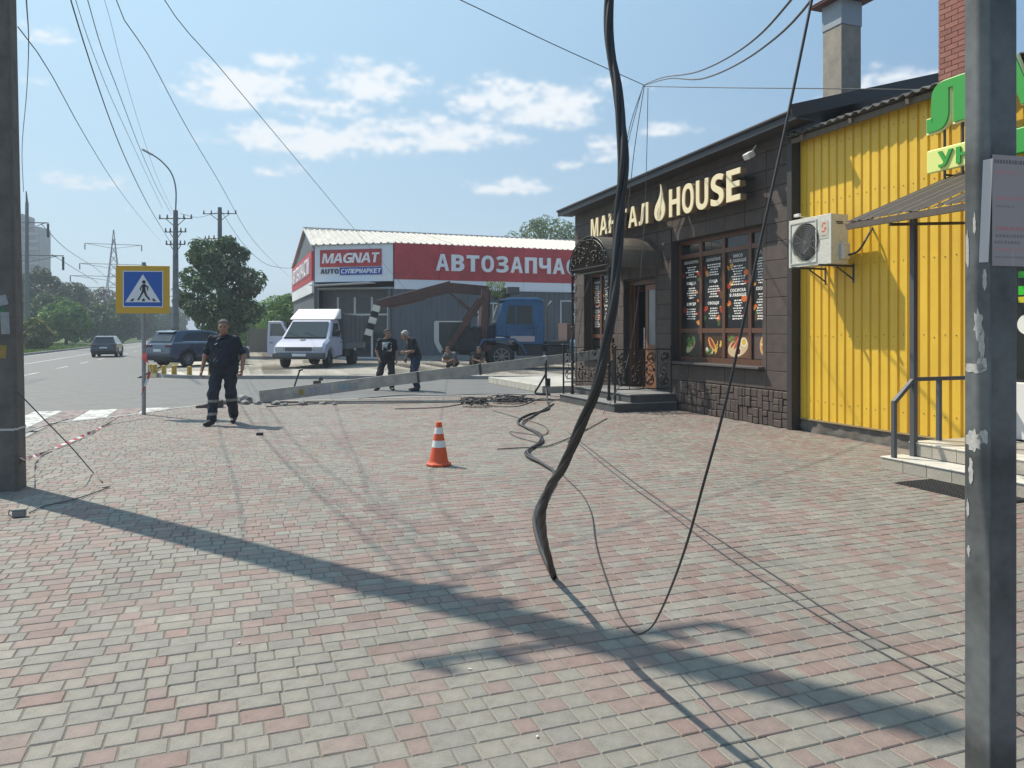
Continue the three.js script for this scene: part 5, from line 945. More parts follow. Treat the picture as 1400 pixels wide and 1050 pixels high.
{
  // blue crane truck with brown jib frame and a front bucket
  const o = thing('crane_truck', 'blue crane truck with folded brown boom and grey bucket before the parts shop', 'truck', V(-0.55, 0.08, -32), Math.PI + 0.12);
  const blue = mat([0.023, 0.105, 0.235], 0.42, 0, { tex: T.stain, size: 1.4, clearcoat: 0.3 }), brown = mat([0.105, 0.052, 0.045], 0.7, 0, { tex: T.stain, size: 0.7 }), dark = mat([0.03, 0.031, 0.034], 0.8), grey = mat([0.055, 0.068, 0.068], 0.65, 0.1, { tex: T.stain, size: 0.6 });
  const cab = mesh('cab', taperZ(prism([[-1.75, 1.0], [-1.75, 2.72], [-1.6, 2.84], [-0.2, 2.84], [-0.02, 2.74], [0.22, 1.86], [0.22, 1.35], [-0.35, 1.3], [-0.62, 1.0]], 2.2, 0.05), 1.7, 2.9, 0.93), blue, o);
  mesh('cab_roof', taperZ(prism([[-1.78, 2.80], [-1.5, 2.93], [-0.3, 2.93], [0.06, 2.80]], 2.14, 0.03), 2.7, 2.95, 0.94), blue, cab);
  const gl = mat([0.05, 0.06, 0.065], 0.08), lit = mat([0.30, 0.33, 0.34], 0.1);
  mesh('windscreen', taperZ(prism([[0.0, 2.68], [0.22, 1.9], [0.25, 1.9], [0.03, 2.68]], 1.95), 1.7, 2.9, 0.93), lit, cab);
  mesh('side_window', taperZ(prism([[-1.25, 1.85], [-1.25, 2.6], [-0.3, 2.6], [-0.16, 1.85]], 2.215, 0.003), 1.7, 2.9, 0.93), gl, cab);
  mesh('window_bar', taperZ(prism([[-0.62, 1.85], [-0.62, 2.6], [-0.56, 2.6], [-0.56, 1.85]], 2.225), 1.7, 2.9, 0.93), blue, cab);
  mesh('side_plate', bx(-1.35, -0.35, 1.13, 1.36, -1.125, -1.1, 0.005), mat([0.40, 0.34, 0.36], 0.6), cab);
  mesh('door_seam', [bx(-1.32, -1.305, 1.1, 1.8, -1.108, -1.1), bx(-0.2, -0.185, 1.3, 1.8, -1.108, -1.1), bx(-1.2, -1.02, 1.66, 1.69, -1.125, -1.1)], dark, cab);
  mesh('fender', [-1, 1].map((z) => { const p = [[0.95, 0.95], [0.8, 1.24], [-0.5, 1.27], [-0.85, 1.0], [-1.05, 0.62], [-0.98, 0.60], [-0.8, 0.94], [-0.48, 1.19], [0.74, 1.17], [0.88, 0.93]]; const g = prism(p, 0.5, 0.01); g.translate(0, 0, z * 0.93); return g; }), blue, o);
  mesh('bonnet', taperZ(prism([[0.2, 1.0], [0.2, 1.84], [1.2, 1.72], [1.42, 1.5], [1.42, 0.9]], 1.5, 0.06), 1.0, 1.9, 0.86), mat([0.014, 0.026, 0.055], 0.55), o);
  mesh('exhaust_stack', tube([V(-1.95, 1.0, -0.95), V(-1.95, 2.45, -0.95), V(-1.98, 2.62, -0.95), V(-2.1, 2.78, -0.95)], 0.055, 20, 8), mat([0.14, 0.13, 0.12], 0.6, 0.4), o);
  mesh('air_cleaner', [cyl(0.2, 0.2, 0.45, -0.32, 3.16, 0.2, 14), cyl(0.07, 0.07, 0.4, -0.32, 2.95, 0.2, 10), box(0.5, 0.28, 0.5, -0.55, 3.25, -0.3)], mat([0.10, 0.095, 0.085], 0.8), o);
  mesh('chassis', [bx(-6.4, 1.6, 0.72, 0.98, -0.45, -0.3), bx(-6.4, 1.6, 0.72, 0.98, 0.3, 0.45), bx(1.35, 1.6, 0.6, 0.95, -1.05, 1.05), bx(-1.7, -0.7, 0.55, 0.98, -1.05, -0.55), bx(-3.2, -1.9, 0.5, 0.95, -1.0, -0.5)], dark, o);
  mesh('deck', bx(-6.4, -1.95, 1.02, 1.14, -1.15, 1.15, 0.01), dark, o);
  mesh('load_box', bx(-3.5, -2.75, 1.15, 1.86, -0.8, 0.6, 0.01), mat([0.12, 0.055, 0.045], 0.8), o); mesh('load_board', bx(-2.72, -2.36, 1.15, 1.88, -1.0, -0.94, 0.005), mat([0.42, 0.26, 0.20], 0.8), o);
  mesh('tool_drum', [cyl(0.28, 0.28, 0.8, -3.2, 0.95, -1.2, 14, 0, 0, Math.PI / 2)], mat([0.20, 0.34, 0.42], 0.4), o);
  for (const z of [-0.98, 0.98]) { wheel(o, 0, 0.52, z, 0.54, 0.3, mat([0.26, 0.25, 0.23], 0.7, 0.1), 8); wheel(o, -4.1, 0.52, z, 0.54, 0.5, dark, 8); wheel(o, -5.3, 0.52, z, 0.54, 0.5, dark, 8); }
  // bucket carried in front
  const plate = [[1.3, 0.95], [1.3, 1.92], [2.62, 1.94], [2.66, 1.1], [2.45, 0.72], [2.1, 0.55]];
  const bk = mesh('bucket', [-1.06, 1.06].map((z) => { const g = prism(plate, 0.04); g.translate(0, 0, z); return g; }).concat([bx(1.26, 1.32, 0.9, 1.92, -1.05, 1.05), beam(V(1.3, 0.93, 0), V(2.1, 0.56, 0), 2.1, 0.04)]), grey, o);
  mesh('bucket_lip', [...[-1.08, 1.08].flatMap((z) => [bx(2.54, 2.7, 1.12, 1.97, z - 0.03, z + 0.03), beam(V(2.63, 1.13, z), V(2.42, 0.72, z), 0.06, 0.16), bx(1.3, 2.54, 1.92, 1.97, z - 0.035, z + 0.035)])], mat([0.46, 0.48, 0.46], 0.6), bk);
  // portal mast and boom
  mesh('mast', [-0.85, 0.85].map((z) => beam(V(0.7, 0.8, z), V(0.55, 3.2, z * 0.5), 0.26, 0.34)).concat([beam(V(0.6, 3.15, -0.55), V(0.6, 3.15, 0.55), 0.34, 0.3), bx(0.35, 0.95, 0.75, 1.0, -1.0, 1.0)]), brown, o);
  mesh('hydraulic_block', [bx(0.9, 1.75, 0.62, 1.55, -1.13, -1.09), bx(0.85, 1.3, 0.55, 1.7, -0.95, 0.95, 0.03), bar(V(1.1, 1.2, -1.16), V(1.1, 1.75, -1.16), 0.07, 8), bar(V(1.35, 0.8, -1.16), V(1.9, 0.8, -1.16), 0.05, 8)], dark, o);
  mesh('strut', [-0.98, 0.98].map((z) => beam(V(0.72, 2.95, z * 1.18), V(2.35, 0.66, z * 1.18), 0.12, 0.24)), brown, o);
  mesh('boom', [beam(V(0.45, 3.24, 0), V(2.1, 3.38, 0), 0.3, 0.4), beam(V(2.0, 3.40, 0), V(5.05, 2.64, 0), 0.3, 0.48, 0.24, 0.34)], brown, o);
  mesh('boom_edge', [beam(V(2.05, 3.645, 0), V(5.05, 2.825, 0), 0.3, 0.025, 0.24, 0.025)], mat([0.34, 0.31, 0.30], 0.6), o);
  mesh('hydraulic_ram', [bar(V(0.9, 2.2, 0.1), V(1.7, 2.85, 0.1), 0.09, 10), bar(V(1.7, 2.85, 0.1), V(2.15, 3.25, 0.1), 0.05, 8)], mat([0.10, 0.075, 0.07], 0.5, 0.2), o); mesh('hydraulic_ram', bar(V(3.1, 2.88, 0), V(4.6, 2.52, 0), 0.06, 8), mat([0.10, 0.075, 0.07], 0.5, 0.2), o);
  const tip0 = V(5.05, 2.62, 0), tip1 = V(5.5, 1.14, 0), wm = mat([0.62, 0.60, 0.54], 0.7);
  for (let k = 0; k < 6; k++) mesh('striped_end', beam(tip0.clone().lerp(tip1, k / 6), tip0.clone().lerp(tip1, (k + 1) / 6), 0.26, 0.3), k % 2 ? MT.black : wm, o);
  mesh('hook', tube([V(5.5, 1.14, 0), V(5.52, 0.98, 0), V(5.6, 0.9, 0), V(5.6, 0.82, 0), V(5.5, 0.8, 0)], 0.03, 14, 6), MT.steelDark, o);
  seed(66);
  const b = thing('branch_bundle', 'bunch of leafy green branches caught on top of the crane mast', 'branches', V(-0.55, 0.08, -32).add(V(0.15, 3.2, 0).applyAxisAngle(V(0, 1, 0), Math.PI + 0.12)), 0.12), lg = [];
  for (let i = 0; i < 420; i++) { const p = V(rr(-0.4, 0.4), rr(-0.25, 0.42), rr(-0.35, 0.35)), u = V(rr(-1, 1), rr(-1, 1), rr(-1, 1)).normalize().multiplyScalar(0.07), v = V(rr(-1, 1), rr(-1, 1), rr(-1, 1)).normalize().multiplyScalar(0.05); lg.push(quadSheet([p.clone().sub(u), p.clone().add(v), p.clone().add(u)])); }
  mesh('leaves', lg, mat([0.17, 0.24, 0.06], 0.8, 0, { side: THREE.DoubleSide, transmission: 0.35, thickness: 0 }), b); mesh('stem', Array.from({ length: 7 }, () => bar(V(rr(-0.15, 0.15), -0.35, rr(-0.15, 0.15)), V(rr(-0.35, 0.35), rr(0.1, 0.35), rr(-0.3, 0.3)), 0.012, 5)), barkM, b);
}
// ---------------------------------------------------------------- people: fields of tapered capsules, meshed by surface nets
function nets(f, lo, hi, cell) {
  const n = [0, 1, 2].map((k) => Math.ceil((hi[k] - lo[k]) / cell) + 1), [nx, ny, nz] = n, F = new Float32Array(nx * ny * nz);
  for (let k = 0, i = 0; k < nz; k++) for (let j = 0; j < ny; j++) for (let x = 0; x < nx; x++, i++) F[i] = f(lo[0] + x * cell, lo[1] + j * cell, lo[2] + k * cell);
  const id = new Int32Array(nx * ny * nz).fill(-1), P = [], I = [], sx = 1, sy = nx, sz = nx * ny, off = [0, sx, sy, sx + sy, sz, sx + sz, sy + sz, sx + sy + sz];
  const E = [[0, 1], [2, 3], [4, 5], [6, 7], [0, 2], [1, 3], [4, 6], [5, 7], [0, 4], [1, 5], [2, 6], [3, 7]];
  for (let k = 0; k < nz - 1; k++) for (let j = 0; j < ny - 1; j++) for (let x = 0; x < nx - 1; x++) {
    const b = x + j * sy + k * sz; let m = 0; for (let q = 0; q < 8; q++) if (F[b + off[q]] < 0) m |= 1 << q;
    if (m === 0 || m === 255) continue;
    let ax = 0, ay = 0, az = 0, c = 0;
    for (const [p, q] of E) { const a = F[b + off[p]], d = F[b + off[q]]; if ((a < 0) === (d < 0)) continue; const t = a / (a - d); ax += (p & 1) + t * ((q & 1) - (p & 1)); ay += ((p >> 1) & 1) + t * (((q >> 1) & 1) - ((p >> 1) & 1)); az += (p >> 2) + t * ((q >> 2) - (p >> 2)); c++; }
    id[b] = P.length / 3; P.push(lo[0] + (x + ax / c) * cell, lo[1] + (j + ay / c) * cell, lo[2] + (k + az / c) * cell);
  }
  const quad = (a, b, c, d, flip) => { if (a < 0 || b < 0 || c < 0 || d < 0) return; if (flip) I.push(a, c, b, a, d, c); else I.push(a, b, c, a, c, d); };
  for (let k = 1; k < nz - 1; k++) for (let j = 1; j < ny - 1; j++) for (let x = 1; x < nx - 1; x++) {
    const b = x + j * sy + k * sz, v = F[b] < 0;
    if (v !== (F[b + sx] < 0)) quad(id[b - sy - sz], id[b - sz], id[b], id[b - sy], !v);
    if (v !== (F[b + sy] < 0)) quad(id[b - sx - sz], id[b - sx], id[b], id[b - sz], !v);
    if (v !== (F[b + sz] < 0)) quad(id[b - sx - sy], id[b - sy], id[b], id[b - sx], !v);
  }
  const g = new THREE.BufferGeometry(); g.setAttribute('position', new THREE.Float32BufferAttribute(P, 3)); g.setIndex(I); g.computeVertexNormals();
  return g;
}
function capField(bones, k = 0.03) {                              // bones: [ax,ay,az, bx,by,bz, ra, rb]
  const B = bones.map((b) => { const [p, q, ra, rb] = b, d = q.clone().sub(p); return [p.x, p.y, p.z, d.x, d.y, d.z, ra, rb, 1 / Math.max(1e-9, d.lengthSq())]; });
  return (x, y, z) => {
    let r = 1e3;
    for (const b of B) {
      const ex = x - b[0], ey = y - b[1], ez = z - b[2]; let t = (ex * b[3] + ey * b[4] + ez * b[5]) * b[8]; t = t < 0 ? 0 : t > 1 ? 1 : t;
      const dx = ex - b[3] * t, dy = ey - b[4] * t, dz = ez - b[5] * t, d = Math.sqrt(dx * dx + dy * dy + dz * dz) - (b[6] + (b[7] - b[6]) * t);
      const h = clamp(0.5 + 0.5 * (r - d) / k); r = r + (d - r) * h - k * h * (1 - h);
    }
    return r;
  };
}
const bounds = (pts, m) => { const lo = [1e3, 1e3, 1e3], hi = [-1e3, -1e3, -1e3]; for (const p of pts) { [p.x, p.y, p.z].forEach((v, i) => { lo[i] = Math.min(lo[i], v - m); hi[i] = Math.max(hi[i], v + m); }); } return [lo, hi]; };
const skinM = mat([0.30, 0.165, 0.11], 0.6); skinM.vertexColors = true;
function person(label, pos, turn, J, o = {}) {
  const { fat = 1, cell = 0.016, shirt, trousers, shoes = mat([0.02, 0.02, 0.021], 0.6), hair, group, sleeve = 0.8, hem, hands = true } = o;
  const t = thing('person', label, 'person', pos, turn, group), v = (a) => V(...a);
  const K = Object.fromEntries(Object.entries(J).map(([k, a]) => [k, v(a)]));
  const mid = (a, b, f) => a.clone().lerp(b, f);
  const spine = K.chest.clone().sub(K.pelvis), side = K.shL.clone().sub(K.shR).normalize();
  const off = (p, s) => p.clone().addScaledVector(side, s);
  const torso = (e) => [[off(K.pelvis, 0.075 * fat), off(K.chest, 0.085), 0.115 * fat + e, 0.125 + e], [off(K.pelvis, -0.075 * fat), off(K.chest, -0.085), 0.115 * fat + e, 0.125 + e], [off(K.chest, 0.1), off(K.chest, -0.1), 0.12 + e, 0.12 + e], [K.shL, K.shR, 0.07 + e, 0.07 + e], [mid(K.shL, K.shR, 0.5), K.neck, 0.075 + e, 0.058 + e * 0.3]];
  const belly = fat > 1.05 ? [[mid(K.pelvis, K.chest, 0.25).add(V(0, 0, 0.07 * fat)), mid(K.pelvis, K.chest, 0.6).add(V(0, 0, 0.05 * fat)), 0.13 * fat, 0.12 * fat]] : [];
  const arm = (S, E, W, e, f = 1) => (f >= 1 ? [[S, E, 0.054 + e, 0.042 + e], [E, W, 0.043 + e, 0.028 + e]] : [[S, mid(S, E, f), 0.056 + e, 0.052 + e]]);
  const leg = (Hp, Kn, A, e, e2 = e) => [[Hp, Kn, 0.088 * Math.sqrt(fat) + e, 0.058 + e2], [Kn, A, 0.058 + e2, 0.04 + e2]];
  const foot = (A, T2, e = 0) => [[A, A.clone().add(V(0, -0.03, 0)), 0.04 + e, 0.042 + e], [A.clone().add(V(0, -0.045, 0)), T2, 0.04 + e, 0.032 + e]];
  // skin body
  const bones = [...torso(-0.012), ...arm(K.shL, K.elL, K.wrL, 0), ...arm(K.shR, K.elR, K.wrR, 0), [K.hipL, K.hipR, 0.095, 0.095], ...leg(K.hipL, K.knL, K.anL, -0.012), ...leg(K.hipR, K.knR, K.anR, -0.012), ...foot(K.anL, K.toeL, -0.008), ...foot(K.anR, K.toeR, -0.008), [K.neck, K.head, 0.055, 0.06]];
  const all = Object.values(K), [lo, hi] = bounds(all, 0.17 * fat);
  const geos = [nets(capField(bones, 0.035), lo, hi, cell)];
  // head with nose, brow, chin, ears; local axes turned by the head's own facing
  const hq = new THREE.Quaternion().setFromEuler(new THREE.Euler(...(o.headTurn || [0, 0, 0]), 'YXZ')), hp = (x, y, z) => V(x, y, z).applyQuaternion(hq).add(K.head);
  const hb = [[hp(0, 0.035, -0.012), hp(0, 0.03, 0.012), 0.083, 0.08], [hp(0, -0.02, 0.03), hp(0, -0.07, 0.05), 0.072, 0.052], [hp(-0.025, -0.03, 0.05), hp(0.025, -0.03, 0.05), 0.048, 0.048], [hp(0, 0.005, 0.088), hp(0, -0.028, 0.112), 0.012, 0.017], [hp(-0.035, 0.032, 0.082), hp(0.035, 0.032, 0.082), 0.016, 0.016], [hp(-0.022, -0.058, 0.083), hp(0.022, -0.058, 0.083), 0.012, 0.012], [hp(0.082, -0.008, -0.005), hp(0.088, 0.018, -0.014), 0.011, 0.014], [hp(-0.082, -0.008, -0.005), hp(-0.088, 0.018, -0.014), 0.011, 0.014], [hp(0, -0.04, -0.02), K.neck, 0.055, 0.058]];
  const hc = Math.min(cell * 0.5, 0.008), [hl, hh] = bounds([hp(0, 0, 0)], 0.16); hl[1] -= 0.02;
  const hg = nets(capField(hb, 0.014), hl, hh, hc);
  geos.push(hg);
  // hands: palm, four fingers of unequal length, thumb
  const hand = (W, E, s, curl) => {
    const d = W.clone().sub(E).normalize(), out = o.palmOut || V(0, 0, 1), nrm = V(-s, 0, 0).addScaledVector(d, s * d.x).normalize(), wd = new THREE.Vector3().crossVectors(d, nrm).normalize(); if (wd.dot(out) < 0) wd.negate();
    const at = (u, w, n2) => W.clone().addScaledVector(d, u).addScaledVector(wd, w).addScaledVector(nrm, n2), b = [];
    for (const w of [-0.028, -0.009, 0.009, 0.028]) b.push([at(0.0, w * 0.7, 0), at(0.085, w, 0.004), 0.017, 0.015]);
    [[-0.03, 0.062], [-0.01, 0.074], [0.01, 0.080], [0.03, 0.070]].forEach(([w, L]) => { const k = at(0.088, w, 0.006), m = at(0.088 + L * 0.42 * (1 - curl * 0.5), w * 1.05, 0.01 + L * 0.42 * curl), e = at(0.088 + L * (0.8 - curl * 0.95), w * 1.0, 0.012 + L * (0.25 + curl * 0.75)); b.push([k, m, 0.0102, 0.0092], [m, e, 0.0092, 0.0078]); });
    b.push([at(0.02, 0.03, 0.004), at(0.055, 0.058, 0.018), 0.014, 0.0115], [at(0.055, 0.058, 0.018), at(0.088, 0.056, 0.036), 0.0112, 0.009]);
    const [l, h] = bounds([at(0.05, 0, 0.02)], 0.14); return nets(capField(b, 0.007), l, h, Math.max(0.0055, cell * 0.34));
  };
  if (hands) geos.push(hand(K.wrL, K.elL, 1, o.curlL ?? 0.5), hand(K.wrR, K.elR, -1, o.curlR ?? 0.5));
  const full = geos.map((g) => g.toNonIndexed());
  const cg = full.map((g, gi) => { const p = g.attributes.position, c = new Float32Array(p.count * 3).fill(1); if (gi === 1) for (let i = 0; i < p.count; i++) { const q = V(p.getX(i), p.getY(i), p.getZ(i)).sub(K.head).applyQuaternion(hq.clone().invert()); const eye = Math.min(Math.hypot(q.x - 0.033, (q.y - 0.008) * 1.5, q.z - 0.085), Math.hypot(q.x + 0.033, (q.y - 0.008) * 1.5, q.z - 0.085)) < 0.016, brow = Math.abs(q.y - 0.03) < 0.006 && Math.abs(Math.abs(q.x) - 0.035) < 0.022 && q.z > 0.06, lip = Math.abs(q.y + 0.056) < 0.006 && Math.abs(q.x) < 0.024 && q.z > 0.06; const m = eye ? [0.12, 0.1, 0.1] : brow ? [0.35, 0.3, 0.28] : lip ? [0.75, 0.5, 0.5] : null; if (m) { c[i * 3] = m[0]; c[i * 3 + 1] = m[1]; c[i * 3 + 2] = m[2]; } } g.setAttribute('color', new THREE.BufferAttribute(c, 3)); boxUV(g); return g; });
  const body = new THREE.Mesh(mergeGeometries(cg), skinM); body.name = 'body'; body.castShadow = body.receiveShadow = true; t.add(body);
  // clothes follow the body
  const fold = (x, y, z) => 0.007 * Math.sin(y * 34 + x * 21 + Math.sin(z * 23 + y * 9) * 1.8) + 0.0045 * Math.sin(x * 57 - y * 31 + z * 37);
  const up = spine.clone().normalize(), hemP = K.pelvis.clone().addScaledVector(up, hem ?? -0.06), neckP = K.neck.clone().addScaledVector(up, 0.005);
  const sf = capField([...torso(0.012), ...belly, ...arm(K.shL, K.elL, K.wrL, 0.013, sleeve), ...arm(K.shR, K.elR, K.wrR, 0.013, sleeve)], 0.03);
  const shirtF = (x, y, z) => { const e = (x - hemP.x) * up.x + (y - hemP.y) * up.y + (z - hemP.z) * up.z, n2 = (x - neckP.x) * up.x + (y - neckP.y) * up.y + (z - neckP.z) * up.z; return Math.max(sf(x, y, z) + fold(x, y, z), -e, n2); };
  const [sl, sh] = bounds([K.pelvis, K.chest, K.shL, K.shR, K.neck, mid(K.shL, K.elL, sleeve), mid(K.shR, K.elR, sleeve)], 0.17 * fat + 0.04);
  const sg = nets(shirtF, sl, sh, cell * 0.85), sm = mesh('shirt', sg, shirt, t);
  const tf = capField([[K.hipL, K.hipR, 0.115 * fat, 0.115 * fat], [off(K.pelvis, 0.07 * fat), off(K.pelvis, -0.07 * fat), 0.116 * fat, 0.116 * fat], ...leg(K.hipL, K.knL, K.anL, 0.022, 0.034), ...leg(K.hipR, K.knR, K.anR, 0.022, 0.034)], 0.03);
  const waist = K.pelvis.clone().addScaledVector(up, 0.04), yA = Math.min(K.anL.y, K.anR.y) - 0.035;
  const trF = (x, y, z) => Math.max(tf(x, y, z) + fold(x, y * 0.8, z), (x - waist.x) * up.x + (y - waist.y) * up.y + (z - waist.z) * up.z, yA - y);
  const [tl, th] = bounds([K.hipL, K.hipR, K.knL, K.knR, K.anL, K.anR], 0.18 * fat);
  const tr = mesh('trousers', nets(trF, tl, th, cell * 0.85), trousers, t);
  for (const [A, T2] of [[K.anL, K.toeL], [K.anR, K.toeR]]) { const f0 = capField(foot(A, T2, 0.012), 0.02), y0 = Math.min(A.y - 0.075, T2.y - 0.03), [l, h] = bounds([A, T2], 0.1); mesh('shoe', nets((x, y, z) => Math.max(f0(x, y, z), y0 - y, y - A.y - 0.02), l, h, cell * 0.7), shoes, t); }
  // hair cap
  const hf = capField([[hp(0, 0.045, -0.02), hp(0, 0.045, 0.005), 0.094, 0.088], [hp(0, 0.0, -0.035), hp(0, 0.04, -0.03), 0.082, 0.09]], 0.02);
  const inv = hq.clone().invert(), hairF = (x, y, z) => { const q = V(x - K.head.x, y - K.head.y, z - K.head.z).applyQuaternion(inv); return Math.max(hf(x, y, z) + 0.003 * Math.sin(x * 160 + z * 130) + 0.002 * Math.sin(y * 210), -(q.y - 0.062 - Math.max(0, q.z + 0.02) * 0.35 + (q.z < -0.01 ? 0.075 : 0) + (Math.abs(q.x) > 0.06 && q.z < 0.03 ? 0.04 : 0))); };
  mesh('hair', nets(hairF, hl, hh, hc), hair, t);
  return { t, K, shirtF, sg, trF, body, sm, tr, lo, hi, cell };
}
const navy = mat([0.016, 0.021, 0.034], 0.85, 0, { tex: T.fine, size: 0.3 }), blackCloth = mat([0.018, 0.018, 0.021], 0.88, 0, { tex: T.fine, size: 0.3 }), workTrousers = mat([0.026, 0.032, 0.045], 0.88, 0, { tex: T.fine, size: 0.3 });
const greyHair = mat([0.115, 0.11, 0.107], 0.9), darkHair = mat([0.055, 0.042, 0.034], 0.85);
{
  // worker walking towards the camera
  const P = person('man in navy polo shirt and work trousers with reflective bands walking on the setts', V(-5.02, 0, -13.25), 0.12,
    { pelvis: [0, 1.0, 0], chest: [0.0, 1.36, 0.0], neck: [0, 1.555, 0.01], head: [0.005, 1.685, 0.045], shL: [0.19, 1.465, 0], shR: [-0.19, 1.465, 0], elL: [0.325, 1.19, -0.03], elR: [-0.315, 1.19, -0.03], wrL: [0.325, 0.945, 0.08], wrR: [-0.355, 0.93, 0.06], hipL: [0.105, 0.96, 0], hipR: [-0.105, 0.96, 0], knL: [0.12, 0.53, 0.02], knR: [-0.135, 0.53, 0.16], anL: [0.125, 0.13, -0.2], anR: [-0.15, 0.10, 0.2], toeL: [0.145, 0.04, -0.03], toeR: [-0.205, 0.04, 0.38] },
    { fat: 1.22, cell: 0.013, shirt: navy, trousers: workTrousers, hair: greyHair, headTurn: [0.12, 0.05, 0], curlL: 0.8, curlR: 0.9, hem: 0.0 });
  const bandM = mat([0.22, 0.22, 0.21], 0.55), K = P.K;
  for (const [A, B, y] of [[K.knL, K.anL, 0.42], [K.knR, K.anR, 0.42], [K.knR, K.anR, 0.20]]) {
    const f = (x, yy, z) => Math.max(P.trF(x, yy, z) - 0.004, Math.abs(yy - y) - 0.027), c = A.clone().lerp(B, (A.y - y) / (A.y - B.y)), lo = [c.x - 0.115, y - 0.06, c.z - 0.16], hi = [c.x + 0.115, y + 0.06, c.z + 0.16];
    if (A === K.knL) lo[0] = Math.max(lo[0], 0.004); else hi[0] = Math.min(hi[0], -0.004);
    mesh('reflective_band', nets(f, lo, hi, 0.011), bandM, P.t);
  }
  mesh('collar', [tube([V(-0.065, 1.555, 0.02), V(-0.04, 1.53, 0.085), V(0, 1.49, 0.115), V(0.04, 1.53, 0.085), V(0.065, 1.555, 0.02)], 0.016, 20, 6), tube([V(-0.065, 1.56, 0.02), V(-0.06, 1.57, -0.04), V(0, 1.575, -0.065), V(0.06, 1.57, -0.04), V(0.065, 1.56, 0.02)], 0.016, 20, 6)], navy, P.t);
  mesh('pen', bar(V(-0.115, 1.385, 0.142), V(-0.075, 1.41, 0.140), 0.006, 6), MT.white, P.t);
}
{
  // two men talking behind the fallen pole
  const P = person('man in black T-shirt with pale print standing behind the fallen pole', V(-3.52, -0.04, -21.4), 0.15,
    { pelvis: [0, 0.93, 0], chest: [0.0, 1.27, 0.0], neck: [0, 1.46, 0.0], head: [0.02, 1.59, 0.03], shL: [0.19, 1.385, 0], shR: [-0.19, 1.385, 0], elL: [0.27, 1.1, -0.02], elR: [-0.28, 1.11, -0.03], wrL: [0.275, 0.86, 0.08], wrR: [-0.22, 0.89, 0.08], hipL: [0.1, 0.9, 0], hipR: [-0.1, 0.9, 0], knL: [0.13, 0.49, 0.04], knR: [-0.19, 0.5, 0.05], anL: [0.14, 0.09, -0.02], anR: [-0.26, 0.09, -0.04], toeL: [0.18, 0.03, 0.15], toeR: [-0.32, 0.03, 0.13] },
    { fat: 1.12, cell: 0.018, shirt: blackCloth, trousers: mat([0.03, 0.03, 0.035], 0.9), hair: darkHair, headTurn: [0.05, 0.5, 0], sleeve: 0.75 });
  const g = P.sg.toNonIndexed(), p = g.attributes.position, n = g.attributes.normal, q = [];
  for (let i = 0; i < p.count; i += 3) { const x = (p.getX(i) + p.getX(i + 1) + p.getX(i + 2)) / 3, y = (p.getY(i) + p.getY(i + 1) + p.getY(i + 2)) / 3; if (n.getZ(i) > 0.4 && Math.abs(x) < 0.13 && y > 1.1 && y < 1.36 && fbm(x * 16 + 9, y * 16, 3, 70) > 0.45) for (let k = 0; k < 3; k++) q.push(V(p.getX(i + k) + n.getX(i + k) * 0.004, p.getY(i + k) + n.getY(i + k) * 0.004, p.getZ(i + k) + n.getZ(i + k) * 0.004)); }
  if (q.length) { const pg = new THREE.BufferGeometry().setFromPoints(q); pg.computeVertexNormals(); mesh('shirt_print', pg, mat([0.45, 0.45, 0.44], 0.8), P.t); }
  person('grey-haired man in black T-shirt and jeans bending forward behind the fallen pole', V(-2.72, -0.04, -21.2), -1.15,
    { pelvis: [0, 0.95, -0.04], chest: [0.0, 1.29, 0.08], neck: [0, 1.46, 0.17], head: [0, 1.55, 0.27], shL: [0.2, 1.40, 0.10], shR: [-0.2, 1.40, 0.10], elL: [0.26, 1.12, 0.12], elR: [-0.27, 1.14, 0.1], wrL: [0.16, 1.08, 0.33], wrR: [-0.27, 0.9, 0.16], hipL: [0.1, 0.92, -0.04], hipR: [-0.1, 0.92, -0.04], knL: [0.11, 0.5, 0.03], knR: [-0.11, 0.5, 0.0], anL: [0.11, 0.09, -0.06], anR: [-0.13, 0.09, -0.1], toeL: [0.13, 0.03, 0.11], toeR: [-0.17, 0.03, 0.08] },
    { fat: 1.1, cell: 0.018, shirt: blackCloth, trousers: mat([0.02, 0.035, 0.065], 0.9), hair: mat([0.36, 0.35, 0.33], 0.85), headTurn: [0.5, -0.2, 0], sleeve: 0.75 });
  const squat = { pelvis: [0, 0.3, -0.12], chest: [0, 0.58, 0.08], neck: [0, 0.72, 0.2], head: [0, 0.81, 0.29], shL: [0.19, 0.66, 0.12], shR: [-0.19, 0.66, 0.12], elL: [0.25, 0.45, 0.28], elR: [-0.25, 0.45, 0.28], wrL: [0.12, 0.38, 0.46], wrR: [-0.12, 0.38, 0.46], hipL: [0.11, 0.28, -0.12], hipR: [-0.11, 0.28, -0.12], knL: [0.2, 0.5, 0.2], knR: [-0.2, 0.5, 0.2], anL: [0.15, 0.1, 0.02], anR: [-0.15, 0.1, 0.02], toeL: [0.2, 0.035, 0.18], toeR: [-0.2, 0.035, 0.18] };
  person('crouching man in grey shirt beside the truck bucket', V(-2.38, 0.08, -30.2), -0.5, squat, { cell: 0.022, shirt: mat([0.10, 0.105, 0.11], 0.9), trousers: blackCloth, hair: darkHair, headTurn: [0.4, 0.3, 0], hands: true });
  person('crouching man in brown shirt beside the truck wheel', V(-1.45, 0.08, -30.4), 0.5, squat, { cell: 0.022, shirt: mat([0.06, 0.045, 0.035], 0.9), trousers: blackCloth, hair: darkHair, headTurn: [0.4, -0.3, 0], hands: true });
}
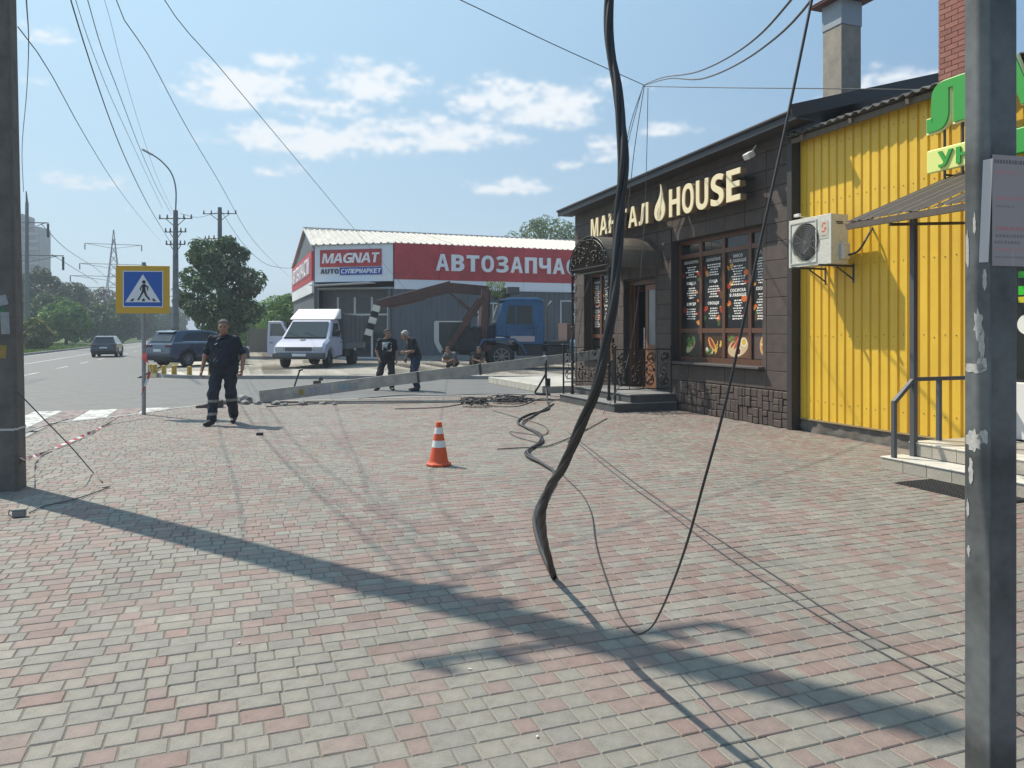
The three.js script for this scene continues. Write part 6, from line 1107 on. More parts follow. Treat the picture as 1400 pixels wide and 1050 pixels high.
const THICK = [[0.265, 0.03, -4.918], [0.195, 0.354, -4.5], [0.154, 0.678, -3.9], [0.177, 0.88, -3.55], [0.216, 1.01, -3.3], [0.274, 1.237, -3.0], [0.321, 1.388, -2.9], [0.362, 1.611, -2.85], [0.384, 1.748, -2.85], [0.407, 2.029, -2.9], [0.424, 2.252, -2.9], [0.411, 2.519, -2.95], [0.381, 2.852, -3.0], [0.62, 4.2, -2.85], [1.4, 5.62, -2.4]];
const GROUNDCABLE = [[0.269, 0.02, -4.905], [0.206, 0.02, -5.647], [0.193, 0.03, -6.479], [0.277, 0.02, -7.207], [0.399, 0.02, -7.977], [0.472, 0.02, -8.603], [0.337, 0.02, -9.231], [0.201, 0.03, -9.956], [0.387, 0.02, -10.882], [0.432, 0.02, -11.822], [0.102, 0.02, -13.252], [0.308, 0.02, -14.542], [0.715, 0.02, -15.502], [0.8, 0.06, -17.2], [0.8, 0.35, -17.95], [0.82, 0.93, -18.18]];
const GROUNDCABLE2 = [[0.256, 0.02, -5.119], [0.197, 0.02, -5.848], [0.206, 0.03, -6.505], [0.341, 0.03, -7.388], [0.489, 0.02, -8.47], [0.366, 0.03, -9.071], [0.17, 0.03, -9.836], [0.445, 0.02, -11.028], [0.378, 0.02, -11.907], [0.174, 0.03, -12.959], [0.416, 0.02, -14.414], [0.919, 0.02, -16.767]];
const LOOP = [[0.529, 0.012, -8.879], [0.593, 0.012, -8.217], [0.683, 0.012, -7.473], [0.697, 0.012, -6.713], [0.628, 0.012, -5.675], [0.605, 0.012, -4.843], [0.609, 0.012, -4.224], [0.651, 0.008, -4.028], [0.667, 0.129, -3.75], [0.621, 0.455, -3.15], [0.577, 0.913, -2.5], [0.586, 1.167, -2.3], [0.627, 1.371, -2.25], [0.719, 1.862, -2.2], [0.793, 2.201, -2.2], [0.867, 2.56, -2.2], [1.1, 3.7, -2.22], [1.44, 5.5, -2.33]];
const LINEA = [[0.919, 0.01, -11.249], [1.187, 0.01, -8.227], [1.394, 0.01, -6.588], [1.499, 0.01, -5.568], [1.664, 0.01, -4.555], [1.804, 0.01, -3.909], [1.974, 0.01, -3.301], [2.071, 0.01, -2.911]];
const LINEB = [[0.889, 0.01, -12.159], [1.301, 0.016, -7.958], [1.537, 0.016, -6.147], [1.719, 0.01, -4.966], [1.85, 0.01, -4.093], [2.056, 0.01, -3.438], [2.155, 0.01, -3.029]];
const WIREC = [[-5.231, 0.012, -16.191], [-4.375, 0.012, -16.852], [-2.947, 0.012, -17.026], [-1.654, 0.012, -17.203], [-0.167, 0.012, -17.384], [1.191, 0.012, -17.951]];
const WIRED = [[-3.665, 0.012, -18.149], [-2.58, 0.015, -19.167], [-1.825, 0.012, -18.983], [-0.747, 0.012, -19.43], [0.739, 0.012, -19.204], [1.285, 0.012, -18.556]];
const WIREE = [[-2.42, 0.012, -15.729], [-1.539, 0.015, -16.004], [-0.972, 0.012, -16.852], [0.0, 0.012, -16.191], [0.733, 0.012, -18.149], [1.149, 0.012, -17.569]];
const WIREF = [[-0.199, 0.012, -10.322], [0.161, 0.012, -10.453], [0.425, 0.012, -10.519], [0.627, 0.012, -10.865], [1.059, 0.012, -11.968], [1.749, 0.012, -13.996]];
const WIREG = [[-0.386, 0.012, -15.435], [0.068, 0.012, -14.237], [0.554, 0.012, -12.802], [0.45, 0.012, -11.713], [-0.023, 0.012, -12.144], [0.067, 0.012, -11.549], [0.368, 0.012, -10.937]];
const DROPA = [[2.79, 6.61, -15.6], [2.778, 5.133, -15.7], [2.735, 3.636, -15.8], [2.52, 1.81, -15.6], [2.192, 0.635, -15.2], [1.788, 0.012, -14.879], [1.185, 0.012, -12.325], [0.805, 0.012, -11.01]];
const Q = [2.7, 6.67, -15.6];
const DROP1 = [[2.7, 6.67, -15.6], [2.492, 5.969, -16], [2.314, 4.697, -16.6], [1.994, 3.627, -17], [1.654, 2.493, -17.2], [1.488, 1.335, -17.2]];
const DROP2 = [[2.685, 6.64, -15.6], [2.462, 5.662, -16], [2.235, 4.218, -16.6], [1.831, 2.973, -17], [1.422, 1.832, -17.2], [1.226, 0.521, -17.0]];
const DROP3 = [[2.715, 6.655, -15.6], [2.552, 5.459, -15.8], [2.43, 3.999, -16.2], [2.239, 3.082, -16.4], [2.123, 1.823, -16.6], [2.06, 1.175, -17.0]];
const SPAN1 = [[-5.05, 7.1, -7.75], [-0.808, 6.838, -12.0], [0.802, 6.839, -13.9], [2.7, 6.67, -15.6]];
const SPAN2 = [[2.7, 6.64, -15.6], [3.923, 5.968, -13.6], [4.92, 5.41, -11.9], [5.945, 4.958, -10.55]];
const FAR8 = [[-18.692, 9.498, -48.6], [-17.788, 7.562, -50], [-16.9, 6.3, -52], [-16.053, 6.085, -53], [-15.488, 6.22, -54.6]];
const FAR9 = [[-18.468, 8.205, -42.4], [-18.606, 8.393, -45], [-18.786, 9.264, -48.6]];
const FAR10 = [[-19.154, 14.696, -30], [-26.694, 17.512, -42], [-35.754, 19.046, -56], [-42.519, 17.402, -66], [-47.402, 15.225, -73.8]];
const FAR11 = [[-45.204, 11.988, -73], [-55.721, 12.013, -95], [-68.51, 12.177, -125], [-88.427, 13.412, -166]];
const FAR12 = [[-44.151, 9.04, -73], [-54.808, 9.638, -95], [-68.75, 10.134, -125], [-89.798, 12.071, -165]];
const LEFTW = [[-4.979, 0.996, -7.66], [-4.862, 0.696, -7.9], [-4.683, 0.4, -8.05], [-4.739, 0.012, -8.602], [-4.338, 0.012, -8.056]];
const LEFTW2 = [[-4.175, 0.012, -7.754], [-4.139, 0.012, -7.827], [-4.146, 0.012, -7.308], [-4.18, 0.012, -7.149], [-4.27, 0.012, -6.939], [-4.243, 0.012, -6.686]];
const LEFTW3 = [[-7.396, 0.012, -11.312], [-7.706, 0.012, -12.144], [-7.927, 0.012, -13.004], [-8.087, 0.012, -13.878]];
const TAPE = [[-7.11, 1.204, -14.7], [-6.949, 0.884, -14.6], [-6.937, 0.617, -14.4], [-6.963, 0.358, -14.2], [-6.954, 0.172, -13.75], [-6.964, 0.03, -13.168], [-6.527, 0.03, -11.663], [-6.27, 0.03, -10.603], [-6.064, 0.03, -9.777], [-4.909, 0.325, -7.62]];
const CONE = [-0.877, 0, -9.118];
const SIGNPOST = [-7.129, 0, -14.726];
const COIL1 = [-0.753, 0, -16.314];
const COIL2 = [-0.033, 0, -17.155];
const STONE = [-4.262, 0, -6.577];
const PAD = [-6.416, 0, -16.155];
const BIT = [-3.915, 0, -11.801];
const BOLL = [[-13.68, 0.08, -28.742], [-13.259, 0.08, -28.229], [-12.693, 0.08, -27.733], [-12.108, 0.08, -27.255], [-11.458, 0.08, -27.022], [-10.614, 0.08, -26.793]];
const FEND = [-5.355, 0, -16.98];
const FAR1 = [[-5.05, 6.95, -7.75], [-6.34, 6.37, -10.93], [-7.25, 6.09, -13.18], [-8.68, 5.85, -16.72], [-11.86, 5.9, -24.58], [-19.08, 6.66, -42.4]];
const FAR2 = [[-5.05, 7.3, -7.75], [-6.43, 6.49, -11.21], [-7.51, 6.33, -13.9], [-9.76, 6.46, -19.52], [-15.07, 6.93, -32.79]];
const FAR3 = [[-5.05, 7.6, -7.75], [-6.94, 7.03, -12.44], [-7.53, 6.87, -13.91], [-8.59, 6.91, -16.54], [-10.78, 6.97, -21.98], [-13.93, 7.3, -29.81], [-19.0, 8.2, -42.4]];
const FAR4 = [[-5.6, 8.7, -7.6], [-9.43, 9.28, -17.6], [-10.51, 8.85, -20.43], [-12.25, 8.42, -24.99], [-14.59, 8.15, -31.1], [-18.92, 8.37, -42.4]];
const FAR5 = [[-4.6, 7.05, -7.9], [-5.02, 5.8, -9.63], [-5.41, 5.75, -11.25], [-6.09, 5.51, -14.08], [-7.23, 5.29, -18.81], [-8.9, 4.91, -25.72], [-15.25, 5.4, -52.0]];
const FAR6 = [[-4.6, 7.05, -7.9], [-4.69, 6.08, -10.26], [-4.76, 5.91, -12.38], [-4.93, 5.58, -17.11], [-5.21, 5.06, -24.62], [-5.83, 3.93, -41.85]];
const FAR7 = [[-5.1, 4.75, -7.85], [-5.79, 4.94, -9.41], [-7.39, 5.09, -13.03], [-11.0, 5.65, -21.18], [-39.23, 11.73, -85.0]];
const SPAN3 = [[1.48, 3.45, -2.4], [1.68, 3.6, -4.58], [1.78, 3.75, -5.59], [2.0, 4.35, -7.98], [2.37, 5.62, -12.02], [2.7, 6.67, -15.6]];
const SPAN4 = [[1.48, 3.5, -2.4], [1.65, 3.43, -4.2], [1.74, 3.57, -5.26], [1.97, 4.19, -7.75], [2.28, 5.27, -11.01], [2.7, 6.66, -15.6]];
// ---------------------------------------------------------------- standing and fallen poles, cables, small things
const pts = (a) => a.map((p) => V(...p));
{
  // standing concrete pole at the kerb
  const o = thing('concrete_pole', 'standing concrete utility pole with torn stickers at the edge of the setts', 'pole', V(-5.175, 0, -7.74), 0.30);
  const sec = (h) => { const k = 1 - h * 0.031, a = 0.172 * k, b = 0.15 * k; return [[-a, -b], [a * 0.86, -b], [a, -b * 0.8], [a, b * 0.8], [a * 0.86, b], [-a * 0.86, b], [-a, b * 0.8]].map(([x, z]) => V(x - h * 0.012, h, z)); };
  const g = [], hs = [-0.1, 1, 2, 3, 4, 5, 6, 7, 8, 9, 10, 11]; for (let i = 0; i < hs.length - 1; i++) { const A = sec(hs[i]), B = sec(hs[i + 1]); for (let k = 0; k < A.length; k++) { const n = (k + 1) % A.length; g.push(quadSheet([A[k], B[k], B[n], A[n]])); } } g.push(quadSheet([...sec(11)].reverse()));
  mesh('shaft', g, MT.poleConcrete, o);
  mesh('cross_arm', [beam(V(-0.95, 8.7, 0.13), V(0.75, 8.7, 0.13), 0.06, 0.07), bar(V(-0.55, 8.68, 0.13), V(-0.15, 8.2, 0.12), 0.015), bar(V(0.35, 8.68, 0.13), V(-0.05, 8.2, 0.12), 0.015)], MT.steelDark, o);
  for (const x of [-0.9, -0.55, 0.35, 0.7]) mesh('insulator', [cyl(0.03, 0.055, 0.13, x, 8.84, 0.13, 9), cyl(0.05, 0.03, 0.05, x, 8.92, 0.13, 9)], mat([0.35, 0.33, 0.3], 0.3), o);
  mesh('clamp_set', [rbox(0.36, 0.14, 0.14, 0.04, 0.1, 7.05, 0.1), bar(V(-0.3, 7.0, 0.1), V(0.42, 6.95, 0.16), 0.025), tube([V(0.25, 7.0, 0.1), V(0.34, 6.75, 0.2), V(0.15, 6.6, 0.22)], 0.02, 16, 6)], MT.steelDark, o);
  mesh('clamp_set', [rbox(0.4, 0.14, 0.14, 0.04, 0.1, 7.62, 0.1), tube([V(0.2, 7.6, 0.1), V(0.4, 7.4, 0.2), V(0.1, 7.2, 0.2)], 0.022, 12, 6)], MT.steelDark, o);
  // torn stickers and a wrapped tape
  const face = (x0, x1, h0, h1, c, rot = 0) => { const x = (x0 + x1) / 2, h = (h0 + h1) / 2; return mesh('sticker', box(x1 - x0, h1 - h0, 0.002, x - h * 0.012, h, 0.15 * (1 - h * 0.031) + 0.0035, 0, 0, rot), mat(c, 0.8, 0, { tex: T.stain, size: 0.2 }), o); };
  face(-0.05, 0.10, 1.86, 1.96, [0.42, 0.43, 0.45], 0.25); face(-0.06, 0.08, 1.80, 1.85, [0.10, 0.22, 0.13]); face(0.04, 0.115, 1.58, 1.80, [0.42, 0.43, 0.42], 0.04); face(-0.03, 0.085, 1.34, 1.47, [0.42, 0.30, 0.09], -0.08); face(-0.12, -0.07, 1.24, 1.40, [0.45, 0.47, 0.5]);
  const q = sec(0.62).map((p) => V(p.x * 1.03, 0.62, p.z * 1.03)); const bandG = []; q.forEach((p, i) => { const n = q[(i + 1) % q.length]; bandG.push(beam(V(p.x, 0.62, p.z), V(n.x, 0.628, n.z), 0.004, 0.02)); }); mesh('wrapped_tape', bandG, mat([0.55, 0.53, 0.53], 0.6), o);
}
{
  // painted square steel post with peeled patches and a notice
  const o = thing('steel_post', 'grey square steel post with peeling paint and a paper notice', 'post', V(1.478, 0, -2.35), 0.235);
  const paint = mat([0.165, 0.175, 0.18], 0.5, 0, { tex: tint(512, (u, v) => { const a = fbm(u * 6, v * 6, 5, 90, 6), b = fbm(u * 30, v * 30, 3, 91, 30); return clamp(0.60 + (a - 0.5) * 0.9 + (b - 0.5) * 0.25, 0.3, 1); }), size: 0.9, bump: 0.0015, bumpTex: T.stain, bumpSize: 0.25 });
  mesh('tube', rbox(0.1, 6.2, 0.1, 0.008, 0, 3.0, 0, 0, 0, 0, 2), paint, o);
  mesh('cap', box(0.106, 0.01, 0.106, 0, 6.106, 0), paint, o);
  const pale = mat([0.50, 0.49, 0.46], 0.9, 0, { tex: T.stain, size: 0.06 }); seed(44);
  const patch = (z, h, w, hh, sd) => {                                       // torn paper and bare primer on the face towards the road
    seed(sd); const n = 18, p = []; for (let i = 0; i < n; i++) { const a = i / n * 2 * Math.PI, k = 0.62 + 0.55 * rnd(); p.push(new THREE.Vector2(clamp(z + Math.cos(a) * w * k, -0.041, 0.041), h + Math.sin(a) * hh * k)); }
    const g = new THREE.ExtrudeGeometry(new THREE.Shape(p), { depth: 0.0012, bevelEnabled: false }); g.rotateY(-Math.PI / 2); g.translate(-0.0503, 0, 0); mesh('paint_flake', g, pale, o);
  };
  [[-0.008, 1.93, 0.006, 0.035, 1], [-0.036, 1.86, 0.010, 0.06, 2], [0.03, 1.76, 0.009, 0.035, 3], [0.006, 1.625, 0.018, 0.05, 4], [0.02, 1.56, 0.012, 0.05, 14], [-0.01, 1.49, 0.045, 0.018, 5], [0.02, 1.50, 0.02, 0.03, 15], [-0.012, 1.265, 0.032, 0.035, 6], [0.025, 1.28, 0.022, 0.022, 16], [-0.022, 1.17, 0.009, 0.04, 7], [-0.034, 1.05, 0.006, 0.03, 8], [-0.03, 0.92, 0.006, 0.02, 9]].forEach((a) => patch(...a));
  const notice = canvasTex(256, 512, (c, w, h) => { c.fillStyle = '#a09797'; c.fillRect(0, 0, w, h); seed(3); const row = (y, col, hh, k) => { c.fillStyle = col; let x = rr(16, 30); while (x < w * k) { const q = rr(6, 24); c.fillRect(x, y, q, hh); x += q + 6; } }; row(22, '#6f6a6c', 18, 0.95); row(72, '#b98a8c', 16, 0.8); row(190, '#b98a8c', 18, 0.9); row(232, '#8f8487', 10, 0.6); row(330, '#b77f82', 18, 0.95); row(366, '#857c80', 14, 0.9); row(396, '#857c80', 14, 0.8); row(430, '#b98a8c', 12, 0.9); row(466, '#8a8286', 10, 0.95); c.fillStyle = '#bdb3b4'; c.fillRect(150, 440, 3, 72); });
  const nm = new THREE.MeshPhysicalMaterial({ map: notice, roughness: 0.85, side: THREE.DoubleSide }), n = mesh('notice', [place(new THREE.PlaneGeometry(0.128, 0.335), 0.016, 1.967, 0.0535)], nm, o, true);
  const nm2 = new THREE.MeshPhysicalMaterial({ color: col([0.50, 0.47, 0.47]), roughness: 0.85 }); mesh('notice_fold', box(0.0015, 0.31, 0.034, -0.0515, 1.967, 0.0345, 0.05, 0, 0), nm2, n);
}
{
  // fallen concrete pole: foot at the kerb, tip on the sill of the restaurant
  const A = V(-5.72, 0.13, -17.32), B = V(2.26, 1.075, -18.55), o = thing('fallen_pole', 'broken concrete pole lying aslant with its tip on the restaurant window sill', 'pole', V(A.x, 0, A.z)), l = (v) => v.clone().sub(V(A.x, 0, A.z));
  const a = l(A), b = l(B), d = b.clone().sub(a).normalize();
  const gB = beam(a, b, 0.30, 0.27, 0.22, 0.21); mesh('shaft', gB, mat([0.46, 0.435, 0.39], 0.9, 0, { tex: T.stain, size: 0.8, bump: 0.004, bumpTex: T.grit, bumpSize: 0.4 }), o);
  mesh('arris', [beam(a.clone().add(V(0, 0.137, 0.13)), b.clone().add(V(0, 0.107, 0.092)), 0.035, 0.012)], MT.concrete, o);
  const on = (f, dy, dz) => a.clone().lerp(b, f).add(V(0, dy, dz));
  mesh('step_bolt', [bar(on(0.09, 0.1, 0), on(0.09, 0.52, 0).add(V(0.14, 0, 0)), 0.02, 7), bar(on(0.09, 0.50, 0).add(V(0.11, 0, 0)), on(0.09, 0.53, 0).add(V(0.2, 0, 0)), 0.028, 6)], MT.steelDark, o);
  mesh('insulator', [rbox(0.17, 0.1, 0.12, 0.03, ...on(0.155, 0.17, 0.02).toArray()), cyl(0.045, 0.06, 0.08, ...on(0.165, 0.24, 0.02).toArray(), 8)], mat([0.07, 0.06, 0.055], 0.5), o);
  const zf = (f) => lerp(0.15, 0.11, f) + 0.004, st = [[0.115, 0.10, 0.13, [0.36, 0.28, 0.06]], [0.15, 0.22, 0.15, [0.36, 0.37, 0.41]], [0.185, 0.2, 0.2, [0.42, 0.42, 0.46]], [0.235, 0.3, 0.14, [0.30, 0.38, 0.42]], [0.262, 0.14, 0.12, [0.36, 0.36, 0.37]]];
  for (const [f, w, h, c] of st) mesh('sticker', box(w, h, 0.002, ...on(f, -0.01, zf(f)).toArray(), 0, 0.16, 0.118), mat(c, 0.8, 0, { tex: T.stain, size: 0.15 }), o);
  const sf = 0.818, p = on(sf, 0, 0); mesh('steel_strap', [box(0.06, 0.25, 0.29, p.x, p.y, p.z, 0, 0.16, 0.118), box(0.1, 0.1, 0.02, p.x, p.y + 0.02, p.z + 0.15)], mat([0.36, 0.36, 0.35], 0.5, 0.5), o);
  mesh('suspension_clamp', [tube([on(sf, -0.05, 0.16), on(sf, -0.3, 0.2), on(sf, -0.42, 0.24)], 0.028, 12, 7), rbox(0.09, 0.2, 0.06, 0.02, ...on(sf, -0.5, 0.26).add(V(0.06, 0, 0)).toArray()), tube([on(sf, -0.3, 0.2), on(sf, -0.6, 0.3).add(V(-0.18, 0, 0)), on(sf, -0.74, 0.38).add(V(-0.26, 0, 0)), on(sf, -0.775, 0.4).add(V(0.1, 0, 0))], 0.024, 20, 7)], MT.cable, o);
  for (const f of [0.62, 0.44]) mesh('iron_band', box(0.05, 0.26, 0.3, ...on(f, 0, 0).toArray(), 0, 0.16, 0.118), MT.steelDark, o);
}
{
  // rubble where the pole snapped
  const chunk = (s, sd) => { const g = new THREE.IcosahedronGeometry(s, 1), a = g.attributes.position; for (let i = 0; i < a.count; i++) { const k = 0.7 + 0.6 * hash2(Math.round(a.getX(i) * 900), Math.round(a.getY(i) * 900) + Math.round(a.getZ(i) * 900) * 7, sd); a.setXYZ(i, a.getX(i) * k * 1.3, a.getY(i) * k * 0.7, a.getZ(i) * k); } g.computeVertexNormals(); return g; };
  [[-6.08, -17.15, 0.16], [-6.3, -16.95, 0.11], [-5.9, -16.85, 0.09], [-5.62, -16.82, 0.07], [-5.2, -16.75, 0.08], [-4.6, -16.72, 0.10], [-4.2, -16.85, 0.06], [-4.95, -16.6, 0.05], [-6.55, -17.2, 0.07], [-3.9, -16.7, 0.05]].forEach(([x, z, s], i) => {
    const m = mesh('concrete_chunk', chunk(s, i + 3), MT.concrete); m.position.set(x, s * 0.42, z); m.rotation.y = i; tag(m, 'broken grey concrete chunk lying by the foot of the fallen pole', 'rubble', 'rubble at the foot of the fallen pole');
  });
}
// ---------------------------------------------------------------- cables and wires
{
  const strands = (P, n, R, r, twist, seg) => { const c = new THREE.CatmullRomCurve3(P), fr = c.computeFrenetFrames(seg), L = c.getLength(), out = []; for (let k = 0; k < n; k++) { const q = []; for (let i = 0; i <= seg; i++) { const u = i / seg, a = u * L / twist * 2 * Math.PI + k * 2 * Math.PI / n, p = c.getPointAt(u); const rr2 = R * (1 + 0.25 * Math.sin(u * 40 + k)); q.push(p.addScaledVector(fr.normals[i], Math.cos(a) * rr2).addScaledVector(fr.binormals[i], Math.sin(a) * rr2)); } out.push(tube(q, r, seg * 2, 6)); } return out; };
  const o = thing('cable_bundle', 'thick black twisted cable bundle hanging down to the setts', 'cable', V(...THICK[0])), rel = (a) => a.map((p) => V(p[0] - THICK[0][0], p[1] - THICK[0][1], p[2] - THICK[0][2]));
  strands(rel(THICK), 4, 0.0100, 0.0118, 1.15, 90).forEach((g) => mesh('strand', g, MT.cable, o));
  const o2 = thing('ground_cable', 'dark cable pair winding over the setts to the fallen pole', 'cable', V(0, 0, 0)); mesh('strand', tube(pts(GROUNDCABLE), 0.019, 140, 7), MT.cable, o2); mesh('strand', tube(pts(GROUNDCABLE2), 0.016, 120, 7), MT.cable, o2);
  const one = (name, label, a, r, group, n = 60, m = MT.wire) => tag(mesh(name, tube(pts(a), r, n, 6), m), label, 'wire', group);
  one('loop_wire', 'thin black wire hanging in a loop from the steel post to the ground', LOOP, 0.0042, null, 120, MT.cable);
  const gw = 'loose wires on the ground';
  one('ground_wire', 'long thin wire on the setts running to the steel post, upper of two', LINEB, 0.0042, gw); one('ground_wire', 'long thin wire on the setts running to the steel post, lower of two', LINEA, 0.0042, gw);
  one('ground_wire', 'straight dark wire lying in front of the fallen pole', WIREC, 0.011, gw); one('ground_wire', 'wire lying on the asphalt under the fallen pole', WIRED, 0.011, gw); one('ground_wire', 'wire bending past the tangled coil to the porch', WIREE, 0.010, gw); one('ground_wire', 'thin wire crossing the winding cable pair', WIREF, 0.008, gw); one('ground_wire', 'thin kinked wire beside the winding cable pair', WIREG, 0.007, gw);
  one('guy_wire', 'slack thin wire slanting from the standing concrete pole to the ground', LEFTW, 0.006, gw); one('ground_wire', 'short frayed wire on the setts by the standing pole', LEFTW2, 0.006, gw); one('ground_wire', 'wire from the standing pole towards the crosswalk', LEFTW3, 0.008, gw);
  const ow = 'overhead wires';
  [[FAR1, 0.010, 'heavier overhead cable from the standing pole to the street lamp'], [FAR2, 0.005, 'thin overhead wire beside the heavier cable'], [FAR3, 0.0075, 'twisted overhead wire ending at the street lamp cross arm'], [FAR4, 0.005, 'uppermost thin overhead wire to the street lamp'], [FAR5, 0.0065, 'overhead wire dipping to the side of the parts shop'], [FAR6, 0.0065, 'overhead wire ending on the front of the parts shop'], [FAR7, 0.006, 'faint overhead wire receding over the main road'], [FAR8, 0.014, 'service wire from the utility pole to the red side band'], [FAR9, 0.012, 'short wire between street lamp and utility pole'], [FAR10, 0.03, 'wire rising from the top of the transmission pole'], [FAR11, 0.035, 'upper far power line to the lattice pylon'], [FAR12, 0.035, 'lower far power line to the lattice pylon'],
    [SPAN1, 0.009, 'span wire from the standing pole to the knot over the restaurant'], [SPAN2, 0.008, 'level wire from the knot to the brick chimney'], [SPAN3, 0.008, 'upper sagging wire from the knot to the steel post'], [SPAN4, 0.008, 'lower sagging wire from the knot to the steel post'], [DROP1, 0.008, 'wire dropping from the knot past the restaurant eave, longest of three'], [DROP2, 0.007, 'wire dropping from the knot to the porch railing'], [DROP3, 0.008, 'wire dropping from the knot behind the thick cable'], [DROPA, 0.007, 'single straight wire hanging from the knot to the setts']].forEach(([a, r, label]) => one('overhead_wire', label, a, r, ow, 70));
  // coils of fallen wire
  seed(23);
  const coil = (at, label, n, R, flat) => { const c = thing('wire_coil', label, 'wire', V(at[0], 0, at[2]), 0, 'coils of fallen wire'); for (let i = 0; i < n; i++) { const p = [], r0 = R * rr(0.55, 1.05), cx = rr(-0.15, 0.15), cz = rr(-0.1, 0.1), y = 0.015 + i * flat, a0 = rr(0, 6); for (let k = 0; k <= 16; k++) { const a = a0 + k / 16 * 2 * Math.PI * rr(0.98, 1.05), r = r0 * rr(0.86, 1.12); p.push(V(cx + Math.cos(a) * r, y + rr(0, 0.05) + 0.05 * Math.abs(Math.sin(a + i)), cz + Math.sin(a) * r * 0.75)); } mesh('loop', tube(p, 0.011, 50, 5), MT.cable, c); } };
  coil(COIL1, 'round coil of black fallen wire on the setts behind the cone', 9, 0.30, 0.013); coil(COIL2, 'flat tangle of thin fallen wire under the middle of the fallen pole', 11, 0.40, 0.008);
}
{
  // warning tape
  const c = new THREE.CatmullRomCurve3(pts(TAPE)), n = 96, P = [], C = []; let acc = 0; const q = [];
  for (let i = 0; i <= n; i++) { const u = i / n, p = c.getPointAt(u), a = u * 30 + Math.sin(u * 17) * 1.6, w = 0.024, d = V(Math.cos(a) * 0.5, Math.sin(a) * 0.55 + 0.6, 0.35).normalize(); q.push([p.clone().addScaledVector(d, w), p.clone().addScaledVector(d, -w)]); }
  const o = thing('barrier_tape', 'red and white barrier tape drooping from the sign post to the standing pole', 'tape', V(TAPE[0][0], 0, TAPE[0][2])), off = V(-TAPE[0][0], 0, -TAPE[0][2]);
  const red = mat([0.52, 0.05, 0.045], 0.45, 0, { side: THREE.DoubleSide }), wh = mat([0.72, 0.71, 0.71], 0.45, 0, { side: THREE.DoubleSide }), L = c.getLength(), rows = [[], []];
  for (let i = 0; i < n; i++) { const k = Math.floor((i / n) * L / 0.17) % 2; const A = q[i].map((v) => v.clone().add(off)), B = q[i + 1].map((v) => v.clone().add(off)); for (const v of [...A, ...B]) v.y = Math.max(v.y, 0.006); rows[k].push(quadSheet([A[0], A[1], B[1], B[0]])); }
  mesh('red_bands', rows[0], red, o); mesh('white_bands', rows[1], wh, o);
  const kn = []; seed(6); for (let i = 0; i < 5; i++) { const y = 1.0 + i * 0.045, a = rr(0, 6); kn.push(quadSheet([V(0.05 * Math.cos(a), y, 0.06), V(0.11 + rr(-0.03, 0.06), y - 0.10, 0.1 + rr(-0.05, 0.05)), V(0.07 + rr(-0.03, 0.04), y + 0.02, 0.09), V(-0.01, y + 0.03, 0.05)])); }
  mesh('tied_knot', kn, red, o);
}
{
  // pedestrian crossing sign
  const o = thing('crossing_sign', 'pedestrian crossing sign on a yellow board and grey post', 'sign', V(...SIGNPOST), 0.1);
  mesh('post', cyl(0.038, 0.038, 2.95, 0, 1.475, 0, 14), MT.galv, o);
  const bd = mesh('backing_board', rbox(1.0, 0.92, 0.02, 0.008, 0.0, 2.42, 0.05), mat([0.60, 0.355, 0.03], 0.5), o), yc = 2.43;
  const wm = mat([0.70, 0.72, 0.74], 0.45), bm = mat([0.018, 0.10, 0.40], 0.45), km = mat([0.02, 0.02, 0.022], 0.6);
  mesh('white_border', rbox(0.745, 0.70, 0.006, 0.003, 0.01, yc, 0.064), wm, bd); const bp = mesh('blue_panel', rbox(0.71, 0.665, 0.006, 0.003, 0.01, yc, 0.068), bm, bd);
  const tri = prism([[-0.315, -0.255], [0.335, -0.255], [0.01, 0.285]], 0.004); tri.translate(0, yc, 0.0735); mesh('white_triangle', tri, wm, bp);
  const fig = [cyl(0.033, 0.033, 0.004, 0.03, yc + 0.135, 0.0785, 16, Math.PI / 2)], line = (a, b, w) => fig.push(beam(V(a[0], yc + a[1], 0.0785), V(b[0], yc + b[1], 0.0785), 0.004, w, 0.004, w * 0.8, V(0, 1, 0.001)));
  const pl = (p) => { const g = prism(p, 0.004); g.translate(0, yc, 0.0785); fig.push(g); };
  pl([[-0.005, 0.09], [0.055, 0.095], [0.06, -0.04], [0.0, -0.04]]); pl([[0.05, 0.09], [0.115, 0.04], [0.10, -0.03], [0.085, -0.025], [0.09, 0.03], [0.045, 0.055]]); pl([[0.0, 0.085], [-0.05, 0.01], [-0.03, -0.04], [-0.015, -0.03], [-0.03, 0.01], [0.005, 0.05]]);
  pl([[0.0, -0.03], [0.045, -0.03], [-0.01, -0.12], [-0.06, -0.215], [-0.095, -0.215], [-0.04, -0.12]]); pl([[0.02, -0.03], [0.06, -0.03], [0.085, -0.12], [0.15, -0.20], [0.125, -0.215], [0.05, -0.125]]);
  for (const x of [-0.2, 0.02, 0.23]) { const k = x < -0.1 ? 0.03 : x > 0.1 ? -0.035 : 0; pl([[x - 0.03, -0.235], [x + 0.03, -0.235], [x + 0.02 + k, -0.185], [x - 0.01 + k, -0.185]]); }
  mesh('walking_figure', fig, km, bp);
  mesh('bracket', [box(0.12, 0.04, 0.05, 0, 2.7, 0.02), box(0.12, 0.04, 0.05, 0, 2.15, 0.02)], MT.galv, o);
}
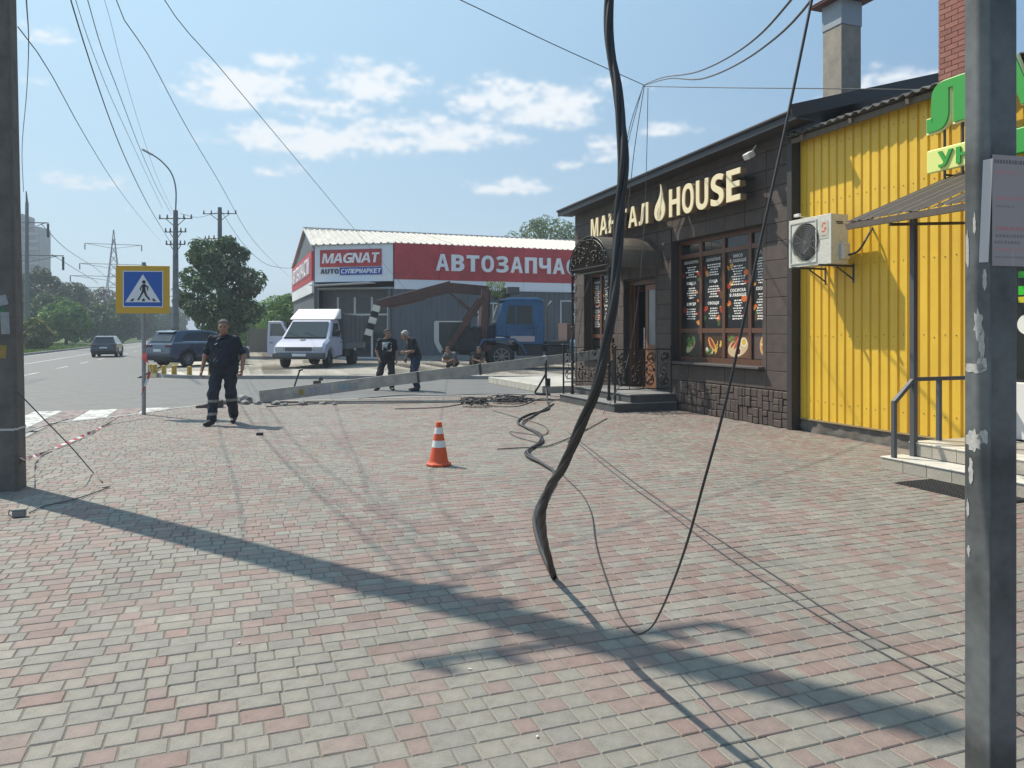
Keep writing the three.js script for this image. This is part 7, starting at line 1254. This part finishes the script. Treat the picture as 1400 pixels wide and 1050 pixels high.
{
  // traffic cone
  const o = thing('traffic_cone', 'orange traffic cone with two white bands on the setts', 'cone', V(...CONE)), or = mat([0.62, 0.085, 0.022], 0.5), wh = mat([0.66, 0.67, 0.66], 0.5);
  const r = (h) => lerp(0.115, 0.032, (h - 0.045) / 0.475), seg = (a, b, k = 0) => { const g = new THREE.LatheGeometry([[r(a) + k, a], [r(b) + k, b]].map((p) => new THREE.Vector2(...p)), 28); return g; };
  const oct = []; for (let i = 0; i < 8; i++) { const a = i * Math.PI / 4 + 0.39; oct.push([Math.cos(a) * 0.155, Math.sin(a) * 0.155]); } const bg = prism(oct, 0.035, 0.008); bg.rotateX(-Math.PI / 2); bg.translate(0, 0.02, 0);
  mesh('base', [bg, new THREE.LatheGeometry([[0.13, 0.036], [0.12, 0.045], [r(0.06), 0.062]].map((p) => new THREE.Vector2(...p)), 28)], or, o);
  mesh('cone_body', [seg(0.06, 0.225), seg(0.305, 0.385), seg(0.46, 0.52), new THREE.LatheGeometry([[r(0.52), 0.52], [0.02, 0.528], [0.012, 0.51], [0.001, 0.5]].map((p) => new THREE.Vector2(...p)), 20)], or, o);
  mesh('white_band', seg(0.225, 0.305, 0.001), wh, o); mesh('white_band', seg(0.385, 0.46, 0.001), wh, o);
}
{
  // stub posts along the yard kerb
  const ym = mat([0.58, 0.36, 0.05], 0.7, 0, { tex: T.stain, size: 0.3 }), g = new THREE.LatheGeometry([[0.001, 0.36], [0.075, 0.355], [0.095, 0.33], [0.1, 0.05], [0.105, 0]].map((p) => new THREE.Vector2(...p)), 14), lab = ['first yellow stub post, half hidden behind the sign post tape', 'second yellow stub post from the sign post', 'yellow stub post under the tailgate of the blue car', 'yellow stub post under the rear wheel of the blue car', 'yellow stub post between the blue car and the walking man', 'yellow stub post beside the hand of the walking man'];
  BOLL.forEach((p, i) => { const o = mesh('stub_post', g.clone(), ym); o.position.set(p[0], p[1], p[2]); o.scale.setScalar(0.86 + 0.06 * (i % 2)); tag(o, lab[i], 'bollard', 'yellow stub posts on the yard corner'); });
}
{
  // small litter: broken fitting, wooden block, stub
  const s = thing('broken_fitting', 'small broken concrete fitting with a wire stub on the setts by the standing pole', 'debris', V(...STONE), 0.4); mesh('block', [rbox(0.1, 0.055, 0.07, 0.012, 0, 0.03, 0), rbox(0.12, 0.016, 0.06, 0.006, 0.0, 0.064, 0)], MT.concrete, s); mesh('wire_stub', tube([V(-0.07, 0.07, 0), V(-0.075, 0.03, 0.01), V(-0.05, 0.01, 0.02)], 0.004, 10, 5), MT.wire, s);
  const p = thing('wedge_block', 'dark wooden wedge lying behind the walking man', 'debris', V(PAD[0], 0, PAD[2]), 0.1); const g = prism([[-0.26, 0], [0.25, 0], [0.25, 0.15], [0.14, 0.15], [-0.12, 0.06], [-0.26, 0.045]], 0.24, 0.01); mesh('block', g, mat([0.085, 0.07, 0.06], 0.9), p);
  const b = mesh('dark_fragment', rbox(0.1, 0.04, 0.06, 0.01, 0, 0.02, 0), MT.black); b.position.set(BIT[0], 0, BIT[2]); tag(b, 'tiny dark fragment on the setts in front of the fallen pole', 'debris');
  // scattered cigarette ends and paper scraps on the near setts
  seed(71); const sc = [], wm = mat([0.62, 0.61, 0.58], 0.8);
  [[0.42, -4.35], [1.0, -5.6], [-1.4, -3.9], [0.1, -3.0], [-2.2, -5.6], [-0.2, -3.6]].forEach(([x, z]) => { const m = mesh('paper_scrap', rbox(rr(0.012, 0.024), 0.005, 0.008, 0.002, 0, 0.004, 0), wm); m.position.set(x, 0.002, z); m.rotation.y = rr(0, 3); tag(m, 'tiny pale litter scrap on the setts', 'litter', 'litter scraps on the setts'); });
}
renderer.render(scene, camera);
